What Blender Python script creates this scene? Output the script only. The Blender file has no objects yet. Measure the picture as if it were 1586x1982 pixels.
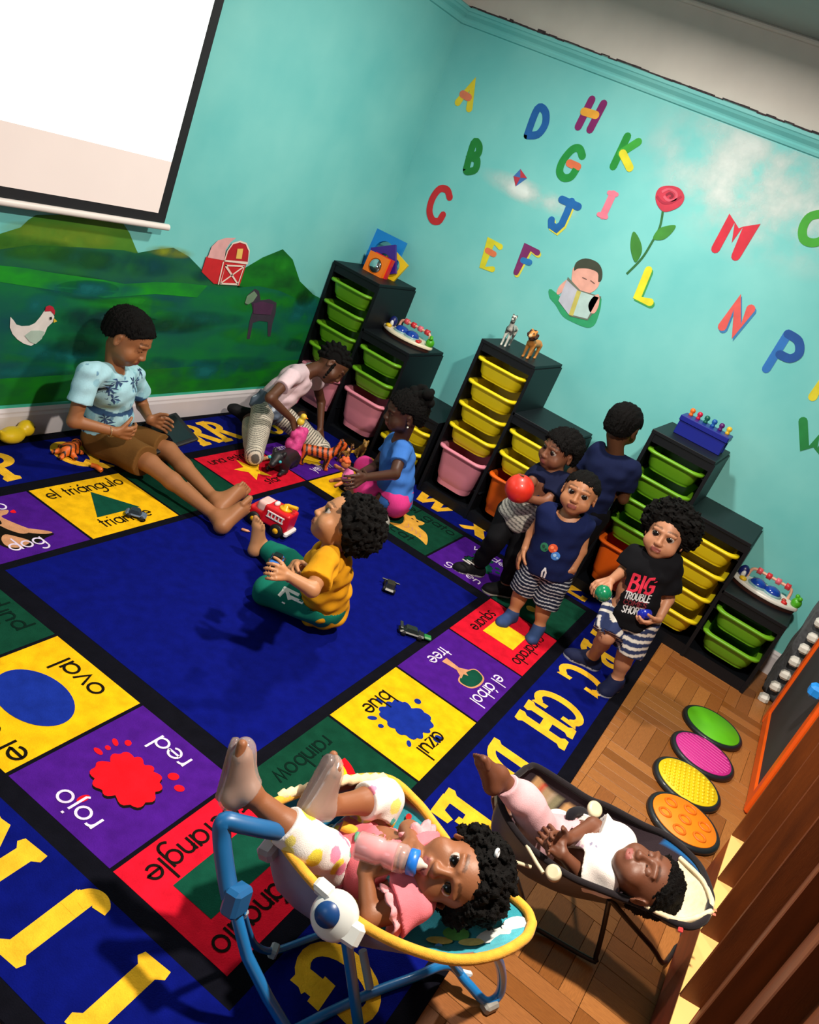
import bpy, math, random
import numpy as np
from mathutils import Vector, Matrix
from mathutils.bvhtree import BVHTree
R_ = random.Random(7)
NP = np.random.RandomState(5)
SC = bpy.context.scene
COL = SC.collection

# ------------------------------------------------------------------ camera, world, lamps, exposure
cam_data = bpy.data.cameras.new('camera')
cam = bpy.data.objects.new('camera', cam_data)
COL.objects.link(cam)
_r = [[0.485795, -0.79084, 0.372258], [0.173045, 0.504477, 0.845907], [0.856772, 0.346519, -0.381923]]
cam.matrix_world = Matrix(((_r[0][0], _r[1][0], -_r[2][0], 0), (_r[0][1], _r[1][1], -_r[2][1], 0),
                           (_r[0][2], _r[1][2], -_r[2][2], 0), (0, 0, 0, 1)))
cam.location = (-4.6587, -2.7752, 1.7487)
cam_data.sensor_fit = 'HORIZONTAL'
cam_data.sensor_width = 36
cam_data.lens = 1653.40 / 1586 * 36
cam_data.clip_start = 0.05
SC.camera = cam

world = bpy.data.worlds.new('world')
SC.world = world
world.use_nodes = True
world.node_tree.nodes['Background'].inputs[0].default_value = (0.6, 0.8, 1.0, 1)
world.node_tree.nodes['Background'].inputs[1].default_value = 0.03


def area_lamp(name, loc, power, size, color, target=None):
    ld = bpy.data.lights.new(name, 'AREA')
    ld.energy = power
    ld.shape = 'DISK'
    ld.size = size
    ld.color = color
    o = bpy.data.objects.new(name, ld)
    COL.objects.link(o)
    o.location = loc
    d = Vector(target if target else (loc[0], loc[1], 0)) - Vector(loc)
    o.rotation_euler = d.to_track_quat('-Z', 'Y').to_euler()
    return o


area_lamp('ceiling_lamp_near', (-3.0, -2.75, 2.68), 84, 0.12, (1.0, 0.9, 0.76))
area_lamp('ceiling_lamp_far', (-1.25, -1.55, 2.68), 36, 0.16, (1.0, 0.93, 0.84))
area_lamp('fill_light', (-5.7, -1.2, 1.7), 9, 1.2, (0.75, 0.9, 1.0), (-1.5, -1.4, 1.0))  # added cool fill to soften the shade, with no window behind it

SC.view_settings.view_transform = 'Standard'
SC.view_settings.look = 'None'
SC.view_settings.exposure = 0.55
SC.view_settings.gamma = 1
SC.view_settings.use_curve_mapping = False

# ------------------------------------------------------------------ materials


def lin(c):
    if isinstance(c, str):
        c = tuple(int(c[i:i + 2], 16) / 255 for i in (0, 2, 4))
    return tuple(x / 12.92 if x <= 0.04045 else ((x + 0.055) / 1.055) ** 2.4 for x in c[:3])


MATS = {}


def mat(name, color='808080', rough=0.6, var=0.12, scale=30.0, bump=0.0, bscale=None, metal=0.0, emit=0.0,
        attr=False, trans=0.0, coat=0.0, sheen=0.0, alpha=1.0, color2=None, stretch=None, spec=0.5):
    if name in MATS:
        return MATS[name]
    m = bpy.data.materials.new(name)
    m.use_nodes = True
    nt = m.node_tree
    b = nt.nodes['Principled BSDF']
    N = nt.nodes.new
    L = nt.links.new
    tc = N('ShaderNodeTexCoord')
    mp = N('ShaderNodeMapping')
    L(tc.outputs['Object'], mp.inputs['Vector'])
    if stretch:
        mp.inputs['Scale'].default_value = stretch
    nz = N('ShaderNodeTexNoise')
    nz.inputs['Scale'].default_value = scale
    nz.inputs['Detail'].default_value = 4
    L(mp.outputs[0], nz.inputs['Vector'])
    c = lin(color)
    rp = N('ShaderNodeValToRGB')
    rp.color_ramp.elements[0].position = 0.3
    rp.color_ramp.elements[1].position = 0.7
    if color2:
        c2 = lin(color2)
        rp.color_ramp.elements[0].color = (*c, 1)
        rp.color_ramp.elements[1].color = (*c2, 1)
    else:
        rp.color_ramp.elements[0].color = (*[x * (1 - var) for x in c], 1)
        rp.color_ramp.elements[1].color = (*[min(1, x * (1 + var)) for x in c], 1)
    L(nz.outputs['Fac'], rp.inputs[0])
    src = rp.outputs[0]
    if attr:
        at = N('ShaderNodeVertexColor')
        at.layer_name = 'Col'
        mx = N('ShaderNodeMix')
        mx.data_type = 'RGBA'
        mx.blend_type = 'MULTIPLY'
        mx.inputs['Factor'].default_value = 1
        L(at.outputs['Color'], mx.inputs['A'])
        L(src, mx.inputs['B'])
        src = mx.outputs['Result']
    L(src, b.inputs['Base Color'])
    b.inputs['Roughness'].default_value = rough
    b.inputs['Metallic'].default_value = metal
    b.inputs['Specular IOR Level'].default_value = spec
    if emit:
        L(src, b.inputs['Emission Color'])
        b.inputs['Emission Strength'].default_value = emit
    if trans:
        b.inputs['Transmission Weight'].default_value = trans
    if coat:
        b.inputs['Coat Weight'].default_value = coat
        b.inputs['Coat Roughness'].default_value = 0.1
    if sheen:
        b.inputs['Sheen Weight'].default_value = sheen
    b.inputs['Alpha'].default_value = alpha
    if bump:
        bn = N('ShaderNodeTexNoise')
        bn.inputs['Scale'].default_value = bscale or scale * 4
        bn.inputs['Detail'].default_value = 3
        L(mp.outputs[0], bn.inputs['Vector'])
        bp = N('ShaderNodeBump')
        bp.inputs['Strength'].default_value = bump
        bp.inputs['Distance'].default_value = 0.004
        L(bn.outputs['Fac'], bp.inputs['Height'])
        L(bp.outputs[0], b.inputs['Normal'])
    MATS[name] = m
    return m


def plastic(c, rough=0.35):
    return mat('plastic_' + c + str(rough), c, rough, 0.04, 12)


def cloth(c, var=0.12):
    return mat('cloth_' + c, c, 0.9, var, 60, bump=0.25, bscale=400, sheen=0.1, spec=0.2)


def rugm(c):
    return mat('pile_' + c, c, 1.0, 0.16, 22, bump=0.6, bscale=260, spec=0.05)


def paint(c, var=0.1):
    return mat('paint_' + c, c, 0.6, var, 18, bump=0.05, bscale=120, spec=0.3)


# ------------------------------------------------------------------ objects
def setp(o, label=None, cat=None, group=None, kind=None):
    if label: o['label'] = label
    if cat: o['category'] = cat
    if group: o['group'] = group
    if kind: o['kind'] = kind
    return o


def thing(name, label, cat, loc=(0, 0, 0), rz=0.0, group=None):
    o = bpy.data.objects.new(name, None)
    COL.objects.link(o)
    o.empty_display_size = 0.05
    o.location = loc
    o.rotation_euler = (0, 0, rz)
    return setp(o, label, cat, group)


WS = set()


def link(name, me, m, parent=None, world_space=False):
    o = bpy.data.objects.new(name, me)
    COL.objects.link(o)
    if m is not None and not me.materials:
        me.materials.append(m)
    if parent is not None:
        o.parent = parent
        if world_space and parent.name in WS:
            WS.add(o.name)
        elif world_space:
            WS.add(o.name)
            pm = Matrix.Translation(parent.location) @ parent.rotation_euler.to_matrix().to_4x4()
            q = parent.parent
            while q is not None:
                pm = Matrix.Translation(q.location) @ q.rotation_euler.to_matrix().to_4x4() @ pm
                q = q.parent
            o.matrix_parent_inverse = pm.inverted()
    return o


def mesh_np(name, V, F, smooth=True, col=None):
    me = bpy.data.meshes.new(name)
    V = np.asarray(V, np.float32)
    F = np.asarray(F, np.int32)
    n, k = F.shape
    me.vertices.add(len(V))
    me.vertices.foreach_set('co', V.ravel())
    me.loops.add(n * k)
    me.loops.foreach_set('vertex_index', F.ravel())
    me.polygons.add(n)
    me.polygons.foreach_set('loop_start', np.arange(n, dtype=np.int32) * k)
    me.polygons.foreach_set('use_smooth', np.full(n, smooth, dtype=bool))
    me.update(calc_edges=True)
    if col is not None:
        ca = me.color_attributes.new('Col', 'FLOAT_COLOR', 'POINT')
        c4 = np.ones((len(V), 4), np.float32)
        c4[:, :3] = col
        ca.data.foreach_set('color', c4.ravel())
    return me


def nrm(v):
    v = np.asarray(v, float)
    return v / (np.linalg.norm(v) + 1e-12)


def frame_from(z, x=None):
    """columns: x, y, z axes"""
    z = nrm(z)
    x = np.array(x if x is not None else ((1, 0, 0) if abs(z[0]) < 0.9 else (0, 1, 0)), float)
    x = nrm(x - z * (x @ z))
    return np.stack([x, np.cross(z, x), z], 1)


class MB:
    """collects shapes of one mesh object"""

    def __init__(s):
        s.v, s.f, s.sm = [], [], []

    def add(s, V, F, smooth=False):
        b = len(s.v)
        s.v += [tuple(map(float, p)) for p in V]
        s.f += [tuple(int(i) + b for i in f) for f in F]
        s.sm += [smooth] * len(F)
        return s

    def box(s, c, d, M=None, bev=0.0):
        hx, hy, hz = d[0] / 2, d[1] / 2, d[2] / 2
        M = np.eye(3) if M is None else np.asarray(M)
        if bev <= 0:
            V = [(x, y, z) for z in (-hz, hz) for y in (-hy, hy) for x in (-hx, hx)]
            F = [(0, 2, 3, 1), (4, 5, 7, 6), (0, 1, 5, 4), (2, 6, 7, 3), (0, 4, 6, 2), (1, 3, 7, 5)]
        else:
            b = min(bev, hx * .95, hy * .95, hz * .95)
            V, idx = [], {}
            for sx in (-1, 1):
                for sy in (-1, 1):
                    for sz in (-1, 1):
                        for a in range(3):
                            p = [sx * (hx - b), sy * (hy - b), sz * (hz - b)]
                            p[a] = (sx, sy, sz)[a] * (hx, hy, hz)[a]
                            idx[(sx, sy, sz, a)] = len(V)
                            V.append(p)
            F = []
            S = (-1, 1)
            for a in range(3):
                o = [i for i in range(3) if i != a]
                for sg in S:
                    q = []
                    for (p1, p2) in ((-1, -1), (1, -1), (1, 1), (-1, 1)):
                        k = [0, 0, 0]
                        k[a], k[o[0]], k[o[1]] = sg, p1, p2
                        q.append(idx[(*k, a)])
                    if (sg < 0) ^ (a == 1):
                        q = q[::-1]
                    F.append(q)
            for a in range(3):
                o = [i for i in range(3) if i != a]
                for p1 in S:
                    for p2 in S:
                        k0, k1 = [0, 0, 0], [0, 0, 0]
                        k0[a], k1[a] = -1, 1
                        k0[o[0]] = k1[o[0]] = p1
                        k0[o[1]] = k1[o[1]] = p2
                        q = [idx[(*k0, o[0])], idx[(*k1, o[0])], idx[(*k1, o[1])], idx[(*k0, o[1])]]
                        if (p1 * p2 > 0) ^ (a != 1):
                            q = q[::-1]
                        F.append(q)
            for k in [(x, y, z) for x in S for y in S for z in S]:
                q = [idx[(*k, 0)], idx[(*k, 1)], idx[(*k, 2)]]
                if k[0] * k[1] * k[2] < 0:
                    q = q[::-1]
                F.append(q)
        V = [np.asarray(c) + M @ np.asarray(p) for p in V]
        return s.add(V, F)

    def loft(s, rings, caps=True, closed=True, smooth=True):
        n = len(rings[0])
        V = [p for r in rings for p in r]
        F = []
        for i in range(len(rings) - 1):
            for j in range(n if closed else n - 1):
                a, b = i * n + j, i * n + (j + 1) % n
                F.append((a, b, b + n, a + n))
        s.add(V, F, smooth)
        if caps:
            s.add(rings[0], [tuple(range(n))[::-1]])
            s.add(rings[-1], [tuple(range(n))])
        return s

    def tube(s, pts, r, n=8, caps=True, smooth=True):
        pts = [np.asarray(p, float) for p in pts]
        rs = r if isinstance(r, (list, tuple, np.ndarray)) else [r] * len(pts)
        rings = []
        ref = None
        for i, p in enumerate(pts):
            d = nrm(pts[min(i + 1, len(pts) - 1)] - pts[max(i - 1, 0)])
            if ref is None:
                ref = frame_from(d)[:, 0]
            ref = nrm(ref - d * (ref @ d))
            y = np.cross(d, ref)
            rings.append([p + rs[i] * (math.cos(t) * ref + math.sin(t) * y) for t in np.linspace(0, 2 * math.pi, n, endpoint=False)])
        return s.loft(rings, caps, True, smooth)

    def lathe(s, c, prof, M=None, n=24, caps=True):
        M = np.eye(3) if M is None else np.asarray(M)
        rings = [[np.asarray(c) + M @ np.array((max(r, 1e-4) * math.cos(t), max(r, 1e-4) * math.sin(t), z)) for t in np.linspace(0, 2 * math.pi, n, endpoint=False)] for r, z in prof]
        return s.loft(rings, caps)

    def ball(s, c, r, M=None, n=14):
        r = (r, r, r) if np.isscalar(r) else r
        M = np.eye(3) if M is None else np.asarray(M)
        rings = []
        for i in range(n // 2 + 1):
            a = -math.pi / 2 + math.pi * i / (n // 2)
            ca = max(math.cos(a), 1e-3)
            rings.append([np.asarray(c) + M @ np.array((r[0] * ca * math.cos(t), r[1] * ca * math.sin(t), r[2] * math.sin(a))) for t in np.linspace(0, 2 * math.pi, n, endpoint=False)])
        return s.loft(rings, True)

    def plate(s, P, th):
        """flat outline P (3-D points), thickened by vector th"""
        P = [np.asarray(p, float) for p in P]
        th = np.asarray(th, float)
        n = len(P)
        nv = np.zeros(3)
        for i in range(n):
            nv += np.cross(P[i], P[(i + 1) % n])
        if nv @ th < 0:
            P = P[::-1]
        T = [p + th for p in P]
        s.add(P + T, [tuple(range(n))[::-1], tuple(range(n, 2 * n))] + [(i, (i + 1) % n, n + (i + 1) % n, n + i) for i in range(n)])
        return s

    def ribbon(s, P, w, up, lift=0.0, close=False):
        """flat strip of width w along P lying across direction up (extruded by lift when > 0)"""
        P = [np.asarray(p, float) for p in P]
        up = nrm(up)
        n = len(P)
        A, B = [], []
        for i in range(n):
            if close:
                d = P[(i + 1) % n] - P[i - 1]
            else:
                d = P[min(i + 1, n - 1)] - P[max(i - 1, 0)]
            sd = np.cross(up, nrm(d))
            k = 1.0
            if 0 < i < n - 1 or close:
                d1 = nrm(P[i] - P[i - 1])
                k = 1 / max(0.55, abs(nrm(d) @ d1))
            A.append(P[i] - sd * w / 2 * k)
            B.append(P[i] + sd * w / 2 * k)
        m = n if close else n - 1
        if lift <= 0:
            s.add(A + B, [(i, (i + 1) % n, n + (i + 1) % n, n + i) for i in range(m)])
        else:
            L = up * lift
            V = A + B + [a + L for a in A] + [b + L for b in B]
            F = []
            for i in range(m):
                j = (i + 1) % n
                F += [(2 * n + i, 2 * n + j, 3 * n + j, 3 * n + i), (i, j, 2 * n + j, 2 * n + i), (n + j, n + i, 3 * n + i, 3 * n + j)]
            if not close:
                F += [(0, 2 * n, 3 * n, n), (n - 1, 2 * n - 1, 4 * n - 1, 3 * n - 1)]
            s.add(V, F)
        return s

    def mesh(s, name):
        me = bpy.data.meshes.new(name)
        me.from_pydata(s.v, [], s.f)
        me.polygons.foreach_set('use_smooth', s.sm)
        me.update()
        return me

    def build(s, name, m, parent=None, ws=False):
        return link(name, s.mesh(name), m, parent, ws)


def spline(P, n=8, closed=False):
    """Catmull-Rom through P"""
    P = [np.asarray(p, float) for p in P]
    N = len(P)
    out = []
    for i in range(N if closed else N - 1):
        if closed:
            p0, p1, p2, p3 = P[i - 1], P[i], P[(i + 1) % N], P[(i + 2) % N]
        else:
            p0, p1, p2, p3 = P[max(i - 1, 0)], P[i], P[i + 1], P[min(i + 2, N - 1)]
        for t in np.arange(n) / n:
            out.append(0.5 * (2 * p1 + (p2 - p0) * t + (2 * p0 - 5 * p1 + 4 * p2 - p3) * t * t + (3 * p1 - p0 - 3 * p2 + p3) * t ** 3))
    if not closed:
        out.append(P[-1])
    return out


def rotz(a):
    return np.array(((math.cos(a), -math.sin(a), 0), (math.sin(a), math.cos(a), 0), (0, 0, 1)))


def copy_thing(o, loc, rz, label, group=None):
    c = o.copy()
    COL.objects.link(c)
    c.location = loc
    c.rotation_euler = (0, 0, rz)
    c['label'] = label
    if group: c['group'] = group
    for ch in list(o.children):
        d = ch.copy()
        COL.objects.link(d)
        d.parent = c
        for g in ch.children:
            e = g.copy()
            COL.objects.link(e)
            e.parent = d
    return c

# ------------------------------------------------------------------ room shell
TEAL = mat('wall_paint', '82cecb', 0.5, 0.07, 2.2, bump=0.04, bscale=60, color2='6ac0c0', spec=0.3)
WHITE = mat('white_paint', 'd8cfc6', 0.6, 0.05, 5, bump=0.05, bscale=40)


def structure(name, mb, m, parent=None):
    o = mb.build(name, m, parent)
    if parent is None:
        o['kind'] = 'structure'
    return o


XL, YF, HZ = -6.3, -5.2, 2.78
wall_back = structure('wall_back', MB().box((XL / 2, 0.06, HZ / 2), (-XL + .24, .12, HZ)), TEAL)
wall_right = structure('wall_right', MB().box((0.06, YF / 2, HZ / 2), (.12, -YF, HZ)), TEAL)
DIM = mat('dim_paint', '4f6462', 0.7, 0.08, 3)  # for the unseen walls, darker so they bounce less light
structure('wall_left', MB().box((XL - .06, YF / 2, HZ / 2), (.12, -YF, HZ)), DIM)
structure('wall_front', MB().box((XL / 2, YF - .06, HZ / 2), (-XL + .24, .12, HZ)), DIM)
structure('ceiling', MB().box((XL / 2, YF / 2, HZ + .05), (-XL + .24, -YF + .24, .1)), mat('ceiling_paint', '9aa09c', 0.8, 0.06, 4, bump=0.1, bscale=30))
floor = structure('floor', MB().box((XL / 2, YF / 2, -.06), (-XL + .24, -YF + .24, .1)), mat('floor_gap', '3a200e', 0.8, 0.2, 30))
# parquet blocks: squares of five strips, direction alternating
WOODS = [mat('oak_%d' % i, a, 0.42, 0.1, 9, color2=b, stretch=st, bump=0.08, bscale=40, spec=.35) for i, (a, b, st) in enumerate([
    ('9a6030', '825026', (4, 40, 8)), ('a46834', '8a5629', (4, 40, 8)), ('905628', '7a4820', (4, 40, 8)), ('aa6e38', '905a2c', (4, 40, 8)),
    ('865020', '744318', (4, 40, 8))])]
SQ = 0.31
pw = SQ / 5
plank_me = []
for m in WOODS:
    me = MB().box((0, 0, -.0055), (SQ - .0012, pw - .0012, .011), bev=.0006).mesh('plank')
    me.materials.append(m)
    plank_me.append(me)
far = MB()
spots = []
for a in range(-13, 0):
    for b in range(-13, 0):
        cx, cy = (a + .5) * SQ, (b + .5) * SQ + .1
        if cy > -2.5:
            continue
        for k in range(5):
            off = (k - 2) * pw
            if (a + b) % 2:
                spots.append((cx, cy + off, 0.0))
            else:
                spots.append((cx + off, cy, math.pi / 2))
spots.sort(key=lambda s: (s[0] + 2.2) ** 2 + (s[1] + 3.0) ** 2 * 4)
for n, (x, y, a) in enumerate(spots):
    if n < 240:
        o = bpy.data.objects.new('plank', R_.choice(plank_me))
        COL.objects.link(o)
        o.parent = floor
        o.location = (x, y, R_.uniform(-.0006, .0006))
        o.rotation_euler = (0, 0, a + (math.pi if R_.random() < .5 else 0))
    else:
        far.box((x, y, -.0055), (SQ - .0012, pw - .0012, .011), rotz(a))
far.box((XL / 2, -1.2, -.0055), (-XL, 2.4, .011))
fo = far.build('planks_beyond', WOODS[1], floor)
fo['kind'] = 'stuff'

# white frieze above the picture rail, rail mouldings, baseboard
ZR = 2.336
structure('trim_1', MB().box((-.004, YF / 2, (ZR + .085 + HZ) / 2), (.008, -YF, HZ - ZR - .085)), WHITE)
structure('trim_2', MB().box((XL / 2, -.004, (ZR + .085 + HZ) / 2), (-XL, .008, HZ - ZR - .085)), WHITE)
rail_prof = [(0, 0), (.012, .004), (.016, .016), (.012, .026), (.016, .034), (.034, .05), (.04, .062), (.046, .066), (.046, .082), (.03, .09), (0, .09)]
structure('trim_3', MB().loft([[(-a, 0, ZR + b) for a, b in rail_prof], [(-a, YF, ZR + b) for a, b in rail_prof]], smooth=False), TEAL)
structure('trim_4', MB().loft([[(0, -a, ZR + b) for a, b in rail_prof], [(XL, -a, ZR + b) for a, b in rail_prof]], smooth=False), TEAL)
# flaking dark edge where the paint has broken along the rail
fl = MB()
for k in range(90):
    y = -.03 - k * .045
    fl.box((-.047, y, ZR + .088 + R_.uniform(-.003, .003)), (.006, .05, R_.uniform(.004, .009)), rotz(R_.uniform(-.06, .06)))
fl.box((-.048, -.5, ZR + .09), (.01, .045, .016)).box((-.048, -.31, ZR + .09), (.01, .02, .014))
structure('trim_5', fl, mat('flaked_edge', '3b2f33', 0.9, 0.5, 60))
cr = MB().box((-.02, YF / 2, HZ - .012), (.04, -YF, .024), bev=.008)
structure('trim_6', cr, WHITE)
bprof = [(0, 0), (.02, 0), (.02, .1), (.016, .112), (.016, .12), (.008, .135), (0, .135)]
structure('baseboard_back', MB().loft([[(XL, -a, b) for a, b in bprof], [(0, -a, b) for a, b in bprof]], smooth=False), mat('baseboard_paint', 'd2cbd0', 0.45, 0.04, 8))
structure('baseboard_right', MB().loft([[(-a, 0, b) for a, b in bprof], [(-a, YF, b) for a, b in bprof]], smooth=False), MATS['baseboard_paint'])
structure('trim_7', MB().box((XL / 2, -.003, .142), (-XL, .006, .014)), paint('3fb49a'))

# ------------------------------------------------------------------ mural on the back wall (flat paint)


def mural(name, P, m, layer, label=None, parent=None):
    P = [(p[0], -.0012 * layer, p[2]) for p in P]
    return setp(MB().plate(P, (0, -.0008, 0)).build(name, m, parent or wall_back), label)


def hillm(n, a, b, sc=3.0):
    return mat('mural_' + n, a, 0.6, 0.1, sc, color2=b, stretch=(1, 1, 2.2), spec=0.3)


mural('painted_hill', [(-2.786,0,0.708),(-2.806,0,0.835),(-2.538,0,0.861),(-2.46,0,0.894),(-2.434,0,0.926),(-2.406,0,0.947),(-2.224,0,0.973),(-2.002,0,0.973),(-1.946,0,0.93),(-1.891,0,0.868),(-1.715,0,0.69),(-2.476,0,0.565)], hillm('olive', '5f8f2a', '2f6e1e'), 1, 'olive painted hill')
mural('painted_hill', [(-2.774,0,0.633),(-2.798,0,0.785),(-2.526,0,0.804),(-2.401,0,0.832),(-2.188,0,0.844),(-1.95,0,0.853),(-1.884,0,0.846),(-1.779,0,0.872),(-1.676,0,0.891),(-1.565,0,0.859),(-1.465,0,0.807),(-1.362,0,0.748),(-0.996,0,0.728),(-0.607,0,0.497),(-2.458,0,0.48)], hillm('teal_green', '1d6a2f', '0c4a4c', 4), 2, 'dark green painted hill')
mural('painted_hill', [(-1.187,0,0.606),(-1.154,0,0.835),(-1.045,0,0.899),(-0.906,0,0.956),(-0.795,0,0.909),(-0.668,0,0.794),(-0.499,0,0.723),(-0.291,0,0.674),(-0.074,0,0.502),(-0.538,0,0.367)], hillm('leaf', '157a1c', '0a4a1e', 5), 2, 'steep painted hill beside the shelf')
mural('painted_meadow', [(-2.788,0,0.723),(-2.513,0,0.743),(-2.402,0,0.741),(-2.282,0,0.731),(-2.02,0,0.717),(-1.903,0,0.706),(-1.728,0,0.726),(-1.567,0,0.731),(-1.39,0,0.728),(-1.238,0,0.723),(-1.006,0,0.747),(-0.822,0,0.731),(-0.495,0,0.66),(-0.109,0,0.606),(0.09,0,0.285),(0.028,0,0.138),(-0.706,0,0.12),(-1.522,0,0.135),(-2.389,0,0.155),(-2.696,0,0.155)], hillm('meadow', '0b7a2c', '06484f', 2.2), 3, 'green painted meadow')
mural('painted_grass', [(-2.713,0,0.258),(-2.414,0,0.273),(-1.891,0,0.282),(-1.291,0,0.295),(-0.701,0,0.304),(-0.083,0,0.325),(0.039,0,0.119),(-0.704,0,0.117),(-1.521,0,0.132),(-2.389,0,0.152),(-2.696,0,0.153)], hillm('grass', '0f7d16', '0a5a2a', 6), 4, 'bright grass strip above the baseboard')
mural('painted_grass', [(-2.788,0,0.723),(-2.513,0,0.743),(-2.402,0,0.741),(-2.282,0,0.731),(-2.02,0,0.717),(-1.903,0,0.706),(-1.728,0,0.726),(-1.567,0,0.731),(-1.39,0,0.728),(-1.437,0,0.665),(-1.709,0,0.67),(-1.997,0,0.639),(-2.265,0,0.66),(-2.5,0,0.679),(-2.778,0,0.662)], hillm('grass2', '1c9a1c', '127030', 6), 4, 'light grass crest')
RED, PINKW, CREAM = paint('c3262c'), paint('d9a3a3'), paint('e6d0c4')
barn = mural('painted_barn', [(-1.335,0,0.861),(-1.159,0,0.865),(-1.159,0,0.741),(-1.314,0,0.741),(-1.351,0,0.741),(-1.457,0,0.794),(-1.456,0,0.871)], RED, 5, 'small red barn with a pale curved roof')
mural('painted_barn_roof', [(-1.447,0,0.867),(-1.441,0,0.921),(-1.411,0,0.954),(-1.361,0,0.972),(-1.293,0,0.979),(-1.323,0,0.953),(-1.34,0,0.915),(-1.328,0,0.862)], PINKW, 6, parent=barn)
mural('painted_barn_gable', [(-1.328,0,0.862),(-1.327,0,0.911),(-1.306,0,0.95),(-1.26,0,0.965),(-1.211,0,0.959),(-1.172,0,0.926),(-1.154,0,0.863)], paint('b01f28'), 6, parent=barn)
for a in ([(-1.328,0,0.862),(-1.327,0,0.911),(-1.306,0,0.95),(-1.26,0,0.965),(-1.211,0,0.959),(-1.172,0,0.926),(-1.154,0,0.863),(-1.328,0,0.862)], [(-1.311,0,0.839),(-1.174,0,0.845),(-1.178,0,0.749),(-1.309,0,0.746),(-1.311,0,0.839),(-1.178,0,0.749)], [(-1.174,0,0.845),(-1.309,0,0.746)], [(-1.333,0,0.856),(-1.321,0,0.74)]):
    MB().ribbon([(p[0], -.0102, p[2]) for p in a], .008, (0, -1, 0)).build('painted_barn_line', CREAM, barn)
mural('painted_barn_window', [(-1.262,0,0.928),(-1.222,0,0.932),(-1.21,0,0.88),(-1.252,0,0.879)], paint('e0b860'), 8, parent=barn)
CW = paint('dcd6d4')
ck = mural('painted_chicken', [(-2.43,0,0.541),(-2.414,0,0.528),(-2.396,0,0.509),(-2.371,0,0.503),(-2.336,0,0.505),(-2.313,0,0.517),(-2.295,0,0.544),(-2.282,0,0.571),(-2.265,0,0.581),(-2.242,0,0.568),(-2.228,0,0.546),(-2.23,0,0.523),(-2.25,0,0.5),(-2.257,0,0.468),(-2.279,0,0.436),(-2.308,0,0.417),(-2.344,0,0.427),(-2.377,0,0.445),(-2.405,0,0.469),(-2.423,0,0.497)], CW, 5, 'white painted chicken with a red comb')
mural('painted_wing', [(-2.35,0,0.463),(-2.324,0,0.485),(-2.286,0,0.486),(-2.26,0,0.481),(-2.267,0,0.449),(-2.291,0,0.426),(-2.32,0,0.436)], paint('a9bfb4'), 7, parent=ck)
mural('painted_comb', [(-2.281,0,0.569),(-2.281,0,0.589),(-2.266,0,0.596),(-2.247,0,0.59),(-2.233,0,0.573),(-2.231,0,0.555),(-2.253,0,0.572)], paint('b32338'), 7, parent=ck)
mural('painted_beak', [(-2.23,0,0.541),(-2.211,0,0.528),(-2.227,0,0.521)], paint('d8b63a'), 7, parent=ck)
mural('painted_eye', [(-2.253,0,0.545),(-2.244,0,0.548),(-2.239,0,0.536),(-2.248,0,0.534)], paint('20202a'), 8, parent=ck)
hb = mural('painted_goat', [(-1.078,0,0.652),(-1.073,0,0.695),(-1.032,0,0.732),(-0.994,0,0.722),(-0.957,0,0.672),(-0.886,0,0.681),(-0.815,0,0.663),(-0.794,0,0.603),(-0.791,0,0.542),(-0.771,0,0.464),(-0.794,0,0.464),(-0.836,0,0.55),(-0.913,0,0.555),(-0.96,0,0.542),(-0.942,0,0.449),(-0.968,0,0.449),(-0.991,0,0.553),(-0.992,0,0.612),(-1.033,0,0.663),(-1.06,0,0.639)], paint('3a3340'), 5, 'dim painted goat grazing')
mural('painted_goat_head', [(-1.078,0,0.652),(-1.079,0,0.689),(-1.035,0,0.72),(-0.999,0,0.699),(-1.017,0,0.663),(-1.05,0,0.645)], paint('6e8a70'), 7, parent=hb)
mural('painted_goat_body', [(-1.011,0,0.652),(-0.941,0,0.667),(-0.837,0,0.653),(-0.834,0,0.593),(-0.984,0,0.595)], paint('4d2c4a'), 7, parent=hb)
# ------------------------------------------------------------------ painted alphabet, rose, kite, reading child and clouds on the right wall


def wallstroke(parts, label, name='painted_letter', w=.04, group=None):
    first = None
    for lay, (c, P, *ww) in enumerate(parts):
        mb = MB()
        wd = ww[0] if ww else w
        mb.ribbon([(-.0012 - .0006 * lay - .00003 * i_, p[1], p[2]) for i_, p in enumerate(P)], wd, (-1, 0, 0), .0012)
        for e in (P[0], P[-1]):
            mb.lathe((-.0012 - .0006 * lay, e[1], e[2]), [(wd / 2, 0), (wd / 2, .0009)], frame_from((-1, 0, 0)), 10)
        o = mb.build(name if first is None else 'painted_stroke', paint(c), first or wall_right)
        if first is None:
            first = o
            setp(o, label)
    return first


def sh(P, dy=-.01, dz=-.008):
    return [(p[0], p[1] + dy, p[2] + dz) for p in P]


L = [(0,-0.158,1.965),(0,-0.204,2.081),(0,-0.24,1.958)]
wallstroke([('e0c832', L), ('e07a5a', [(0,-0.167,2.013),(0,-0.212,2.008)])], 'painted yellow letter A with an orange crossbar')
wallstroke([('1f7a34', [p for p in spline([(0,-0.363,1.661),(0,-0.347,1.804),(0,-0.384,1.802),(0,-0.397,1.761),(0,-0.361,1.733),(0,-0.406,1.729),(0,-0.418,1.681),(0,-0.378,1.655),(0,-0.363,1.661)], 5)])], 'painted green letter B')
wallstroke([('c02a30', spline([(0,-0.331,1.488),(0,-0.298,1.518),(0,-0.251,1.506),(0,-0.229,1.443),(0,-0.24,1.373),(0,-0.281,1.334),(0,-0.322,1.344),(0,-0.332,1.385)], 5))], 'painted red letter C')
wallstroke([('1d5aa0', spline([(0,-0.633,1.946),(0,-0.629,2.085),(0,-0.677,2.087),(0,-0.706,2.032),(0,-0.69,1.971),(0,-0.633,1.946)], 5))], 'painted blue letter D')
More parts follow.
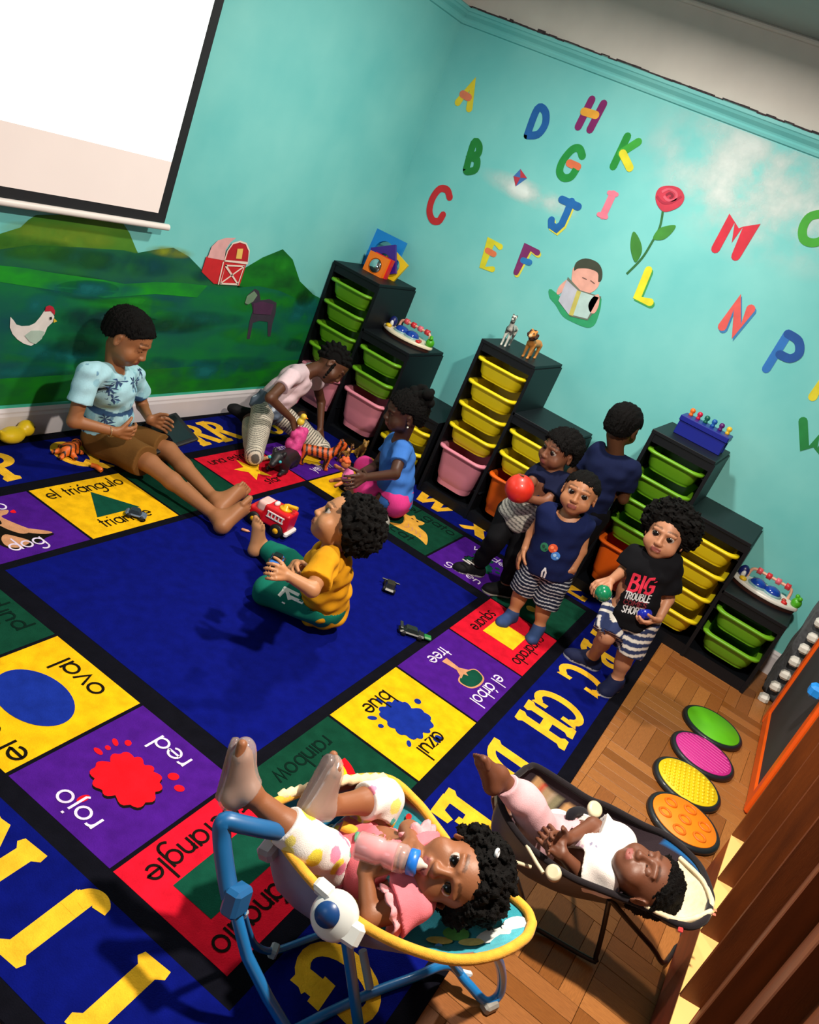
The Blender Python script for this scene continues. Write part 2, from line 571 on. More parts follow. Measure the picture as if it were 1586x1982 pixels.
L = [(0,-0.747,1.362),(0,-0.679,1.371),(0,-0.693,1.219),(0,-0.757,1.234)]
wallstroke([('d8cf30', L), ('e07850', [(0,-0.682,1.314),(0,-0.729,1.312)])], 'painted yellow letter E with an orange middle bar', w=.033)
L = [(0,-0.968,1.42),(0,-0.9,1.425),(0,-0.899,1.276)]
wallstroke([('d8cf4a', sh(L)), ('7a2c66', L), ('2b78b8', [(0,-0.907,1.35),(0,-0.949,1.355)])], 'painted purple letter F with yellow edging', w=.033)
wallstroke([('1f8a3c', spline([(0,-0.977,1.957),(0,-0.944,1.984),(0,-0.909,1.966),(0,-0.886,1.897),(0,-0.894,1.844),(0,-0.93,1.824),(0,-0.966,1.843),(0,-0.976,1.886)], 5)), ('d8704a', [(0,-0.926,1.901),(0,-0.978,1.9)])], 'painted green letter G with an orange bar')
wallstroke([('7a2060', [(0,-0.896,2.221),(0,-0.888,2.08)]), ('7a2060', [(0,-0.966,2.223),(0,-0.956,2.088)]), ('e0a038', [(0,-0.883,2.156),(0,-0.952,2.161)])], 'painted purple letter H with an orange bar')
wallstroke([('e07a90', [(0,-1.222,1.845),(0,-1.223,1.731)]), ('e07a90', [(0,-1.2,1.845),(0,-1.241,1.85)], .024), ('e07a90', [(0,-1.199,1.728),(0,-1.242,1.73)], .024)], 'painted pink letter I')
L = [(0,-1.027,1.731),(0,-1.03,1.67),(0,-1.03,1.607),(0,-1.013,1.574),(0,-0.977,1.58),(0,-0.965,1.604)]
wallstroke([('d8d24a', sh(L)), ('1d62a8', L), ('1d62a8', [(0,-0.971,1.721),(0,-1.075,1.721)])], 'painted blue letter J with yellow edging')
wallstroke([('1f8a34', [(0,-1.16,2.123),(0,-1.159,1.969)]), ('3aa23a', [(0,-1.226,2.118),(0,-1.167,2.041)]), ('d8d030', [(0,-1.176,2.042),(0,-1.245,1.992)])], 'painted green letter K with a yellow leg')
L = [(0,-1.577,1.578),(0,-1.589,1.431),(0,-1.662,1.437)]
wallstroke([('3f9a50', sh(L)), ('e2da30', L)], 'painted yellow letter L with green edging')
wallstroke([('c8283c', [(0,-1.837,1.802),(0,-1.838,1.96),(0,-1.893,1.892),(0,-1.941,1.964),(0,-1.944,1.807)])], 'painted red letter M', w=.044)
L = [(0,-2.053,1.48),(0,-2.059,1.617),(0,-2.127,1.486),(0,-2.134,1.612)]
wallstroke([('3a7ab0', sh(L)), ('d85a56', L)], 'painted coral letter N with blue edging', w=.044)
wallstroke([('3fa030', spline([(0,-2.203,2.124),(0,-2.164,2.093),(0,-2.161,2.041),(0,-2.189,1.997),(0,-2.232,1.994),(0,-2.267,2.023),(0,-2.275,2.087),(0,-2.239,2.123),(0,-2.203,2.124)], 5))], 'painted green letter O cut by the photo edge', w=.04)
wallstroke([('2c70bc', [(0,-2.35,1.579),(0,-2.345,1.387)]), ('1d4f98', spline([(0,-2.35,1.579),(0,-2.41,1.568),(0,-2.442,1.518),(0,-2.418,1.479),(0,-2.366,1.476)], 5))], 'painted blue letter P', w=.042)
wallstroke([('d8cc30', [(0,-2.603,1.362),(0,-2.604,1.47),(0,-2.689,1.395)])], 'yellow painted stroke of a letter cut by the photo edge', w=.042)
wallstroke([('1f8040', [(0,-2.624,1.239),(0,-2.698,1.124),(0,-2.726,1.186),(0,-2.779,1.133),(0,-2.769,1.25)])], 'dark green painted letter W cut by the photo edge', w=.042)
# kite


def wallpoly(name, P, c, lay, parent=None, label=None, m=None):
    return setp(MB().plate([(-.001 * lay, p[1], p[2]) for p in P], (-.0008, 0, 0)).build(name, m or paint(c), parent or wall_right), label)


kite = wallpoly('painted_kite', [(0,-0.674,1.778),(0,-0.733,1.748),(0,-0.689,1.686),(0,-0.653,1.73)], '3f6cb0', 1, None, 'small painted red and blue kite')
wallpoly('painted_kite_panel', [(0,-0.674,1.778),(0,-0.733,1.748),(0,-0.695,1.737)], 'c03a48', 2, kite)
wallpoly('painted_kite_panel', [(0,-0.695,1.737),(0,-0.689,1.686),(0,-0.653,1.73)], 'b03446', 2, kite)
# rose
stem = MB().ribbon([(-.002, p[1], p[2]) for p in spline([(0,-1.505,1.867),(0,-1.529,1.789),(0,-1.527,1.705),(0,-1.517,1.617),(0,-1.481,1.516)], 5)], .012, (-1, 0, 0), .001).build('painted_rose', paint('2f6a38'), wall_right)
setp(stem, 'large painted red rose on a green stem')
wallpoly('painted_leaf', spline([(0,-1.524,1.726),(0,-1.527,1.777),(0,-1.56,1.809),(0,-1.601,1.826),(0,-1.598,1.784),(0,-1.573,1.741)], 4, True), '3f8a34', 3, stem)
wallpoly('painted_leaf', spline([(0,-1.496,1.586),(0,-1.445,1.63),(0,-1.417,1.683),(0,-1.415,1.721),(0,-1.467,1.692),(0,-1.502,1.645)], 4, True), '3a7e30', 3, stem)
flower = wallpoly('painted_bloom', spline([(0,-1.506,1.864),(0,-1.459,1.886),(0,-1.432,1.925),(0,-1.44,1.965),(0,-1.491,1.99),(0,-1.537,1.991),(0,-1.575,1.963),(0,-1.576,1.921),(0,-1.544,1.882)], 4, True), 'c0354a', 3, stem)
for c, q in (('a52840', spline([(0,-1.442,1.918),(0,-1.486,1.902),(0,-1.525,1.917),(0,-1.559,1.962)], 4)), ('d0566a', spline([(0,-1.457,1.945),(0,-1.484,1.971),(0,-1.527,1.966),(0,-1.537,1.938),(0,-1.505,1.921),(0,-1.476,1.931)], 4)), ('8a2036', spline([(0,-1.484,1.939),(0,-1.498,1.955),(0,-1.518,1.947),(0,-1.508,1.932)], 4))):
    MB().ribbon([(-.0046, p[1], p[2]) for p in q], .012, (-1, 0, 0), .0008).build('painted_petal_line', paint(c), stem)
# reading child
body = wallpoly('painted_reader', spline([(0,-1.133,1.277),(0,-1.141,1.235),(0,-1.193,1.212),(0,-1.259,1.175),(0,-1.329,1.17),(0,-1.411,1.177),(0,-1.443,1.204),(0,-1.444,1.25),(0,-1.428,1.318),(0,-1.399,1.349),(0,-1.325,1.241)], 4, True), '2f9a68', 1, None, 'painted dark haired child reading an open book')
wallpoly('painted_face', spline([(0,-1.204,1.398),(0,-1.198,1.434),(0,-1.243,1.461),(0,-1.327,1.474),(0,-1.356,1.448),(0,-1.369,1.392),(0,-1.337,1.343),(0,-1.276,1.334),(0,-1.223,1.361)], 4, True), 'e0a596', 2, body)
wallpoly('painted_hair', spline([(0,-1.207,1.417),(0,-1.198,1.46),(0,-1.236,1.499),(0,-1.303,1.507),(0,-1.347,1.483),(0,-1.37,1.44),(0,-1.359,1.418),(0,-1.334,1.459),(0,-1.277,1.458),(0,-1.223,1.436)], 4, True), '3f4438', 3, body)
wallpoly('painted_hand', spline([(0,-1.168,1.274),(0,-1.168,1.313),(0,-1.195,1.364),(0,-1.216,1.349),(0,-1.201,1.301),(0,-1.184,1.269)], 4, True), 'dfa597', 2, body)
wallpoly('painted_hand', spline([(0,-1.365,1.289),(0,-1.368,1.333),(0,-1.392,1.361),(0,-1.418,1.313),(0,-1.417,1.265),(0,-1.391,1.259)], 4, True), 'dfa597', 4, body)
wallpoly('painted_book', [(0,-1.19,1.374),(0,-1.287,1.339),(0,-1.41,1.357),(0,-1.412,1.275),(0,-1.398,1.214),(0,-1.297,1.192),(0,-1.21,1.232)], '6d7468', 3, body)
wallpoly('painted_page', [(0,-1.192,1.357),(0,-1.278,1.332),(0,-1.288,1.197),(0,-1.199,1.239)], 'b8bac8', 4, body)
wallpoly('painted_page', [(0,-1.29,1.334),(0,-1.4,1.347),(0,-1.394,1.221),(0,-1.311,1.204)], 'b4cfcc', 4, body)
wallpoly('painted_spine', [(0,-1.271,1.332),(0,-1.296,1.334),(0,-1.313,1.2),(0,-1.288,1.197)], 'c2b860', 5, body)
for q in ([(0,-1.266,1.404),(0,-1.295,1.404)], [(0,-1.316,1.408),(0,-1.345,1.402)]):
    MB().ribbon([(-.0042, p[1], p[2]) for p in q], .005, (-1, 0, 0)).build('painted_brow', paint('7a5a54'), body)
# soft edged brush patches (pale clouds, meadow strokes): thin paint, edges broken up by noise


def soft_mat(name, col, scale, lo=.38, hi=.68):
    if name in MATS: return MATS[name]
    m = bpy.data.materials.new(name)
    m.use_nodes = True
    nt = m.node_tree
    bs = nt.nodes['Principled BSDF']
    bs.inputs['Base Color'].default_value = (*lin(col), 1)
    bs.inputs['Roughness'].default_value = 0.6
    bs.inputs['Specular IOR Level'].default_value = 0.3
    tc = nt.nodes.new('ShaderNodeTexCoord')
    nz = nt.nodes.new('ShaderNodeTexNoise')
    nz.inputs['Scale'].default_value = scale
    nz.inputs['Detail'].default_value = 5
    at = nt.nodes.new('ShaderNodeVertexColor')
    at.layer_name = 'Col'
    ma = nt.nodes.new('ShaderNodeMath')
    ma.operation = 'MULTIPLY'
    rp = nt.nodes.new('ShaderNodeValToRGB')
    rp.color_ramp.elements[0].position = lo
    rp.color_ramp.elements[1].position = hi
    nt.links.new(tc.outputs['Object'], nz.inputs['Vector'])
    nt.links.new(nz.outputs['Fac'], rp.inputs[0])
    nt.links.new(rp.outputs[0], ma.inputs[0])
    nt.links.new(at.outputs['Color'], ma.inputs[1])
    nt.links.new(ma.outputs[0], bs.inputs['Alpha'])
    MATS[name] = m
    return m


def soft_patch(name, c, su, sz, m, wall, lift, ztop=9.0, xmax=None, tilt=0.0):
    """wall: 'right' (x = 0) or 'back' (y = 0)"""
    n = 36
    V, cc, F = [], [], []

    def P(u, w):
        w = min(w, ztop)
        return (-lift, u, w) if wall == 'right' else (min(u, xmax or 9), -lift, max(w, .15))
    u0 = c[1] if wall == 'right' else c[0]
    V.append(P(u0, c[2]))
    cc.append(1.0)
    for r, a_ in ((.35, .85), (.7, .45), (1.0, 0)):
        for k in range(n):
            a = 2 * math.pi * k / n
            du, dz = su * r * math.cos(a), sz * r * math.sin(a)
            V.append(P(u0 + du, c[2] + dz + tilt * du))
            cc.append(a_)
    for k in range(n):
        j = (k + 1) % n
        F.append((0, 1 + k, 1 + j))
        for r0 in (0, 1):
            F.append((1 + r0 * n + k, 1 + (r0 + 1) * n + k, 1 + (r0 + 1) * n + j, 1 + r0 * n + j))
    me = bpy.data.meshes.new(name)
    me.from_pydata(V, [], F)
    ca = me.color_attributes.new('Col', 'FLOAT_COLOR', 'POINT')
    ca.data.foreach_set('color', np.repeat(np.array(cc, np.float32)[:, None], 4, 1).ravel())
    link(name, me, m, wall_right if wall == 'right' else wall_back)


CLD = soft_mat('cloud', 'e2ecea', 5)
for k, (q, sy, sz) in enumerate((([(0,-1.936,2.182)][0], .75, .42), ([(0,-0.763,1.682)][0], .35, .07), ([(0,-1.814,2.111)][0], .3, .25))):
    soft_patch('painted_cloud', q, sy, sz, CLD, 'right', .0007 + .0001 * k, ZR - .002)
g = random.Random(12)
for k in range(34):
    q = (-2.75 + g.random() * 2.5, 0, .2 + .5 * g.random())
    c = g.choice(('1c8a24', '054a3a', '0a5a4e', '06402c', '0f6a6a', '2a8a30', '083a3a'))
    soft_patch('painted_stroke', q, g.uniform(.12, .4), g.uniform(.025, .07), soft_mat('soft_' + c, c, 7, .3, .6), 'back', .0048 + .00004 * k, tilt=g.uniform(-.1, .05), xmax=-.02)
for k, (q, sx, sz, c) in enumerate((([(-2.273,0,0.884)][0], .3, .05, '7a9a2a'), ([(-1.685,0,0.871)][0], .16, .03, '8a9a28'), ([(-2.398,0,0.82)][0], .3, .05, '2a6a1e'), ([(-1.875,0,0.8)][0], .3, .06, '0a4a50'), ([(-2.151,0,0.8)][0], .2, .05, '1a5a2a'), ([(-1.413,0,0.785)][0], .12, .05, '0a4048'), ([(-0.875,0,0.879)][0], .08, .06, '2a9a2a'), ([(-0.57,0,0.704)][0], .1, .06, '063a1a'))):
    soft_patch('painted_stroke', q, sx, sz, soft_mat('soft_' + c, c, 7, .3, .6), 'back', .0062 + .00004 * k, xmax=-.02)

# ------------------------------------------------------------------ projector screen hanging on the back wall
scr = thing('projector_screen', 'white projection screen with a black border hanging on the teal wall', 'screen', (-2.9, -.06, 0))
sx1 = [(-1.811,-0.06,0.992)][0]
W_ = 1.75


def spt(P):
    return [(p[0] + 2.9, 0, p[2]) for p in P]


q = spt([(-1.878,-0.06,1.047),(-1.871,-0.06,1.882),(-1.893,-0.06,1.261),(-1.853,-0.06,1.008)])
x1, zb, zlit = q[0][0], q[0][2], q[2][2]
zblk = q[3][2]
ztop = 2.22
MB().box((x1 + .036 - W_ / 2 - .03, .002, (zblk + ztop) / 2), (W_ + .09, .002, ztop - zblk)).build('border', mat('screen_black', '0c0c14', 0.7, 0.1, 20), scr)
MB().box((x1 - W_ / 2, 0, (zlit + ztop) / 2 - .02), (W_, .002, ztop - zlit - .04)).build('projected_picture', mat('screen_lit', 'f4fffc', 0.8, 0.01, 3, emit=0.75), scr)  # projector light put in as a glow of the material
MB().box((x1 - W_ / 2, 0, (zlit + zb) / 2), (W_, .0022, zlit - zb)).build('blank_screen', mat('screen_blank', 'dccfca', 0.8, 0.02, 3, emit=0.2), scr)  # faint glow added to brighten the unlit part of the screen
MB().tube([(x1 + .075, -.002, zblk - .014), (x1 - W_ - .1, -.002, zblk - .014)], .014, 12).build('bottom_bar', mat('bar_white', 'e4dcd8', 0.4, 0.04, 8), scr)
MB().box((x1 - W_ / 2, .005, ztop + .035), (W_ + .16, .08, .08), bev=.012).build('housing', MATS['bar_white'], scr)

# ------------------------------------------------------------------ classroom rug
TI, TJ = .4687, .376
rug = thing('classroom_rug', 'large blue alphabet rug ringed by coloured picture tiles, covering the floor', 'rug', (-.6631, -.365, 0), .0289)
RB, RK = rugm('060f62'), rugm('0c0c14')
rug_w, rug_d = 6 * TI, 5 * TJ
BW = .05
MB().box((-rug_w / 2, -rug_d / 2, .004), (rug_w + .76, rug_d + .76, .008), bev=.003).build('backing', RK, rug)
MB().box((-3 * TI, -2.49 * TJ, .0082), (3.69 * TI, 2.83 * TJ, .001)).build('centre_field', rugm('070f66'), rug)
# blue border panels
ZT = .0088
bo, bi = .326, .05
for x0, x1, y0, y1 in ((-rug_w - bo, bo, bi, bo), (-rug_w - bo, bo, -rug_d - bo, -rug_d - bi), (bi, bo, -rug_d - bi, bi), (-rug_w - bo, -rug_w - bi, -rug_d - bi, bi)):
    MB().box(((x0 + x1) / 2, (y0 + y1) / 2, .0082), (x1 - x0, y1 - y0, .001)).build('border_panel', RB, rug)


# --- a small stroke alphabet (round sans) for the tile words
def arc(cx, cy, r, a0, a1, n=10, ry=None):
    return [(cx + r * math.cos(math.radians(a0 + (a1 - a0) * k / n)), cy + (ry or r) * math.sin(math.radians(a0 + (a1 - a0) * k / n))) for k in range(n + 1)]


O_ = arc(.5, .5, .42, 0, 360, 18)
SF = {
    'a': (1.05, [O_, [(.92, 0), (.92, 1)]]), 'b': (1.05, [O_, [(.08, 0), (.08, 1.6)]]), 'd': (1.05, [O_, [(.92, 0), (.92, 1.6)]]),
    'c': (.9, [arc(.5, .5, .42, 50, 310, 14)]), 'e': (1.0, [[(.1, .5), (.92, .5)] + arc(.5, .5, .42, 0, 310, 16)]), 'o': (1.0, [O_]),
    'g': (1.05, [O_, [(.92, 1), (.92, -.2)] + arc(.5, -.15, .42, 0, -140, 8)]), 'q': (1.05, [O_, [(.92, 1), (.92, -.55)]]), 'p': (1.05, [O_, [(.08, 1), (.08, -.55)]]),
    'i': (.3, [[(.12, 0), (.12, .95)], [(.12, 1.25), (.12, 1.4)]]), 'l': (.3, [[(.12, 0), (.12, 1.6)]]), 'j': (.35, [[(.16, .95), (.16, -.35), (.0, -.5)], [(.16, 1.25), (.16, 1.4)]]),
    'r': (.55, [[(.1, 0), (.1, .95)], [(.1, .6)] + arc(.42, .6, .3, 160, 70, 5)]), 't': (.5, [[(.22, 0), (.22, 1.35)], [(0, .9), (.45, .9)]]),
    'n': (.9, [[(.1, 0), (.1, .95)], [(.1, .55)] + arc(.44, .55, .34, 180, 0, 8) + [(.78, 0)]]), 'u': (.9, [[(.78, 0), (.78, .95)], [(.1, .95), (.1, .42)] + arc(.44, .42, .34, 180, 360, 8)]),
    's': (.75, [arc(.36, .7, .22, 40, 200, 7) + [(.36, .5)] + arc(.36, .27, .25, 70, -150, 8)]), 'v': (.85, [[(.02, .95), (.4, 0), (.78, .95)]]),
    'w': (1.2, [[(.02, .95), (.3, 0), (.58, .95), (.86, 0), (1.14, .95)]]), 'y': (.85, [[(.02, .95), (.42, .05)], [(.8, .95), (.28, -.5)]]), 'm': (1.4, [[(.1, 0), (.1, .95)], [(.1, .6)] + arc(.38, .6, .28, 180, 0, 6) + [(.66, 0)], [(.66, .6)] + arc(.94, .6, .28, 180, 0, 6) + [(1.22, 0)]]),
    'z': (.8, [[(.05, .92), (.7, .92), (.05, .06), (.72, .06)]]), 'k': (.8, [[(.1, 0), (.1, 1.6)], [(.65, .95), (.1, .4)], [(.3, .55), (.7, 0)]]), ' ': (.55, []),
    'ó': (1.0, [O_, [(.45, 1.15), (.65, 1.42)]]), 'á': (1.05, [O_, [(.92, 0), (.92, 1)], [(.45, 1.15), (.65, 1.42)]]), 'f': (.5, [[(.2, 0), (.2, 1.3), (.3, 1.5), (.48, 1.55)], [(0, .9), (.45, .9)]]),
}


def word_mb(txt, size, place, weight=.16):
    """place(u, v): metres along the reading direction and outward -> local point; word centred on 0,0"""
    tot = sum(SF[c][0] + .07 for c in txt) - .07
    mb = MB()
    x = -tot / 2
    for c in txt:
        w, ss = SF[c]
        for k, s in enumerate(ss):
            P = [place((x + a) * size, (b - .5) * size) for a, b in s]
            P = [(p[0], p[1], p[2] + .0001 * k) for p in P]
            mb.ribbon(P, weight * size, (0, 0, 1))
        x += w + .07
    return mb


def tile_frame(side, i, j):
    """returns place(a, b, z): a, b in metres from the tile centre along reading direction / outward"""
    cx, cy = -(i + .5) * TI, -(j + .5) * TJ
    r, o = {'top': ((1, 0), (0, 1)), 'bottom': ((-1, 0), (0, -1)), 'left': ((0, 1), (-1, 0)), 'right': ((0, -1), (1, 0))}[side]
    return lambda a, b, z=0.0: (cx + a * r[0] + b * o[0], cy + a * r[1] + b * o[1], ZT + z)


TILE = {'red': rugm('c8142a'), 'green': rugm('0c3a2a'), 'yellow': rugm('e2ac10'), 'purple': rugm('43157c')}
INK = {'black': rugm('14100c'), 'white': rugm('d8c8e4'), 'red': rugm('dc1420'), 'yellow': rugm('edba1e'), 'blue': rugm('142a86'), 'green': rugm('0e4434'),
       'tan': rugm('c08864'), 'ink_green': rugm('081f18'), 'ochre': rugm('d09a3c')}


def add_word(tile, pl, txt, ca, cb, size, ink, rotated=False):
    if rotated:
        f = lambda u, v: pl(ca - u, cb - v, .0016)
    else:
        f = lambda u, v: pl(ca + u, cb + v, .0016)
    word_mb(txt, size, f).build('word', INK[ink], tile)['kind'] = 'stuff'


def add_poly(tile, pl, P, ink, z=.0008, name='motif'):
    MB().add([pl(a, b, z) for a, b in P], [tuple(range(len(P)))]).build(name, INK[ink], tile)


def splat(seed, r=.075):
    g = random.Random(seed)
    n = 72
    lob = [g.uniform(-.16, .3) for _ in range(13)]
    P = []
    for k in range(n):
        a = 2 * math.pi * k / n
        x = k / n * 13
        i = int(x)
        f = x - i
        f = f * f * (3 - 2 * f)
        v = lob[i % 13] * (1 - f) + lob[(i + 1) % 13] * f
        rr_ = r * (1 + v + .18 * abs(math.sin(a * 6.5)))
        P.append((rr_ * math.cos(a), rr_ * math.sin(a)))
    return P


def add_splat(tile, pl, seed, ink, r=.075, shadow=True, c=(0, 0)):
    P = [(a + c[0], b + c[1]) for a, b in splat(seed, r)]
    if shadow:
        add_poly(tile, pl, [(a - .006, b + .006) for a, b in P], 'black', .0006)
    add_poly(tile, pl, P, ink, .001)
    g = random.Random(seed + 1)
    for k in range(7):
        a = g.uniform(0, 6.28)
        rr_ = r * g.uniform(1.5, 1.85)
        s = g.uniform(.1, .19) * r
        x, y = c[0] + rr_ * math.cos(a), c[1] + rr_ * math.sin(a)
        el = 1.9 if k % 2 else 1.2
        D = [(x + s * (el * math.cos(t) * math.cos(a) - math.sin(t) * math.sin(a)), y + s * (el * math.cos(t) * math.sin(a) + math.sin(t) * math.cos(a))) for t in np.linspace(0, 6.28, 14, endpoint=False)]
        add_poly(tile, pl, D, ink, .0011, 'drop')


def make_tile(side, i, j, color, outer='', inner='', ink='black', size=.052, oa=0, ia=0):
    g = .006
    t = MB().box((-(i + .5) * TI, -(j + .5) * TJ, .0083), (TI - 2 * g, TJ - 2 * g, .001)).build('tile', TILE[color], rug)
    pl = tile_frame(side, i, j)
    ho = TJ / 2 if side in ('top', 'bottom') else TI / 2
    if outer:
        add_word(t, pl, outer, oa, ho - .068, size, ink)
    if inner:
        add_word(t, pl, inner, ia, -ho + .07, size, ink)
    return t, pl


# top row
t, pl = make_tile('top', 0, 0, 'purple', 'amarillo', 'yellow', 'white', .038)
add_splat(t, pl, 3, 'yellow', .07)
t, pl = make_tile('top', 1, 0, 'red', 'una estrella', 'star', 'black', .038, ia=.03)
add_poly(t, pl, [((.105 if k % 2 == 0 else .042) * math.cos(math.pi / 2 + k * math.pi / 5), (.105 if k % 2 == 0 else .042) * math.sin(math.pi / 2 + k * math.pi / 5) - .0) for k in range(10)], 'yellow')
t, pl = make_tile('top', 2, 0, 'green')
add_poly(t, pl, [(-.03, -.1), (.03, -.1), (.03, .02), (-.03, .02)], 'tan')
t, pl = make_tile('top', 3, 0, 'yellow', 'el triángulo', 'triangle', 'black', .042)
add_poly(t, pl, [(-.11, -.07), (.115, -.07), (0, .095)], 'green')
t, pl = make_tile('top', 4, 0, 'purple', 'el perro', 'dog', 'white', .044, oa=-.05)
add_poly(t, pl, spline([(-.06, -.13), (-.09, -.06), (-.07, .02), (-.03, .06), (.0, .09), (.03, .02), (.06, -.04), (.1, -.07), (.13, -.1), (.09, -.11), (.02, -.13)], 4, True), 'black', .0006)
add_poly(t, pl, spline([(-.05, .07), (-.05, .1), (-.01, .12), (.05, .1), (.08, .09), (.06, .07), (.03, .06), (.05, .0), (.07, -.05), (.03, -.06), (.0, -.02), (-.02, .04)], 4, True), 'tan', .001)
add_poly(t, pl, spline([(-.06, -.06), (-.03, -.04), (.0, -.07), (.02, -.11), (-.04, -.125), (-.07, -.1)], 4, True), 'tan', .001)
add_poly(t, pl, spline([(.05, -.03), (.1, -.06), (.13, -.09), (.1, -.09), (.05, -.06)], 4, True), 'tan', .0012)
add_poly(t, pl, spline([(-.02, .06), (.01, .05), (.0, .02), (-.025, .03)], 4, True), 'black', .0014)
add_poly(t, pl, spline([(.08, .08), (.1, .085), (.095, .065), (.08, .07)], 3, True), 'red', .0014, 'tongue')
t, pl = make_tile('left', 5, 0, 'red')
# left column
t, pl = make_tile('left', 5, 1, 'green', 'morado', 'purple', 'ink_green', .045)
add_splat(t, pl, 9, 'black', .075, False)
t, pl = make_tile('left', 5, 2, 'yellow', 'el óvalo', 'oval', 'black', .052)
add_poly(t, pl, [(.125 * math.cos(a), .095 * math.sin(a)) for a in np.linspace(0, 6.283, 40, endpoint=False)], 'blue')
t, pl = make_tile('left', 5, 3, 'purple', 'rojo', 'red', 'white', .045, oa=-.0, ia=-.0)
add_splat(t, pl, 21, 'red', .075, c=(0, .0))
# bottom row
t, pl = make_tile('bottom', 5, 4, 'red', 'rectángulo', 'rectangle', 'black', .046)
add_poly(t, pl, [(-.15, -.062), (.15, -.062), (.15, .062), (-.15, .062)], 'green')
t, pl = make_tile('bottom', 4, 4, 'green', 'el arco iris', 'rainbow', 'ink_green', .043)
for k, c in enumerate(('red', 'yellow', 'blue')):
    r1, r0 = .115 - .028 * k, .115 - .028 * (k + 1)
    P = arc(0, -.05, r1, 8, 172, 20) + arc(0, -.05, r0, 172, 8, 20)
    add_poly(t, pl, P, c, .0008 + .0001 * k, 'rainbow_band')
t, pl = make_tile('bottom', 3, 4, 'yellow', 'azul', 'blue', 'black', .046, oa=.03, ia=.02)
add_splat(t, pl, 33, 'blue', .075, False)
t, pl = make_tile('bottom', 2, 4, 'purple', 'el árbol', 'tree', 'white', .043)
add_poly(t, pl, [(-.02, -.085), (.022, -.085), (.012, -.02), (.045, .02), (.01, .012), (.0, .03), (-.012, .012), (-.045, .02), (-.012, -.02)], 'tan', .0012, 'trunk')
add_poly(t, pl, spline([(-.075, .03), (-.06, .075), (-.02, .09), (.03, .088), (.07, .07), (.078, .025), (.04, .008), (-.03, .01)], 4, True), 'tan', .0008, 'crown_edge')
add_poly(t, pl, spline([(-.068, .032), (-.055, .07), (-.02, .082), (.03, .08), (.064, .064), (.07, .028), (.036, .014), (-.03, .016)], 4, True), 'green', .001, 'crown')
t, pl = make_tile('bottom', 1, 4, 'red', 'cuadrado', 'square', 'black', .042)
add_poly(t, pl, [(-.085, -.08), (.085, -.08), (.085, .075), (-.085, .075)], 'yellow')
t, pl = make_tile('bottom', 0, 4, 'green')
add_poly(t, pl, spline([(.07, -.02), (.1, -.04), (.13, -.02), (.11, .01), (.08, .02)], 4, True), 'ochre')
add_poly(t, pl, spline([(-.03, .02), (.0, .05), (.05, .06), (.04, .03), (.0, .0)], 4, True), 'ochre')
# right column
t, pl = make_tile('right', 0, 1, 'yellow')
add_poly(t, pl, spline([(-.07, -.1), (-.09, -.04), (-.05, .02), (.0, .06), (.05, .02), (.06, -.05), (.02, -.1)], 4, True), 'black')
add_poly(t, pl, spline([(-.05, -.08), (-.06, -.03), (-.02, .0), (.02, -.02), (.03, -.07)], 4, True), 'tan', .001)
t, pl = make_tile('right', 0, 2, 'green', 'el gato', 'cat', 'ink_green')
add_poly(t, pl, spline([(-.1, -.13), (-.06, -.07), (-.08, .0), (-.12, .06), (-.085, .075), (-.075, .11), (-.045, .085), (-.005, .1), (.005, .065), (.0, .02), (.06, .0), (.1, -.05), (.13, -.12), (.1, -.11), (.05, -.1), (-.02, -.12)], 4, True), 'ochre')
for a, b in ((-.06, .06), (-.03, .065)):
    add_poly(t, pl, [(a + .008 * math.cos(q), b + .006 * math.sin(q)) for q in np.linspace(0, 6.28, 8, endpoint=False)], 'black', .0012, 'eye')
for k in range(4):
    MB().ribbon([pl(a, b, .0012) for a, b in ((-.04 + k * .03, -.02 - k * .01), (-.02 + k * .03, -.05 - k * .01), (-.03 + k * .03, -.08))], .006, (0, 0, 1)).build('stripe', INK['tan'], t)
t, pl = make_tile('right', 0, 3, 'purple', 'verde', 'green', 'white', .042)
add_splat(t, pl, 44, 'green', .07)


# --- serif capitals of the border
def stem(x0, x1, top=True, bot=True, s=.085):
    P = []
    if bot: P += [(x0 - s, 0), (x1 + s, 0), (x1 + s, .035), (x1, .12)]
    else: P += [(x0, 0), (x1, 0)]
    if top: P += [(x1, .88), (x1 + s, .965), (x1 + s, 1), (x0 - s, 1), (x0 - s, .965), (x0, .88)]
    else: P += [(x1, 1), (x0, 1)]
    if bot: P += [(x0, .12), (x0 - s, .035)]
    return P


def bowl(cx, cy, rx, ry, a0, a1, th, tv, n=18):
    o = [(cx + rx * math.cos(math.radians(a0 + (a1 - a0) * k / n)), cy + ry * math.sin(math.radians(a0 + (a1 - a0) * k / n))) for k in range(n + 1)]
    i = [(cx + (rx - th) * math.cos(math.radians(a0 + (a1 - a0) * k / n)), cy + (ry - tv) * math.sin(math.radians(a0 + (a1 - a0) * k / n))) for k in range(n + 1)]
    return o + i[::-1]


def q4(a, b, c, d): return [a, b, c, d]


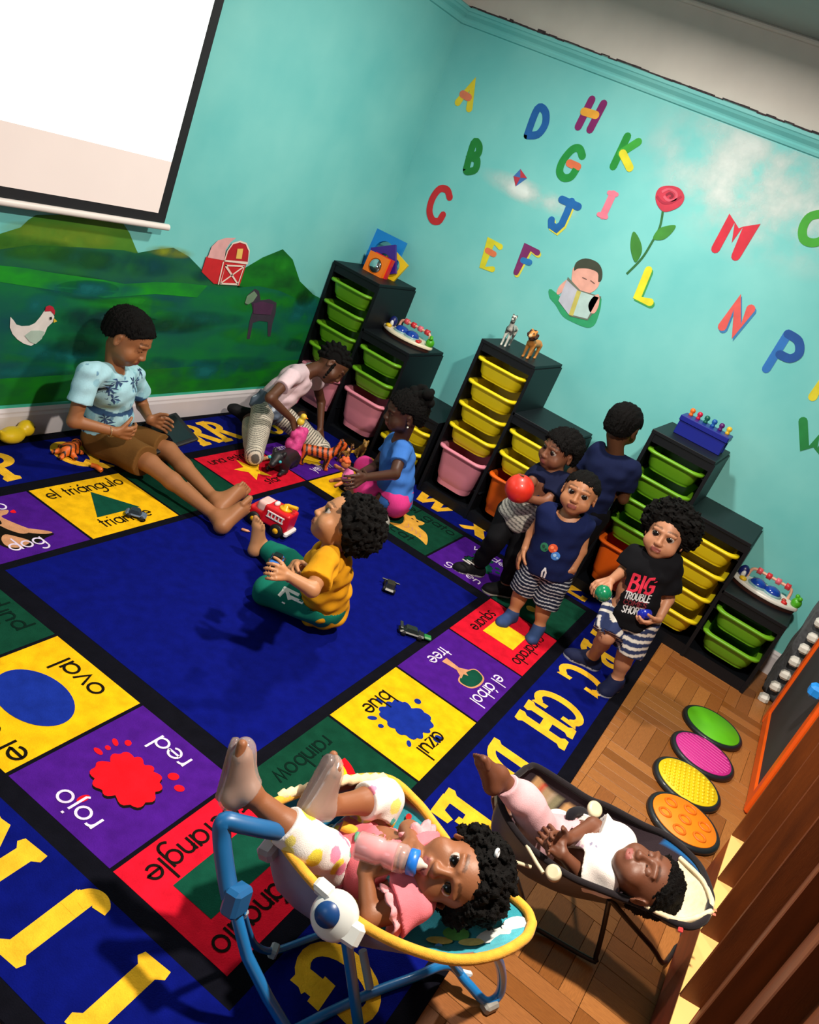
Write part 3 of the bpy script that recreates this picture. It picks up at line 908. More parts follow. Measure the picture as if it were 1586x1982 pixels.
GL = {
    'C': (.8, [bowl(.45, .5, .42, .52, 55, 305, .17, .1), q4((.66, .9), (.74, .98), (.74, .66), (.68, .68)), q4((.66, .1), (.74, .02), (.74, .3), (.68, .3))]),
    'H': (.9, [stem(.12, .28), stem(.62, .78), q4((.26, .45), (.64, .45), (.64, .56), (.26, .56))]),
    'D': (.85, [stem(.12, .29), bowl(.3, .5, .5, .5, 90, -90, .18, .08)]),
    'E': (.75, [stem(.12, .29), q4((.25, .92), (.68, .92), (.68, 1), (.25, 1)), q4((.6, .74), (.68, .74), (.68, 1), (.55, .95)), q4((.25, 0), (.72, 0), (.72, .08), (.25, .08)), q4((.72, 0), (.72, .28), (.65, .28), (.56, .06)), q4((.25, .46), (.52, .46), (.52, .55), (.25, .55)), q4((.5, .36), (.56, .36), (.56, .65), (.5, .65))]),
    'F': (.72, [stem(.12, .29), q4((.25, .9), (.7, .9), (.7, 1), (.25, 1)), q4((.62, .7), (.7, .7), (.7, 1), (.52, .95)), q4((.25, .46), (.5, .46), (.5, .56), (.25, .56)), q4((.48, .34), (.55, .34), (.55, .68), (.48, .68))]),
    'G': (.9, [bowl(.47, .5, .45, .52, 50, 330, .18, .1), q4((.62, .1), (.82, .1), (.82, .44), (.62, .44)), q4((.54, .4), (.92, .4), (.92, .47), (.54, .47)), q4((.68, .9), (.77, .98), (.77, .68), (.7, .7))]),
    'I': (.42, [stem(.12, .3)]), 'J': (.5, [stem(.22, .4, True, False), bowl(.2, .05, .2, .22, 0, -150, .17, .1), q4((.22, .0), (.4, .0), (.4, .2), (.22, .2))]),
    'K': (.9, [stem(.12, .29), q4((.27, .42), (.68, 1), (.8, 1), (.36, .38)), q4((.36, .5), (.66, 0), (.88, 0), (.48, .6))]),
    'P': (.75, [stem(.12, .29), bowl(.3, .73, .4, .27, 90, -90, .16, .08)]),
    'Q': (.95, [bowl(.47, .5, .45, .52, 0, 360, .17, .1, 28), q4((.4, .14), (.52, .2), (.96, -.2), (.74, -.2))]),
    'R': (.85, [stem(.12, .29), bowl(.3, .74, .38, .26, 90, -90, .16, .08), q4((.34, .5), (.5, .52), (.9, 0), (.68, 0))]),
    'U': (.85, [stem(.1, .26, True, False), stem(.6, .7, True, False), bowl(.4, .1, .3, .2, 180, 360, .14, .09)]),
    'V': (.9, [q4((.02, 1), (.22, 1), (.54, 0), (.4, 0)), q4((.78, 1), (.9, 1), (.54, 0), (.46, .1)), q4((-.04, .94), (.3, .94), (.3, 1), (-.04, 1)), q4((.68, .94), (.98, .94), (.98, 1), (.68, 1))]),
    'W': (1.2, [q4((.02, 1), (.2, 1), (.44, 0), (.32, 0)), q4((.56, 1), (.66, 1), (.44, 0), (.38, .1)), q4((.52, 1), (.7, 1), (.94, 0), (.82, 0)), q4((1.1, 1), (1.2, 1), (.94, 0), (.88, .1)), q4((-.04, .94), (.28, .94), (.28, 1), (-.04, 1)), q4((1.02, .94), (1.28, .94), (1.28, 1), (1.02, 1))]),
    'X': (.9, [q4((.06, 1), (.28, 1), (.86, 0), (.62, 0)), q4((.7, 1), (.82, 1), (.2, 0), (.08, 0))]),
    'A': (.95, [q4((.4, 1), (.52, 1), (.9, 0), (.68, 0)), q4((.4, 1), (.48, 1), (.2, 0), (.08, 0)), q4((.25, .3), (.66, .3), (.66, .38), (.25, .38)), q4((0, 0), (.3, 0), (.3, .06), (0, .06)), q4((.58, 0), (.98, 0), (.98, .06), (.58, .06))]),
    'B': (.8, [stem(.12, .29), bowl(.3, .75, .34, .25, 90, -90, .16, .08), bowl(.3, .27, .42, .27, 90, -90, .17, .08)]),
    'Y': (.9, [stem(.38, .55, False, True), q4((.04, 1), (.24, 1), (.55, .4), (.38, .4)), q4((.76, 1), (.88, 1), (.55, .4), (.48, .5))]),
    'Z': (.8, [q4((.05, .9), (.75, .9), (.75, 1), (.05, 1)), q4((.55, .95), (.75, .95), (.25, .05), (.05, .05)), q4((.05, 0), (.78, 0), (.78, .1), (.05, .1)), q4((.72, 0), (.78, 0), (.8, .28), (.72, .28)), q4((.05, .72), (.11, .72), (.14, 1), (.05, 1))]),
}
LY = rugm('e8b02a')


def border_letter(side, txt, centre, h=.2):
    """centre: metres from the ring corner along the border"""
    r, o = {'top': ((1, 0), (0, 1)), 'bottom': ((-1, 0), (0, -1)), 'left': ((0, 1), (-1, 0)), 'right': ((0, -1), (1, 0))}[side]
    base = {'top': (0, 0), 'bottom': (0, -rug_d), 'left': (-rug_w, 0), 'right': (0, 0)}[side]
    along = {'top': (-1, 0), 'bottom': (-1, 0), 'left': (0, -1), 'right': (0, -1)}[side]
    tot = sum(GL[c][0] for c in txt) * h
    x = -tot / 2
    mb = MB()
    for c in txt:
        w, polys = GL[c]
        for k, P in enumerate(polys):
            V = []
            for a, b in P:
                u, v = x + a * h, .088 + b * h
                V.append((base[0] + along[0] * centre + r[0] * u + o[0] * v, base[1] + along[1] * centre + r[1] * u + o[1] * v, ZT + .0002 * k))
            mb.add(V, [tuple(range(len(V)))])
            mb.ribbon([(a, b, c + .0001 + .00002 * i_) for i_, (a, b, c) in enumerate(V)], .013, (0, 0, 1), close=True)
        x += w * h
    mb.build('border_letter', LY, rug)


for s, tx, c in (('top', 'P', 3.91 * TI), ('top', 'Q', 3.16 * TI), ('top', 'R', 2.2 * TI), ('top', 'RR', 1.3 * TI), ('top', 'U', .3 * TI),
                 ('bottom', 'A', .22 * TI), ('bottom', 'B', .78 * TI), ('bottom', 'C', 1.4 * TI), ('bottom', 'CH', 2.27 * TI), ('bottom', 'D', 3.2 * TI), ('bottom', 'E', 4.0 * TI), ('bottom', 'F', 4.8 * TI), ('bottom', 'G', 5.6 * TI),
                 ('left', 'I', 4.64 * TJ), ('left', 'J', 4.08 * TJ), ('left', 'K', 3.45 * TJ),
                 ('right', 'V', .5 * TJ), ('right', 'W', 2.2 * TJ), ('right', 'X', 3.0 * TJ), ('right', 'Y', 3.75 * TJ), ('right', 'Z', 4.65 * TJ)):
    border_letter(s, tx, c)

# ------------------------------------------------------------------ black step shelves with bins
BLK = mat('black_laminate', '090c12', 0.5, 0.1, 8, spec=.3)
BLK_TOP = BLK
UW, CW, UD = 1.0, .333, .425
HT = (.94, .676, .412)
UY = (-.012, -1.045, -2.066)
ulabels = ('black step shelf in the room corner with green and pink bins', 'black step shelf in the middle with yellow bins under a lion figurine', 'black step shelf at the right with a blue peg toy on top')
bins_spec = {  # (unit, column): list of (slot, colour, deep)
    (0, 0): [(0, 'g', 0), (1, 'g', 0), (2, 'g', 0), (3, 'g', 0), (4, 'p', 1)], (0, 1): [(0, 'g', 0), (1, 'g', 0), (2, 'p', 1)], (0, 2): [(0, 'y', 0), (1, 'y', 0)],
    (1, 0): [(0, 'y', 0), (1, 'y', 0), (2, 'y', 0), (3, 'y', 0), (4, 'p', 1)], (1, 1): [(0, 'y', 0), (1, 'y', 0), (2, 'o', 1)], (1, 2): [(0, 'y', 0)],
    (2, 0): [(0, 'g', 0), (1, 'g', 0), (2, 'g', 0), (3, 'g', 0), (4, 'o', 1)], (2, 1): [(0, 'y', 0), (1, 'y', 0), (2, 'y', 0), (3, 'y', 0)], (2, 2): [(0, 'g', 0), (1, 'g', 0)]}
BINC = {'g': ('6aa81e', 'lime green'), 'y': ('e8d21a', 'yellow'), 'p': ('e48ca0', 'pink'), 'o': ('ee6412', 'orange')}


def rrect(cx, cy, hx, hy, r, z, n=5):
    P = []
    for sx, sy, a0 in ((1, 1, 0), (-1, 1, 90), (-1, -1, 180), (1, -1, 270)):
        for k in range(n + 1):
            a = math.radians(a0 + 90 * k / n)
            P.append((cx + sx * (hx - r) + r * math.cos(a), cy + sy * (hy - r) + r * math.sin(a), z))
    return P


def bin_mesh(deep):
    h = .228 if deep else .103
    tb = .028 if deep else .02
    mb = MB()
    # outer shell from the rim down, rounded under-edge, then the inside
    rings = [rrect(0, 0, .134, .19, .05, -.006), rrect(0, 0, .133 - tb * .25, .189 - tb * .25, .05, -h * .3), rrect(0, 0, .133 - tb * .7, .188 - tb * .7, .05, -h * .72),
             rrect(0, 0, .126 - tb, .182 - tb, .05, -h * .9), rrect(0, 0, .112 - tb, .168 - tb, .045, -h * .975), rrect(0, 0, .09 - tb, .145 - tb, .03, -h)]
    mb.loft(rings, caps=False)
    mb.add(rings[-1], [tuple(range(len(rings[-1])))[::-1]])
    ins = [rrect(0, 0, .128, .184, .046, .0), rrect(0, 0, .126 - tb, .182 - tb, .045, -h + .006)]
    mb.loft(ins, caps=False)
    mb.add(ins[-1], [tuple(range(len(ins[-1])))])
    rim = MB()
    ro = [rrect(0, 0, .128, .184, .046, .001), rrect(0, 0, .148, .204, .052, .001), rrect(0, 0, .151, .207, .054, -.004), rrect(0, 0, .151, .207, .054, -.012), rrect(0, 0, .146, .202, .05, -.012), rrect(0, 0, .134, .19, .048, -.006)]
    rim.loft(ro, caps=False)
    return mb.mesh('bin_body'), rim.mesh('bin_rim')


BM = {0: bin_mesh(0), 1: bin_mesh(1)}
ordn = ['topmost', 'second', 'third', 'fourth', 'bottom']
colname = ['tall column', 'middle column', 'low column']
uname = ['corner shelf', 'middle shelf', 'right-hand shelf']
for u in range(3):
    root = thing('step_shelf', ulabels[u], 'shelf', (0, UY[u], 0), 0, 'black step shelves along the letter wall')
    th = .018
    for c in range(3):
        H_ = HT[c]
        y0 = -c * CW
        MB().box((-UD / 2 - .002, y0 - CW / 2, H_ - th / 2), (UD, CW + (.004 if c < 2 else 0), th), bev=.0015).build('shelf_top', BLK, root)
        MB().box((-UD / 2 - .002, y0 - th / 2 if c == 0 else y0, H_ / 2 - th / 2), (UD, th, H_ - th)).build('side_panel', BLK, root) if c == 0 else MB().box((-UD / 2 - .002, y0, HT[c - 1] / 2 - th / 2), (UD, th, HT[c - 1] - th)).build('side_panel', BLK, root)
        if c == 2:
            MB().box((-UD / 2 - .002, y0 - CW + th / 2, H_ / 2 - th / 2), (UD, th, H_ - th)).build('side_panel', BLK, root)
        MB().box((-.008, y0 - CW / 2, H_ / 2), (.008, CW - th, H_ - 2 * th)).build('back_panel', BLK, root)
        MB().box((-UD + .01, y0 - CW / 2, H_ - th - .02), (.016, CW - th, .04)).build('header', BLK, root)
        rl = MB()
        n = int(round((H_ - .148) / .132))
        for k in range(n + 1):
            z = H_ - .09 - .132 * k - .016
            for s in (-1, 1):
                rl.box((-UD / 2 - .002, y0 - CW / 2 + s * (CW / 2 - th / 2 - .006), z), (UD - .03, .012, .006))
        rl.build('bin_rail', BLK, root)['kind'] = 'stuff'
    MB().box((-UD / 2 - .002, -1.5 * CW, .03), (UD - .02, 3 * CW - th, .06)).build('plinth', BLK, root)
    for c in range(3):
        for slot, col, deep in bins_spec.get((u, c), []):
            hx, cn = BINC[col]
            z = HT[c] - .09 - .132 * slot
            nm = ordn[slot] if slot < 4 else 'bottom'
            r = thing('storage_bin', '%s %s bin, %s in the %s of the %s' % (cn, 'deep' if deep else 'shallow', nm, colname[c], uname[u]), 'bin',
                      (-UD / 2 - .035, UY[u] - c * CW - CW / 2, z), math.pi / 2, 'bins in the %s' % uname[u])
            m = mat('bin_' + col, hx, 0.4, 0.03, 6)
            for me, nme in zip(BM[deep], ('bin_body', 'bin_rim')):
                me2 = me if not me.materials else me.copy()
                if me2.materials: me2.materials.clear()
                me2.materials.append(m)
                link(nme, me2, m, r)

# ------------------------------------------------------------------ blended solids (distance fields) for bodies, clothes and soft toys


class SDF:
    def __init__(s):
        s.P = []
        s.cuts = []

    def _add(s, fn, c, rad, k, op):
        s.P.append((fn, np.asarray(c, np.float32), float(rad), float(k), op))
        return s

    def cap(s, a, b, ra, rb=None, k=.015, op='+'):
        a, b = np.asarray(a, np.float32), np.asarray(b, np.float32)
        rb = ra if rb is None else rb
        ba = b - a
        L2 = float(ba @ ba) + 1e-9

        def fn(X):
            pa = X - a
            h = np.clip(pa @ ba / L2, 0, 1)
            d = pa - h[:, None] * ba
            return np.sqrt((d * d).sum(1)) - (ra + (rb - ra) * h)
        return s._add(fn, (a + b) / 2, math.sqrt(L2) / 2 + max(ra, rb), k, op)

    def chain(s, pts, rs, k=.015):
        for i in range(len(pts) - 1):
            s.cap(pts[i], pts[i + 1], rs[i], rs[i + 1], k)
        return s

    def ell(s, c, r, M=None, k=.015, op='+'):
        c = np.asarray(c, np.float32)
        r = np.asarray((r, r, r) if np.isscalar(r) else r, np.float32)
        M = np.eye(3, dtype=np.float32) if M is None else np.asarray(M, np.float32)

        def fn(X):
            q = (X - c) @ M
            k0 = np.sqrt(((q / r) ** 2).sum(1))
            k1 = np.sqrt(((q / (r * r)) ** 2).sum(1)) + 1e-9
            return np.where(k0 < 1e-3, -r.min(), k0 * (k0 - 1) / k1)
        return s._add(fn, c, r.max(), k, op)

    def box(s, c, h, M=None, r=.005, k=.005, op='+'):
        c = np.asarray(c, np.float32)
        h = np.asarray(h, np.float32)
        M = np.eye(3, dtype=np.float32) if M is None else np.asarray(M, np.float32)

        def fn(X):
            q = np.abs((X - c) @ M) - (h - r)
            return np.sqrt((np.maximum(q, 0) ** 2).sum(1)) + np.minimum(q.max(1), 0) - r
        return s._add(fn, c, float(np.linalg.norm(h)), k, op)

    def cut(s, p, n):
        """remove the side n points to"""
        s.cuts.append((np.asarray(p, np.float32), np.asarray(nrm(n), np.float32)))
        return s

    def ev(s, X):
        d = np.full(len(X), 1e3, np.float32)
        for fn, c, rad, k, op in s.P:
            q = X - c
            lb = np.sqrt((q * q).sum(1)) - rad
            if op == '+':
                m = np.nonzero(lb < d + k)[0]
            else:
                m = np.nonzero(lb < -d + k + .02)[0]
            if not len(m):
                continue
            v = fn(X[m])
            o = d[m]
            if op == '+':
                h = np.maximum(k - np.abs(o - v), 0) / max(k, 1e-6)
                d[m] = np.minimum(o, v) - h * h * k * .25
            else:
                h = np.maximum(k - np.abs(-o - v), 0) / max(k, 1e-6)
                d[m] = np.maximum(o, -v) + h * h * k * .25
        for p, n in s.cuts:
            d = np.maximum(d, (X - p) @ n)
        return d

    def bounds(s):
        lo = np.min([c - r for f, c, r, k, op in s.P if op == '+'], 0)
        hi = np.max([c + r for f, c, r, k, op in s.P if op == '+'], 0)
        return lo, hi


EDGES = [((0, 0, 0), a) for a in range(3)]


def mesh_sdf(ev, lo, hi, h):
    """naive surface nets, evaluated only in blocks near the surface"""
    B = 6
    lo = np.asarray(lo, np.float32) - 2.5 * h
    n = np.ceil((np.asarray(hi) + 2.5 * h - lo) / h).astype(int)
    nb = n // B + 1
    n = nb * B
    gi = np.stack(np.meshgrid(*[np.arange(k) for k in nb], indexing='ij'), -1).reshape(-1, 3)
    cen = lo + ((gi + .5) * B - .5).astype(np.float32) * h
    dc = ev(cen)
    act = np.abs(dc) < h * B * 1.05 + .012
    D = np.repeat(np.repeat(np.repeat(dc.reshape(nb), B, 0), B, 1), B, 2).astype(np.float32)
    off = np.stack(np.meshgrid(*[np.arange(B)] * 3, indexing='ij'), -1).reshape(-1, 3)
    ga = gi[act]
    idx = (ga[:, None, :] * B + off[None]).reshape(-1, 3)
    D[idx[:, 0], idx[:, 1], idx[:, 2]] = ev(lo + idx.astype(np.float32) * h)
    S = D < 0
    c = S[:-1, :-1, :-1].astype(np.int8)
    tot = np.zeros_like(c)
    for dx in (0, 1):
        for dy in (0, 1):
            for dz in (0, 1):
                tot += S[dx:S.shape[0] - 1 + dx, dy:S.shape[1] - 1 + dy, dz:S.shape[2] - 1 + dz]
    cells = np.argwhere((tot > 0) & (tot < 8))
    vid = np.full(c.shape, -1, np.int32)
    vid[cells[:, 0], cells[:, 1], cells[:, 2]] = np.arange(len(cells))
    acc = np.zeros((len(cells), 3), np.float32)
    cnt = np.zeros(len(cells), np.float32)
    for ax in range(3):
        o1, o2 = [a for a in range(3) if a != ax]
        for p in (0, 1):
            for q in (0, 1):
                s0 = np.zeros(3, int)
                s0[o1], s0[o2] = p, q
                s1 = s0.copy()
                s1[ax] = 1
                a = cells + s0
                b = cells + s1
                da = D[a[:, 0], a[:, 1], a[:, 2]]
                db = D[b[:, 0], b[:, 1], b[:, 2]]
                m = (da < 0) != (db < 0)
                t = da[m] / (da[m] - db[m])
                pt = np.tile(s0.astype(np.float32), (m.sum(), 1))
                pt[:, ax] = t
                acc[m] += pt
                cnt[m] += 1
    V = lo + (cells + acc / np.maximum(cnt, 1)[:, None]) * h
    F = []
    for ax in range(3):
        o1, o2 = [a for a in range(3) if a != ax]
        sl0 = [slice(None)] * 3
        sl1 = [slice(None)] * 3
        sl0[ax], sl1[ax] = slice(0, -1), slice(1, None)
        A, Bq = S[tuple(sl0)], S[tuple(sl1)]
        e = np.argwhere(A != Bq)
        e = e[(e[:, o1] > 0) & (e[:, o2] > 0) & (e[:, o1] < D.shape[o1] - 1) & (e[:, o2] < D.shape[o2] - 1)]
        inside = A[e[:, 0], e[:, 1], e[:, 2]]

        def g(d1, d2):
            k = e.copy()
            k[:, o1] -= d1
            k[:, o2] -= d2
            return vid[k[:, 0], k[:, 1], k[:, 2]]
        q = np.stack([g(1, 1), g(0, 1), g(0, 0), g(1, 0)], 1)
        flip = inside if ax != 1 else ~inside
        q[~flip] = q[~flip][:, ::-1]
        F.append(q)
    F = np.concatenate(F)
    F = F[(F >= 0).all(1)]
    return V, F


def sdf_obj(name, S, m, h=.005, parent=None, paintfn=None, dispfn=None, ws=True, label=None):
    lo, hi = S.bounds()
    if dispfn is None:
        ev = S.ev
    else:
        ev = lambda X: S.ev(X) + dispfn(X)
        lo, hi = lo - .01, hi + .01
    V, F = mesh_sdf(ev, lo, hi, h)
    col = paintfn(V) if paintfn else None
    me = mesh_np(name, V, F, True, col)
    o = link(name, me, m, parent, ws)
    if label: o['label'] = label
    return o


def wobble(amp, f, seed=0):
    g = np.random.RandomState(seed)
    K = g.randn(5, 3).astype(np.float32) * f
    ph = g.rand(5).astype(np.float32) * 6.28

    def fn(X):
        return (amp / 2.2) * np.sin(X @ K.T + ph).sum(1)
    return fn


def skinm(c):
    return mat('skin_' + c, 'ffffff', 0.48, 0.05, 30, attr=True, bump=0.06, bscale=260, spec=0.4)


def clothv(n='cloth_print', rough=.9):
    return mat(n, 'ffffff', rough, 0.07, 80, attr=True, bump=0.25, bscale=420, spec=0.15)


def lincol(c):
    return np.array(lin(c), np.float32)


HAIR = mat('hair_black', '060404', 0.8, 0.3, 70, bump=0.8, bscale=420, spec=0.16)
EYE = mat('eye_white', 'ffffff', 0.15, 0.02, 20, attr=True)


# ------------------------------------------------------------------ people
class Person:
    """one continuous skinned body in world space; clothes and hair are further blended solids"""

    def __init__(s, label, loc, J, H, skin, fwd, up, h=.005, name='person', group=None):
        s.J = {k: np.asarray(v, float) for k, v in J.items()}
        s.H = H
        s.h = h
        s.skin = skin
        s.root = thing(name, label, 'person', loc, 0, group)
        f = nrm(fwd)
        u = nrm(np.asarray(up, float) - f * (np.asarray(up, float) @ f))
        s.hf, s.hu, s.hr = f, u, np.cross(f, u)
        s.M = np.stack([s.hr, s.hf, s.hu], 1)   # head local -> world
        s.hands = []
        s.feet = []
        s.extra = []
        s.J.setdefault('ch', (s.J['sL'] + s.J['sR']) / 2 * .8 + s.J['pv'] * .2)
        s.J.setdefault('nk', (s.J['sL'] + s.J['sR']) / 2 * .9 + s.J['hd'] * .1)
        lat = nrm(s.J['sR'] - s.J['sL'])
        s.lat = lat
        if 'hL' not in s.J:
            lt = nrm(s.J['kR'] - s.J['kL']) * .3 + lat
            lt = nrm(lt)
            s.J['hL'] = s.J['pv'] - lt * .27 * H
            s.J['hR'] = s.J['pv'] + lt * .27 * H
        s.hlat = nrm(s.J['hR'] - s.J['hL'])

    def hp(s, x, y, z):
        """point in head coordinates (units of head height)"""
        return s.J['hd'] + s.M @ (np.array((x, y, z)) * s.H)

    # ---- pieces
    def torso(s, S, e=0.0, arms=True, k=None):
        J, H = s.J, s.H
        k = k or .12 * H
        pv, ch = J['pv'], J['ch']
        w = s.hlat * .2 * H
        S.cap(pv - w, pv + w, .3 * H + e, k=k)
        S.cap(pv, ch, .39 * H + e, .36 * H + e, k=k)
        lw = s.lat * .2 * H
        mid = (pv + ch) / 2
        S.cap(mid - lw * .7, mid + lw * .7, .34 * H + e, k=k)
        S.cap(ch - lw, ch + lw, .31 * H + e, k=k)
        sc = (J['sL'] + J['sR']) / 2
        S.cap(J['sL'] * .9 + sc * .1, J['sR'] * .9 + sc * .1, .17 * H + e, k=k)

    def limb(s, S, pts, rs, e=0.0, k=None):
        k = k or .05 * s.H
        S.chain([s.J[p] if isinstance(p, str) else p for p in pts], [r * s.H + e for r in rs], k)

    def headparts(s, S):
        H, hp, M = s.H, s.hp, s.M
        E = lambda c, r, k=.05, op='+': S.ell(hp(*c), np.array(r) * H, M, k * H, op)
        E((0, -.06, .1), (.385, .46, .4))
        E((0, .1, -.17), (.32, .3, .31), .1)
        E((0, .25, -.38), (.13, .12, .1), .12)
        for sx in (-1, 1):
            E((sx * .185, .235, -.2), (.16, .14, .15), .1)
            E((sx * .145, .405, .015), (.095, .06, .062), .05, '-')
            S.cap(hp(sx * .06, .395, .1), hp(sx * .24, .34, .095), .026 * H, .02 * H, .06 * H)
            S.cap(hp(sx * .075, .372, .056), hp(sx * .225, .325, .045), .02 * H, .018 * H, .012 * H)
            S.cap(hp(sx * .085, .375, -.045), hp(sx * .22, .33, -.035), .018 * H, .016 * H, .015 * H)
            E((sx * .05, .425, -.16), (.042, .05, .036), .02)
            # ear
            e0 = hp(sx * .385, -.04, -.06)
            R = s.M @ rotz(-sx * .35)
            S.ell(e0, np.array((.035, .085, .13)) * H, R, .02 * H)
            S.ell(hp(sx * .42, -.01, -.05), np.array((.03, .045, .075)) * H, R, .015 * H, '-')
        S.cap(hp(0, .37, .06), hp(0, .455, -.14), .03 * H, .052 * H, .05 * H)
        E((0, .36, -.275), (.12, .08, .08), .06)
        S.cap(hp(-.085, .415, -.262), hp(.085, .415, -.262), .024 * H, k=.02 * H)
        S.cap(hp(-.06, .412, -.308), hp(.06, .412, -.308), .027 * H, k=.015 * H)
        S.cap(hp(-.1, .425, -.286), hp(.1, .425, -.286), .006 * H, k=.012 * H, op='-')

    def hand(s, side, dirn, thumb, curl=.5, L=None, spread=1.0, tcurl=.6):
        J, H = s.J, s.H
        w = J['w' + side]
        f = nrm(dirn)
        t = np.asarray(thumb, float)
        t = nrm(t - f * (t @ f))
        n = np.cross(t, f) if side == 'R' else np.cross(f, t)
        s.hands.append((side, w, f, t, n, curl, L or .55 * H, spread, tcurl))
        return s

    def handparts(s, S):
        H = s.H
        for side, w, f, t, n, curl, L, spread, tcurl in s.hands:
            for a in (-.16, .0, .16):
                S.cap(w + t * a * .6 * L, w + f * .46 * L + t * a * 1.25 * L, .105 * L, .088 * L, .06 * L)
            for a, ln in ((.235, .43), (.08, .49), (-.075, .46), (-.22, .37)):
                p = w + f * (.48 - .1 * abs(a)) * L + t * a * L * spread
                ang = 0.0
                d0 = nrm(f + t * a * .35 * spread)
                r = .068 * L
                for q, (fr, bd) in enumerate(((.44, .55), (.32, .85), (.24, .6))):
                    ang += curl * bd
                    d = d0 * math.cos(ang) + n * math.sin(ang)
                    p2 = p + d * ln * fr * L
                    S.cap(p, p2, r, r * .92, .012 * L)
                    p, r = p2, r * .92
            p = w + f * .12 * L + t * .17 * L
            d1 = nrm(f * .6 + t * .75 + n * .25)
            p2 = p + d1 * .24 * L
            S.cap(p, p2, .088 * L, .075 * L, .04 * L)
            d2 = nrm(d1 + n * tcurl + f * .35)
            p3 = p2 + d2 * .2 * L
            S.cap(p2, p3, .072 * L, .064 * L, .01 * L)
            S.cap(p3, p3 + nrm(d2 + n * .3) * .12 * L, .062 * L, .055 * L, .01 * L)

    def foot(s, side, toe, sole, bare=True, L=None):
        """toe: direction heel->toe, sole: direction the sole faces"""
        t = nrm(toe)
        n = np.asarray(sole, float)
        n = nrm(n - t * (n @ t))
        s.feet.append((side, t, n, bare, L or .78 * s.H))
        return s

    def footparts(s, S, e=0.0, toes=True):
        H = s.H
        for side, t, n, bare, L in s.feet:
            a = s.J['a' + side]
            lat = np.cross(t, n) * (1 if side == 'L' else -1)    # towards the big toe
            heel = a + n * .2 * L - t * .12 * L
            ball = heel + t * .62 * L + n * .03 * L
            S.cap(a, heel, .17 * L + e, .16 * L + e, .1 * L)
            S.cap(heel, ball + lat * .06 * L, .15 * L + e, .125 * L + e, .1 * L)
            S.cap(heel, ball - lat * .09 * L, .14 * L + e, .105 * L + e, .1 * L)
            S.cap(a + t * .02 * L, ball, .15 * L + e, .11 * L + e, .12 * L)
            if bare and toes:
                for i, (x, ln, r) in enumerate(((.155, .22, .07), (.055, .22, .042), (-.03, .19, .04), (-.11, .16, .037), (-.185, .12, .034))):
                    b = ball + lat * x * L + n * .03 * L
                    S.cap(b, b + t * ln * L, r * L, r * L * 1.05, .006 * L)
            else:
                S.cap(ball, ball + t * .14 * L, .12 * L + e, .105 * L + e, .1 * L)

    def build(s, eyes='open', gaze=(0, 1, 0), thin=(), brows=True, lipc='8a4a44', bald=False, facial=None):
        J, H = s.J, s.H
        S = SDF()
        s.torso(S)
        S.cap(J['nk'], s.hp(0, -.08, -.3), .19 * H, .2 * H, .1 * H)
        for q in 'LR':
            s.limb(S, ('s' + q, 'e' + q, 'w' + q), (.16, .125, .085))
            if 'k' + q in J:
                s.limb(S, ('h' + q, 'k' + q, 'a' + q), (.28, .19, .115))
                kn, an = J['k' + q], J['a' + q]
                bk = np.asarray(s.J.get('calf' + q, (0, 0, 0)), float)
                S.ell(kn * .68 + an * .32 + bk * H, .16 * H, None, .1 * H)
        s.headparts(S)
        s.handparts(S)
        s.footparts(S)
        base = lincol(s.skin)
        lips = lincol(lipc)
        dark = lincol('1c120e')

        def pf(V):
            q = ((V - J['hd']) @ s.M) / H
            c = np.tile(base, (len(V), 1))
            m = (np.abs(q[:, 0]) < .105) & (np.abs(q[:, 2] + .284) < .046) & (q[:, 1] > .35)
            c[m] = lips
            if brows:
                for sx in (-1, 1):
                    bx = q[:, 0] * sx
                    m = (bx > .055) & (bx < .255) & (np.abs(q[:, 2] - (.146 + .016 * np.sin((bx - .055) * 15.7) - .05 * (bx - .055))) < .019) & (q[:, 1] > .2)
                    c[m] = c[m] * .4 + dark * .6
            if facial: c = facial(q, c, base)
            return c
        s.body = sdf_obj('body', S, skinm('tone'), s.h, s.root, pf)
        s.S = S
        # eyes
        g = nrm(s.M @ np.asarray(gaze, float))
        for sx in (-1, 1):
            c = s.hp(sx * .147, .298, .005)
            if eyes == 'closed':
                E = SDF().cap(s.hp(sx * .08, .375, -.025), s.hp(sx * .215, .325, -.02), .014 * H, k=.001)
                sdf_obj('eyelashes', E, HAIR, .0025, s.root)
                E = SDF().ell(c, .085 * H)
                sdf_obj('eyelid', E, skinm('tone'), .004, s.root, lambda V: np.tile(base * .9, (len(V), 1)))
            else:
                mb = MB().ball((0, 0, 0), .094 * H, n=20)
                me = mb.mesh('eye')
                co = np.array(mb.v)
                dd = (co @ g) / (.088 * H)
                cc = np.tile(lincol('b4a8a0'), (len(co), 1))
                cc[dd > .72] = lincol('24140c')
                cc[dd > .93] = lincol('060404')
                me = mesh_np('eye', co, [f for f in mb.f if len(f) == 4], True, cc)
                o = link('eye', me, EYE, s.root, False)
                o.location = Vector(c) - s.root.location
        return s

    # ---- hair
    def hair_short(s, t=.03, line=.22, m=None, rough=.004, back=-.3, temple=.1):
        S = SDF()
        H = s.H
        S.ell(s.hp(0, -.07, .11), np.array((.395 + t, .465 + t, .4 + t)) * H, s.M, .01)
        S.ell(s.hp(0, -.2, -.1), np.array((.33 + t * .5, .3 + t * .5, .3)) * H, s.M, .08 * H)
        # hairline: sloping plane through the forehead down to the nape
        S.cut(s.hp(0, .3, line), s.M @ nrm(np.array((0, .62, -.78))))
        S.cut(s.hp(0, 0, back), s.M @ np.array((0, 0, -1.0)))
        for sx in (-1, 1):
            S.ell(s.hp(sx * .43, .06, -.1), np.array((.14, .2, .25)) * H, s.M, .01, '-')
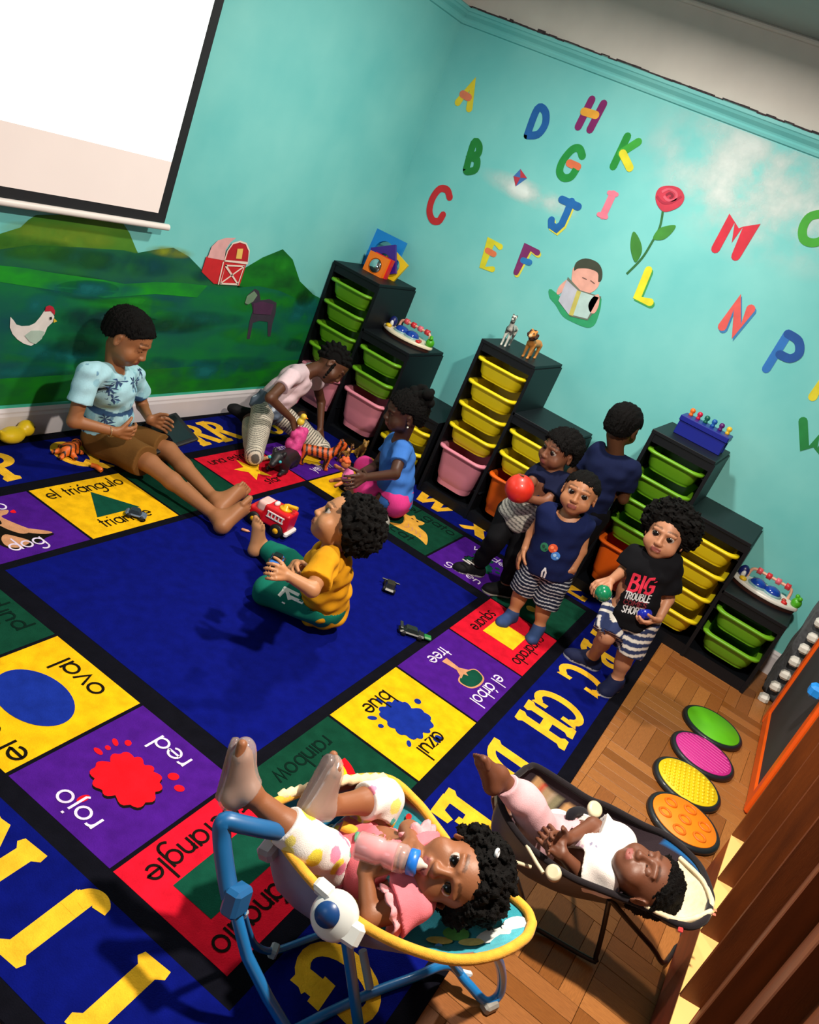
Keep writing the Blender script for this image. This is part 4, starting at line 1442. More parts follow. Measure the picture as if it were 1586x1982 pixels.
        return sdf_obj('hair', S, m or HAIR, s.h * .9, s.root, None, wobble(rough, 420, 3))

    def hair_clumps(s, R, c=(0, -.12, .14), n=170, cr=(.07, .13), seed=1, line=.24, m=None, face=True, under=-.42, stretch=(1, 1, 1), slope=(.72, -.55)):
        g = random.Random(seed)
        S = SDF()
        H = s.H
        r = np.array(R)
        S.ell(s.hp(*c), r * H * .93, s.M, .01)
        for k in range(n):
            v = np.array([g.gauss(0, 1) for _ in range(3)])
            v /= np.linalg.norm(v)
            p = np.array(c) + v * r * g.uniform(.9, 1.06)
            if face and p[1] * slope[0] + (p[2] - line) * slope[1] > .18 or p[2] < under:
                continue
            S.ell(s.hp(*p), g.uniform(*cr) * H, None, .02 * H)
        if face:
            S.cut(s.hp(0, .3, line), s.M @ nrm(np.array((0, slope[0], slope[1]))))
        S.cut(s.hp(0, 0, under), s.M @ np.array((0, 0, -1.0)))
        return sdf_obj('hair', S, m or HAIR, s.h, s.root, None, wobble(.003, 300, seed))

    # ---- clothes
    def shirt(s, paintfn=None, m=None, e=.012, sleeve=.75, hem=None, neck=.3, longs=False, loose=.5, seed=2, name='shirt', neckdrop=(0, .3, 0), fold=.0035, waist=.0, sleeve_e=.012, label=None):
        J, H = s.J, s.H
        S = SDF()
        s.torso(S, e)
        ax = nrm(J['ch'] - J['pv'])
        for q in 'LR':
            if sleeve > 0:
                S2 = J['s' + q] + (J['e' + q] - J['s' + q]) * sleeve
                S.cap(J['s' + q], S2, .135 * H + sleeve_e, (.135 + .045 * loose) * H + sleeve_e, .09 * H)
        d = wobble(fold * .8, 46, seed)
        cuts = []
        for q in 'LR':
            if sleeve > 0:
                a = nrm(J['e' + q] - J['s' + q])
                p = J['s' + q] + (J['e' + q] - J['s' + q]) * (sleeve * .97)
                cuts.append((p.astype(np.float32), a.astype(np.float32), (.34 * H)))
        hemp = J['pv'] - ax * (.12 * H if hem is None else hem * H)
        S.cut(hemp, -ax)
        nk = J['nk'] + (s.hp(0, -.05, -.3) - J['nk']) * .45
        S.cap(nk - ax * .06 * H + s.chest_fwd() * .06 * H, nk + (s.hp(0, 0, -.2) - J['nk']) * 1.2, neck * H, neck * H * 1.2, .01, '-')

        def ev(X):
            v = S.ev(X) + d(X)
            for p, a, r in cuts:
                z = (X - p) @ a
                q = X - p - z[:, None] * a
                rr_ = np.sqrt((q * q).sum(1))
                v = np.where(rr_ < r, np.maximum(v, z), v)
            return v
        lo, hi = S.bounds()
        V, F = mesh_sdf(ev, lo - .01, hi + .01, s.h)
        me = mesh_np(name, V, F, True, paintfn(V) if paintfn else None)
        o = link(name, me, m or clothv(), s.root, True)
        s.shirt_mesh = (V, F)
        s.shirt_obj = o
        if label: o['label'] = label
        return o

    def chest_fwd(s):
        return nrm(np.cross(nrm(s.J['ch'] - s.J['pv']), s.lat))

    def pants(s, paintfn=None, m=None, e=.01, to=('k', 1.0), name='trousers', waist=.22, flare=.0, seed=4, fold=.003, label=None, thigh=.29, calf=.17):
        """to: ('k', f) ends f of the way down the thigh, ('a', f) f of the way down the shin"""
        J, H = s.J, s.H
        S = SDF()
        ax = nrm(J['ch'] - J['pv'])
        w = s.hlat * .2 * H
        S.cap(J['pv'] - w, J['pv'] + w, .3 * H + e, k=.1 * H)
        S.cap(J['pv'], J['pv'] + ax * .3 * H, .39 * H + e, k=.1 * H)
        cuts = []
        for q in 'LR':
            hL, k_, a_ = J['h' + q], J['k' + q], J['a' + q]
            if to[0] == 'k':
                end = hL + (k_ - hL) * to[1]
                S.cap(hL, end, thigh * H + e, (.225 + flare) * H + e, .03 * H)
                dr, p = nrm(k_ - hL), end
            else:
                S.cap(hL, k_, thigh * H + e, .2 * H + e, .06 * H)
                end = k_ + (a_ - k_) * to[1]
                S.cap(k_, end, .2 * H + e, (calf - .04 + flare) * H + e, .05 * H)
                S.ell(k_ * .68 + a_ * .32 + np.asarray(J.get('calf' + q, (0, 0, 0))) * H, .165 * H + e, None, .1 * H)
                dr, p = nrm(a_ - k_), end
            cuts.append(((p - dr * .01).astype(np.float32), dr.astype(np.float32), .36 * H))
        d = wobble(fold, 48, seed)
        pw_ = (J['pv'] + ax * waist * H).astype(np.float32)
        axf = ax.astype(np.float32)
        fw = s.chest_fwd().astype(np.float32)

        def ev(X):
            v = S.ev(X) + d(X)
            z = (X - pw_) @ axf
            q = X - pw_ - z[:, None] * axf
            v = np.where((np.sqrt((q * q).sum(1)) < .5 * H) & (q @ fw < .36 * H), np.maximum(v, z), v)
            for p, a, r in cuts:
                z = (X - p) @ a
                q = X - p - z[:, None] * a
                rr_ = np.sqrt((q * q).sum(1))
                v = np.where((rr_ < r) & (z < .45 * H), np.maximum(v, z), v)
            return v
        lo, hi = S.bounds()
        V, F = mesh_sdf(ev, lo - .01, hi + .01, s.h)
        me = mesh_np(name, V, F, True, paintfn(V) if paintfn else None)
        o = link(name, me, m or clothv(), s.root, True)
        if label: o['label'] = label
        s.pants_mesh = (V, F)
        s.pants_obj = o
        return o

    def legcoord(s, V):
        """running length down the legs from the waist, for stripes"""
        J = s.J
        best = np.full(len(V), 9.0)
        out = np.zeros(len(V))
        for q in 'LR':
            acc = 0
            for a, b in (('h' + q, 'k' + q), ('k' + q, 'a' + q)):
                A, B = J[a], J[b]
                L = np.linalg.norm(B - A)
                t = ((V - A) @ (B - A)) / L
                tc = np.clip(t, -.1, L)
                d = np.linalg.norm(V - A - np.outer(tc, (B - A) / L), axis=1)
                m = d < best
                best[m] = d[m]
                out[m] = acc + t[m]
                acc += L
        return out

    def shoes(s, c, sole='d8d8d4', which='LR', e=.006, name='shoe', m=None, label=None):
        keep = s.feet
        for ft in keep:
            if ft[0] not in which: continue
            s.feet = [ft]
            S = SDF()
            s.footparts(S, e, False)
            a = s.J['a' + ft[0]]
            leg = nrm(s.J['k' + ft[0]] - a)
            S.cut(a + leg * .09 * s.H, leg)
            n, L = ft[2], ft[4]
            base = a + n * (.2 + .15) * L + n * e * .6
            cs, cm_ = lincol(sole), lincol(c)

            def pf(V):
                dd = (V - base) @ n
                return np.where((dd > -.12 * L)[:, None], cs, cm_)
            o = sdf_obj(name, S, m or clothv('shoe_cloth', .7), s.h * .9, s.root, pf)
            if label: o['label'] = label
        s.feet = keep

    def decal(s, polys, origin, right, upv, proj, m, name='print', lift=.0016, src=None):
        """flat print: 2-D polygons laid onto the shirt by rays along proj"""
        V, F = src or s.shirt_mesh
        bvh = BVHTree.FromPolygons([tuple(v) for v in V.tolist()], F.tolist())
        o, r, u, p = (np.asarray(a, float) for a in (origin, nrm(right), nrm(upv), nrm(proj)))
        mb = MB()
        for P in polys:
            Q = []
            ok = True
            for a, b in P:
                st = o + r * a + u * b - p * .25
                hit = bvh.ray_cast(Vector(st), Vector(p))
                if hit[0] is None:
                    ok = False
                    break
                Q.append(np.array(hit[0]) - p * lift)
            if ok: mb.add(Q, [tuple(range(len(Q)))], True)
        if mb.v:
            return mb.build(name, m, s.pants_obj if src is not None and src is getattr(s, 'pants_mesh', None) else s.shirt_obj, True)


def strokes_to_quads(strokes, w, n=3):
    """2-D strokes -> small quads (for prints that must follow a curved surface)"""
    out = []
    for P in strokes:
        for (x0, y0), (x1, y1) in zip(P[:-1], P[1:]):
            L = math.hypot(x1 - x0, y1 - y0) + 1e-9
            k = max(1, int(L / (w * 1.2)))
            dx, dy = (x1 - x0) / L, (y1 - y0) / L
            ex = w * .3
            for i in range(k):
                a, b = L * i / k - (ex if i == 0 else 0), L * (i + 1) / k + (ex if i == k - 1 else 0)
                for t0, t1 in ((-.5, 0), (0, .5)):
                    out.append([(x0 + dx * s_ - dy * w * t, y0 + dy * s_ + dx * w * t) for s_, t in ((a, t0), (b, t0), (b, t1), (a, t1))])
    return out


def disc_quads(cx, cy, r, n=14):
    out = []
    for k in range(n):
        a, b = 2 * math.pi * k / n, 2 * math.pi * (k + 1) / n
        for r0, r1 in ((.0, .5), (.5, 1)):
            q = [(cx + r * r0 * math.cos(a), cy + r * r0 * math.sin(a)), (cx + r * r1 * math.cos(a), cy + r * r1 * math.sin(a)), (cx + r * r1 * math.cos(b), cy + r * r1 * math.sin(b)), (cx + r * r0 * math.cos(b), cy + r * r0 * math.sin(b))]
            if r0 == 0: q = q[1:3] + [(cx, cy)]
            out.append(q)
    return out

# ------------------------------------------------------------------ the children
UC = {'B': (.7, [[(.1, 0), (.1, 1)], [(.1, 1), (.45, .95), (.5, .75), (.4, .55), (.1, .52)], [(.4, .53), (.6, .4), (.58, .12), (.4, 0), (.1, 0)]]), 'I': (.25, [[(.12, 0), (.12, 1)]]),
      'G': (.7, [[(.6, .8), (.45, .98), (.2, .92), (.1, .6), (.1, .35), (.22, .05), (.45, .0), (.6, .15), (.6, .45), (.38, .45)]]), 'T': (.6, [[(.02, 1), (.58, 1)], [(.3, 1), (.3, 0)]]),
      'R': (.65, [[(.1, 0), (.1, 1)], [(.1, 1), (.45, .95), (.52, .75), (.42, .52), (.1, .5)], [(.32, .5), (.58, 0)]]), 'O': (.7, [[(.35, 1), (.12, .8), (.1, .2), (.35, 0), (.58, .2), (.58, .8), (.35, 1)]]),
      'U': (.65, [[(.1, 1), (.1, .2), (.3, 0), (.52, .2), (.52, 1)]]), 'L': (.55, [[(.1, 1), (.1, 0), (.5, 0)]]), 'E': (.58, [[(.5, 1), (.1, 1), (.1, 0), (.5, 0)], [(.1, .52), (.42, .52)]]),
      'C': (.65, [[(.58, .8), (.4, 1), (.15, .85), (.1, .4), (.2, .1), (.42, 0), (.58, .2)]]), 'M': (.8, [[(.1, 0), (.1, 1), (.4, .4), (.7, 1), (.7, 0)]]), 'S': (.6, [[(.5, .85), (.3, 1), (.1, .8), (.2, .55), (.42, .45), (.52, .2), (.3, 0), (.08, .15)]]),
      'H': (.65, [[(.1, 0), (.1, 1)], [(.54, 0), (.54, 1)], [(.1, .5), (.54, .5)]])}


def print_text(p, txt, size, width, origin, right, up, proj, m, wgt=.16, ysc=1.0):
    tot = sum(UC[c][0] for c in txt)
    k = width / tot
    x = -width / 2
    st = []
    for c in txt:
        for s in UC[c][1]:
            st.append([(x + a * k, (b - .5) * size * ysc) for a, b in s])
        x += UC[c][0] * k
    o = p.decal(strokes_to_quads(st, wgt * size), origin, right, up, proj, m, 'shirt_lettering')
    if o: o['kind'] = 'stuff'
    return o


def flat(c):
    c = lincol(c)
    return lambda V: np.tile(c, (len(V), 1))


def spots(base, specs, seed, lo, hi, n):
    """round blotches of a print: specs = [(colour, radius)]"""
    g = np.random.RandomState(seed)
    b = lincol(base)
    cs = [lincol(c) for c, r in specs]

    def fn(V):
        c = np.tile(b, (len(V), 1))
        P = V[np.random.RandomState(seed).randint(0, len(V), n)]
        for i, q in enumerate(P):
            r = specs[i % len(specs)][1] * (.8 + .5 * ((i * 37) % 10) / 10)
            d = np.sqrt((((V - q) * (1, 1.25, .8)) ** 2).sum(1))
            c[d < r] = cs[i % len(specs)]
        return c
    return fn


# 1 --- older boy against the back wall
J = dict(hd=(-2.072,-0.27,0.581), pv=(-1.979,-0.2,0.062), sR=(-2.273,-0.31,0.439), sL=(-1.867,-0.16,0.339), eR=(-2.316,-0.34,0.248), wR=(-2.167,-0.43,0.231), eL=(-1.776,-0.17,0.187), wL=(-1.886,-0.33,0.211),
         kR=(-2.023,-0.523,0.11), kL=(-1.861,-0.459,0.12), aR=(-1.981,-0.914,0.06), aL=(-1.895,-0.816,0.07))
p1 = Person('boy in palm print shirt sitting barefoot against the mural wall with a tablet', (-1.97, -.22, 0), J, .216, '9a6440', (.36, -.86, -.36), (.2, -.3, .9), .0045)
p1.hand('R', (.85, -.3, -.05), (.1, -.2, 1), .75)
p1.hand('L', (.85, -.5, -.1), (-.3, .1, .9), .6)
p1.foot('R', (.82, .05, .5), (.05, -.95, .1), L=.195).foot('L', (.85, .1, .52), (.0, -.95, .1), L=.195)
p1.build(eyes='closed')
p1.hair_short(.04, .27, back=-.18)
_b = spots('a8d4e2', [('8fc0d2', .014), ('9accd8', .02), ('6f9cb8', .008)], 4, (-2.25, -.5, .02), (-1.7, -.02, .5), 120)


def palmpaint(V):
    c = _b(V)
    band = .5 + .5 * np.sin(V[:, 0] * 42 + 2.5 * np.sin(V[:, 2] * 70))
    m = (np.abs(V[:, 2] - .235 - .012 * band) < .012)
    c[m] = lincol('35557e')
    m = (np.abs(V[:, 2] - .15 - .02 * band) < .006)
    c[m] = lincol('3f688e')
    return c


p1.shirt(palmpaint, sleeve=.62, loose=1.0, neck=.25, e=.016, sleeve_e=.014, hem=.12)
g = random.Random(3)
PALM = mat('print_navy', '2a446e', .9, .2, 60)
for k in range(48):
    polys = []
    cx, cy, s = g.uniform(-.17, .16), g.uniform(-.18, .19), g.uniform(.02, .032)
    a0 = g.uniform(-.3, .3)
    for q in range(6):
        a = a0 + q * 1.047
        dx, dy = math.cos(a), math.sin(a)
        polys.append([(cx, cy), (cx + s * .55 * dx - s * .16 * dy, cy + s * .55 * dy + s * .16 * dx), (cx + s * dx, cy + s * dy - s * .15), (cx + s * .5 * dx + s * .12 * dy, cy + s * .5 * dy - s * .12 * dx)])
    polys.append([(cx - s * .09, cy), (cx + s * .09, cy), (cx + s * .2, cy - 1.3 * s), (cx + s * .02, cy - 1.3 * s)])
    o = p1.decal(polys, np.array(J['pv']) * .45 + p1.J['ch'] * .55, *(((.86, .5, 0), (0, 0, 1), (-.5, .86, -.05)) if k % 2 else ((.38, -.92, 0), (0, 0, 1), (.9, .38, -.15))), PALM, 'palm_print', lift=.003)
p1.pants(flat('6f4a22'), to=('k', .93), name='shorts', e=.014, flare=.03, thigh=.31)
MB().tube([p1.J['wR'] + .022 * (math.cos(a) * np.array((.3, .95, 0)) + math.sin(a) * np.array((0, 0, 1))) - np.array((.03, -.01, 0)) for a in np.linspace(0, 6.283, 16)], .0014, 6).build('bracelet', mat('bracelet_metal', 'd8c49a', .3, .05, 20, metal=.8), p1.root, True)

# 2 --- girl kneeling with toys
J = dict(hd=(-0.758,-0.44,0.507), pv=(-1.001,-0.3,0.184), sR=(-1.072,-0.42,0.43), sL=(-0.651,-0.27,0.383), eR=(-1.246,-0.46,0.343), wR=(-1.08,-0.52,0.238), eL=(-0.5,-0.3,0.186), wL=(-0.604,-0.42,0.075),
         kR=(-1.316,-0.528,0.065), kL=(-0.8,-0.581,0.065), aR=(-0.992,-0.197,0.06), aL=(-0.608,-0.25,0.06))
p2 = Person('girl with braided hair kneeling in a white shirt and striped leggings', (-1.05, -.3, 0), J, .2, '5c3826', (.22, -.74, -.55), (.5, -.25, .8), .005)
p2.hand('R', (.45, -.35, -.8), (.6, .3, .2), .7).hand('L', (-.2, -.5, -.8), (-.6, .3, .2), .4)
p2.foot('R', (-.5, .85, -.1), (0, .3, .9), False).foot('L', (-.3, .9, -.1), (0, .3, .9), False)
p2.build(eyes='closed')
S = SDF()
S.ell(p2.hp(0, -.07, .1), np.array((.41, .475, .42)) * .2, p2.M, .01)
for k in range(-4, 5):
    for q in range(9):
        a = math.radians(58 - q * 22)
        x = k * .092
        rr_ = math.sqrt(max(.02, 1 - (x / .42) ** 2))
        S.ell(p2.hp(x, -.07 + .48 * rr_ * math.sin(a - .15) * 1, .1 + .425 * rr_ * math.cos(a - .15)), np.array((.05, .06, .05)) * .2, p2.M, .004)
S.cut(p2.hp(0, .3, .26), p2.M @ nrm(np.array((0, .6, -.8)))).cut(p2.hp(0, 0, -.3), p2.M @ np.array((0, 0, -1.0)))
for sx in (-1, 1):
    S.ell(p2.hp(sx * .42, .05, -.1), np.array((.12, .14, .17)) * .2, p2.M, .01, '-')
sdf_obj('hair', S, HAIR, .0035, p2.root)
for sx in (-1, 1):
    S = SDF()
    for k in range(6):
        S.ell(p2.hp(sx * (.33 + .02 * k), .05 + .03 * k, .0 - .085 * k), .011 - .0008 * k, None, .004)
    sdf_obj('braid', S, HAIR, .0035, p2.root)
p2.shirt(flat('e2c6ce'), sleeve=.5, neck=.24, hem=.05, fold=.004)
p2.decal([P for c in ((-.02, -.0), (.01, .02), (.02, -.02)) for P in disc_quads(c[0], c[1], .018, 9)], p2.J['ch'] * .55 + p2.J['pv'] * .45, (.8, -.5, 0), (0, .2, 1), (-.5, .8, .1), mat('print_pink', 'd0307e', .9, .15, 60), 'flower_print')


def legging(V):
    t = p2.legcoord(V)
    return np.where((np.sin(t * 2 * math.pi / .0135) > .35)[:, None], lincol('5d5a56'), lincol('cfc4b4'))


p2.h = .0038
p2.pants(legging, to=('a', .92), name='leggings', e=.008)
p2.h = .005
S = SDF()
p2.torso(S, .02)
ax = nrm(p2.J['ch'] - p2.J['pv'])
S.cut(p2.J['pv'] + ax * .05, ax).cut(p2.J['pv'] - ax * .055, -ax)
sdf_obj('skirt', S, clothv(), .005, p2.root, spots('5f6a7c', [('b8c0cc', .012)], 3, (-1.2, -.5, .1), (-.9, -.15, .3), 30), wobble(.004, 60, 2))
p2.shoes('14141a', '1c1c20', e=.007)

# 3 --- girl in blue sitting by the shelf
J = dict(hd=(-0.974,-1.05,0.55), pv=(-0.924,-1.16,0.1), sL=(-1.021,-1.14,0.387), sR=(-0.787,-0.97,0.32), eL=(-1.135,-1.2,0.303), wL=(-1.437,-1.2,0.334), eR=(-0.839,-0.95,0.166), wR=(-1.223,-1.08,0.261),
         kL=(-0.958,-0.991,0.07), kR=(-0.821,-0.873,0.12), aL=(-0.997,-1.126,0.05), aR=(-0.824,-0.986,0.05))
p3 = Person('girl in a blue shirt and pink trousers sitting in front of the bins', (-.85, -1.08, 0), J, .212, '4a2c20', (-.66, .68, -.26), (-.1, 0, 1), .005)
p3.hand('L', (-.95, .1, -.25), (.1, .3, .9), .55).hand('R', (-.95, -.1, -.3), (0, -.3, .9), .6)
p3.foot('L', (-.55, -.7, -.05), (.3, -.1, -.9), False).foot('R', (-.8, -.2, 0), (0, 0, -1), False)
p3.build(eyes='closed')
p3.hair_short(.035, .24, rough=.006)
S = SDF()
g = random.Random(4)
for k in range(30):
    S.ell(p3.hp(-.06 + g.uniform(-.2, .2), -.34 + g.uniform(-.2, .2), .42 + g.uniform(-.15, .17)), g.uniform(.014, .026), None, .004)
sdf_obj('hair_bun', S, HAIR, .0045, p3.root)
MB().ball(p3.hp(-.41, -.0, -.2), .006).build('earring', mat('earring_metal', 'e0d6c0', .2, .02, 20, metal=.7), p3.root, True)
p3.shirt(flat('3f74c4'), sleeve=.55, neck=.22, hem=.2, fold=.004)
p3.decal(disc_quads(0, 0, .022, 10), p3.J['ch'] * .7 + p3.J['pv'] * .3, (.2, -1, 0), (0, 0, 1), (.95, .25, 0), mat('print_sky', '7ab8dc', .9, .2, 90), 'round_print')
p3.pants(flat('d83a86'), to=('a', .85), e=.01)
p3.shoes('9a9890', 'c8c6c0', 'L', e=.007)
p3.shoes('9a9890', 'c8c6c0', 'R', e=.007)

# 4 --- curly toddler in the mustard shirt
J = dict(hd=(-2.214,-1.57,0.487), pv=(-2.11,-1.578,0.1), sL=(-2.418,-1.67,0.424), sR=(-2.002,-1.47,0.25), eL=(-2.519,-1.71,0.384), wL=(-2.579,-1.64,0.412), eR=(-2.069,-1.45,0.178), wR=(-2.369,-1.54,0.332),
         kL=(-2.21,-1.379,0.062), kR=(-1.966,-1.284,0.068), aL=(-2.025,-1.387,0.045), aR=(-1.956,-1.137,0.055))
p4 = Person('curly haired toddler in a mustard shirt sitting on the blue centre of the rug', (-2.08, -1.58, 0), J, .2, 'b07a54', (-.42, .84, .32), (.44, -.12, .89), .0045)
p4.hand('L', (-.9, .35, .25), (.1, .5, .8), .85, L=.095).hand('R', (-.9, -.3, .1), (0, -.5, .8), .8)
p4.foot('R', (.15, .25, .95), (-.95, .2, .1)).foot('L', (-.5, .8, 0), (0, -.3, -.9))
p4.build(gaze=(0, .95, .2))
p4.hair_clumps((.56, .56, .52), (0, -.2, .12), 850, (.022, .055), 11, .3, slope=(.7, -.6), under=-.55)
p4.shirt(flat('c88a12'), sleeve=.72, neck=.24, hem=.28, fold=.0065, loose=1.2, e=.016, sleeve_e=.014)
p4.pants(flat('0d6a58'), to=('a', .86), e=.013, fold=.004, label='green trousers with a white print on the knee')
p4.decal(strokes_to_quads([[(-.03, .01), (0, .03), (.03, .0)], [(-.02, -.02), (0, 0), (.035, -.03)], [(0, .03), (.0, -.01)]], .012), p4.J['kL'] * .75 + p4.J['hL'] * .25, (1, 0, 0), (0, .4, .9), (.5, .75, -.6), mat('print_white', 'dcdcd4', .9, .1, 60), 'knee_print', src=p4.pants_mesh)

# 5 --- boy with the red ball
J = dict(hd=(-0.97,-1.834,0.761), pv=(-0.98,-1.809,0.388), sL=(-1,-1.934,0.644), sR=(-0.97,-1.802,0.63), eL=(-1.1,-1.914,0.559), wL=(-1.17,-1.863,0.558), eR=(-1.08,-1.805,0.584), wR=(-1.16,-1.774,0.617),
         kL=(-1.02,-1.884,0.241), kR=(-1.06,-1.779,0.267), aL=(-0.992,-1.902,0.06), aR=(-0.972,-1.723,0.06))
p5 = Person('boy in dark clothes striding past the shelf while clutching a red ball', (-1.0, -1.75, 0), J, .19, '7a4c36', (-.85, .45, -.1), (0, -.05, 1), .005)
p5.hand('L', (-.3, .85, -.2), (-.5, 0, .8), .7).hand('R', (-.75, -.5, -.4), (-.5, .3, .7), .7)
p5.foot('R', (-.6, .75, -.1), (0, 0, -1), False).foot('L', (-.75, .6, 0), (0, 0, -1), False)
p5.build(gaze=(0, 1, -.1))
p5.hair_short(.06, .22, rough=.007)


def p5paint(V):
    ax = nrm(p5.J['ch'] - p5.J['pv'])
    t = (V - p5.J['pv']) @ ax
    c = np.where((t > .135)[:, None], lincol('0f1430'), lincol('b4aea4'))
    m = (t <= .135) & (np.sin(t * 2 * math.pi / .018) > .45)
    c[m] = lincol('5c5a58')
    d = np.linalg.norm(V - p5.J['pv'], axis=1)
    c[(t > .02) & (d > .2)] = lincol('0f1430')
    return c


p5.shirt(p5paint, sleeve=.7, neck=.24, hem=.2, e=.02)
p5.pants(flat('0b0b0f'), to=('a', .9), e=.012)
p5.shoes('0c0c10', 'c8c4bc', 'LR', e=.008, label='black trainer with a pale sole')
S = SDF()
for sx in range(3):
    S.cap(p5.J['aR'] + np.array((-.02 - .02 * sx, -.012 + .015 * sx, .012)), p5.J['aR'] + np.array((-.02 - .02 * sx, .03 + .015 * sx, .012)), .004)
sdf_obj('shoelace', S, mat('lace', 'b8b4b0', .8, .05, 40), .0025, p5.root)

# 6 --- boy facing the wall
J = dict(hd=(-0.58,-1.956,0.921), pv=(-0.58,-1.988,0.463), sR=(-0.58,-2.099,0.743), sL=(-0.58,-1.908,0.746), eR=(-0.56,-2.123,0.596), wR=(-0.5,-2.069,0.601), eL=(-0.56,-1.837,0.584), wL=(-0.52,-1.852,0.509),
         kR=(-0.6,-2.025,0.227), kL=(-0.6,-1.945,0.24), aR=(-0.729,-2.053,0.06), aL=(-0.717,-1.962,0.06))
p6 = Person('boy in a navy shirt turned to the letter wall, seen from behind', (-.6, -2.0, 0), J, .205, '55341f', (.93, -.2, -.15), (-.05, 0, 1), .005)
p6.hand('R', (.5, .2, .6), (-.1, .7, .4), .5).hand('L', (.5, .1, .3), (0, -.6, .6), .5)
p6.foot('R', (1, -.1, 0), (0, 0, -1), False).foot('L', (1, .1, 0), (0, 0, -1), False)
p6.build()
p6.hair_short(.018, .22, rough=.0035)
p6.shirt(flat('121a3c'), sleeve=.7, neck=.22, hem=.2, e=.018)
p6.pants(flat('0a0a10'), to=('a', .92), e=.012)
p6.shoes('101018', '30303a', e=.007)

# 7 --- toddler in the navy tank top
J = dict(hd=(-1.15,-2.043,0.691), pv=(-1.15,-2.074,0.339), sR=(-1.15,-1.953,0.533), sL=(-1.14,-2.125,0.57), eR=(-1.15,-1.936,0.413), wR=(-1.18,-1.946,0.349), eL=(-1.14,-2.164,0.465), wL=(-1.17,-2.176,0.38),
         kR=(-1.16,-2.019,0.153), kL=(-1.15,-2.137,0.154), aR=(-1.177,-2.031,0.05), aL=(-1.152,-2.163,0.05))
p7 = Person('toddler in a navy tank top with three printed balls, standing on the red tile', (-1.15, -2.1, 0), J, .19, 'a8704e', (-.93, -.12, .12), (.05, .05, 1), .0045)
p7.hand('R', (-.15, .05, -1), (-.8, -.4, 0), .35).hand('L', (-.15, .2, -1), (-.8, .5, 0), .55)
p7.foot('R', (-.96, .1, 0), (0, 0, -1), False).foot('L', (-.95, -.12, 0), (0, 0, -1), False)
p7.build(gaze=(-.1, .95, .0))
p7.hair_short(.014, .25, rough=.0035)
p7.shirt(flat('101a44'), sleeve=0, neck=.3, hem=.24, fold=.003, e=.022)
CH = p7.J['ch'] * .55 + p7.J['pv'] * .45
rt, upv = p7.J['sL'] - p7.J['sR'], p7.J['ch'] - p7.J['pv']
for dx, dy, c, c2 in ((-.034, .004, '1d6a4a', '0e3a2a'), (.004, .012, 'c84a26', 'e87850'), (.024, -.018, '3a78c8', '9cc4ea')):
    p7.decal(disc_quads(dx, dy, .02), CH, rt, upv, (.95, .1, 0), mat('print_' + c, c, .9, .15, 80), 'ball_print', lift=.0018)
    p7.decal(disc_quads(dx - .004, dy + .003, .008, 8) + disc_quads(dx + .01, dy - .006, .005, 8), CH, rt, upv, (.95, .1, 0), mat('print_' + c2, c2, .9, .15, 80), 'ball_print', lift=.0026)


def p7short(V):
    t = p7.legcoord(V) + .004 * np.sin(V[:, 1] * 60)
    return np.where((np.sin(t * 2 * math.pi / .0165) > .62)[:, None], lincol('b4b8c0'), lincol('141a30'))


p7.h = .0036
p7.pants(p7short, to=('k', 1.02), name='shorts', e=.012, flare=.04, thigh=.29, waist=.15)
for q in (-1, 1):
    p7.decal(strokes_to_quads([[(0, .0), (q * .008, -.02), (q * .006, -.045)]], .008), p7.J['pv'] + nrm(upv) * .012, rt, upv, (.95, .1, 0), mat('cord_white', 'd8d8dc', .8, .05, 40), 'drawstring', lift=.004, src=p7.shirt_mesh)
p7.shoes('2f4470', '2f4470', e=.003, name='sock')

# 8 --- toddler in the lettered black shirt
J = dict(hd=(-1.15,-2.441,0.718), pv=(-1.18,-2.484,0.349), sR=(-1.16,-2.37,0.568), sL=(-1.16,-2.52,0.622), eR=(-1.18,-2.367,0.503), wR=(-1.32,-2.357,0.485), eL=(-1.15,-2.578,0.484), wL=(-1.22,-2.591,0.414),
         kR=(-1.26,-2.448,0.238), kL=(-1.2,-2.549,0.191), aR=(-1.125,-2.429,0.06), aL=(-1.18,-2.57,0.055))
p8 = Person('toddler with a big afro in a black lettered shirt and striped shorts, holding two balls', (-1.2, -2.5, 0), J, .2, 'b07a5c', (-.92, .02, .1), (.05, .05, 1), .0045)
p8.hand('R', (-.75, .45, -.45), (-.2, -.9, .3), .75, L=.115).hand('L', (-.6, .6, -.6), (-.7, -.3, .6), .75, L=.115)
p8.foot('R', (-.35, .93, -.0), (0, 0, -1), False).foot('L', (-.97, .15, 0), (0, 0, -1), False)
p8.build(gaze=(.1, .95, .05))
p8.hair_clumps((.6, .55, .54), (0, -.16, .2), 620, (.03, .065), 5, .26, slope=(.75, -.5), under=-.35)
p8.shirt(flat('0b0b10'), sleeve=.8, neck=.22, hem=.2, fold=.004, loose=1.3, e=.02, sleeve_e=.014)
up8 = p8.J['ch'] - p8.J['pv']
rt8 = p8.J['sL'] - p8.J['sR']
c8 = p8.J['ch'] * .62 + p8.J['pv'] * .38
pr = (.95, .12, 0)
u8 = nrm(up8)
PR, PW, PD = mat('print_red', 'cf2240', .9, .1, 80), mat('print_grey', 'b8b8bc', .9, .25, 120), mat('print_maroon', '6a1424', .9, .2, 100)
print_text(p8, 'BIG', .07, .105, c8 + u8 * .05, rt8, up8, pr, PR, .17)
print_text(p8, 'TROUBLE', .03, .106, c8 - u8 * .006, rt8, up8, pr, PW, .16)
print_text(p8, 'COMES', .022, .098, c8 - u8 * .036, rt8, up8, pr, PD, .18)
print_text(p8, 'SHORT', .03, .086, c8 - u8 * .066, rt8, up8, pr, PW, .16)


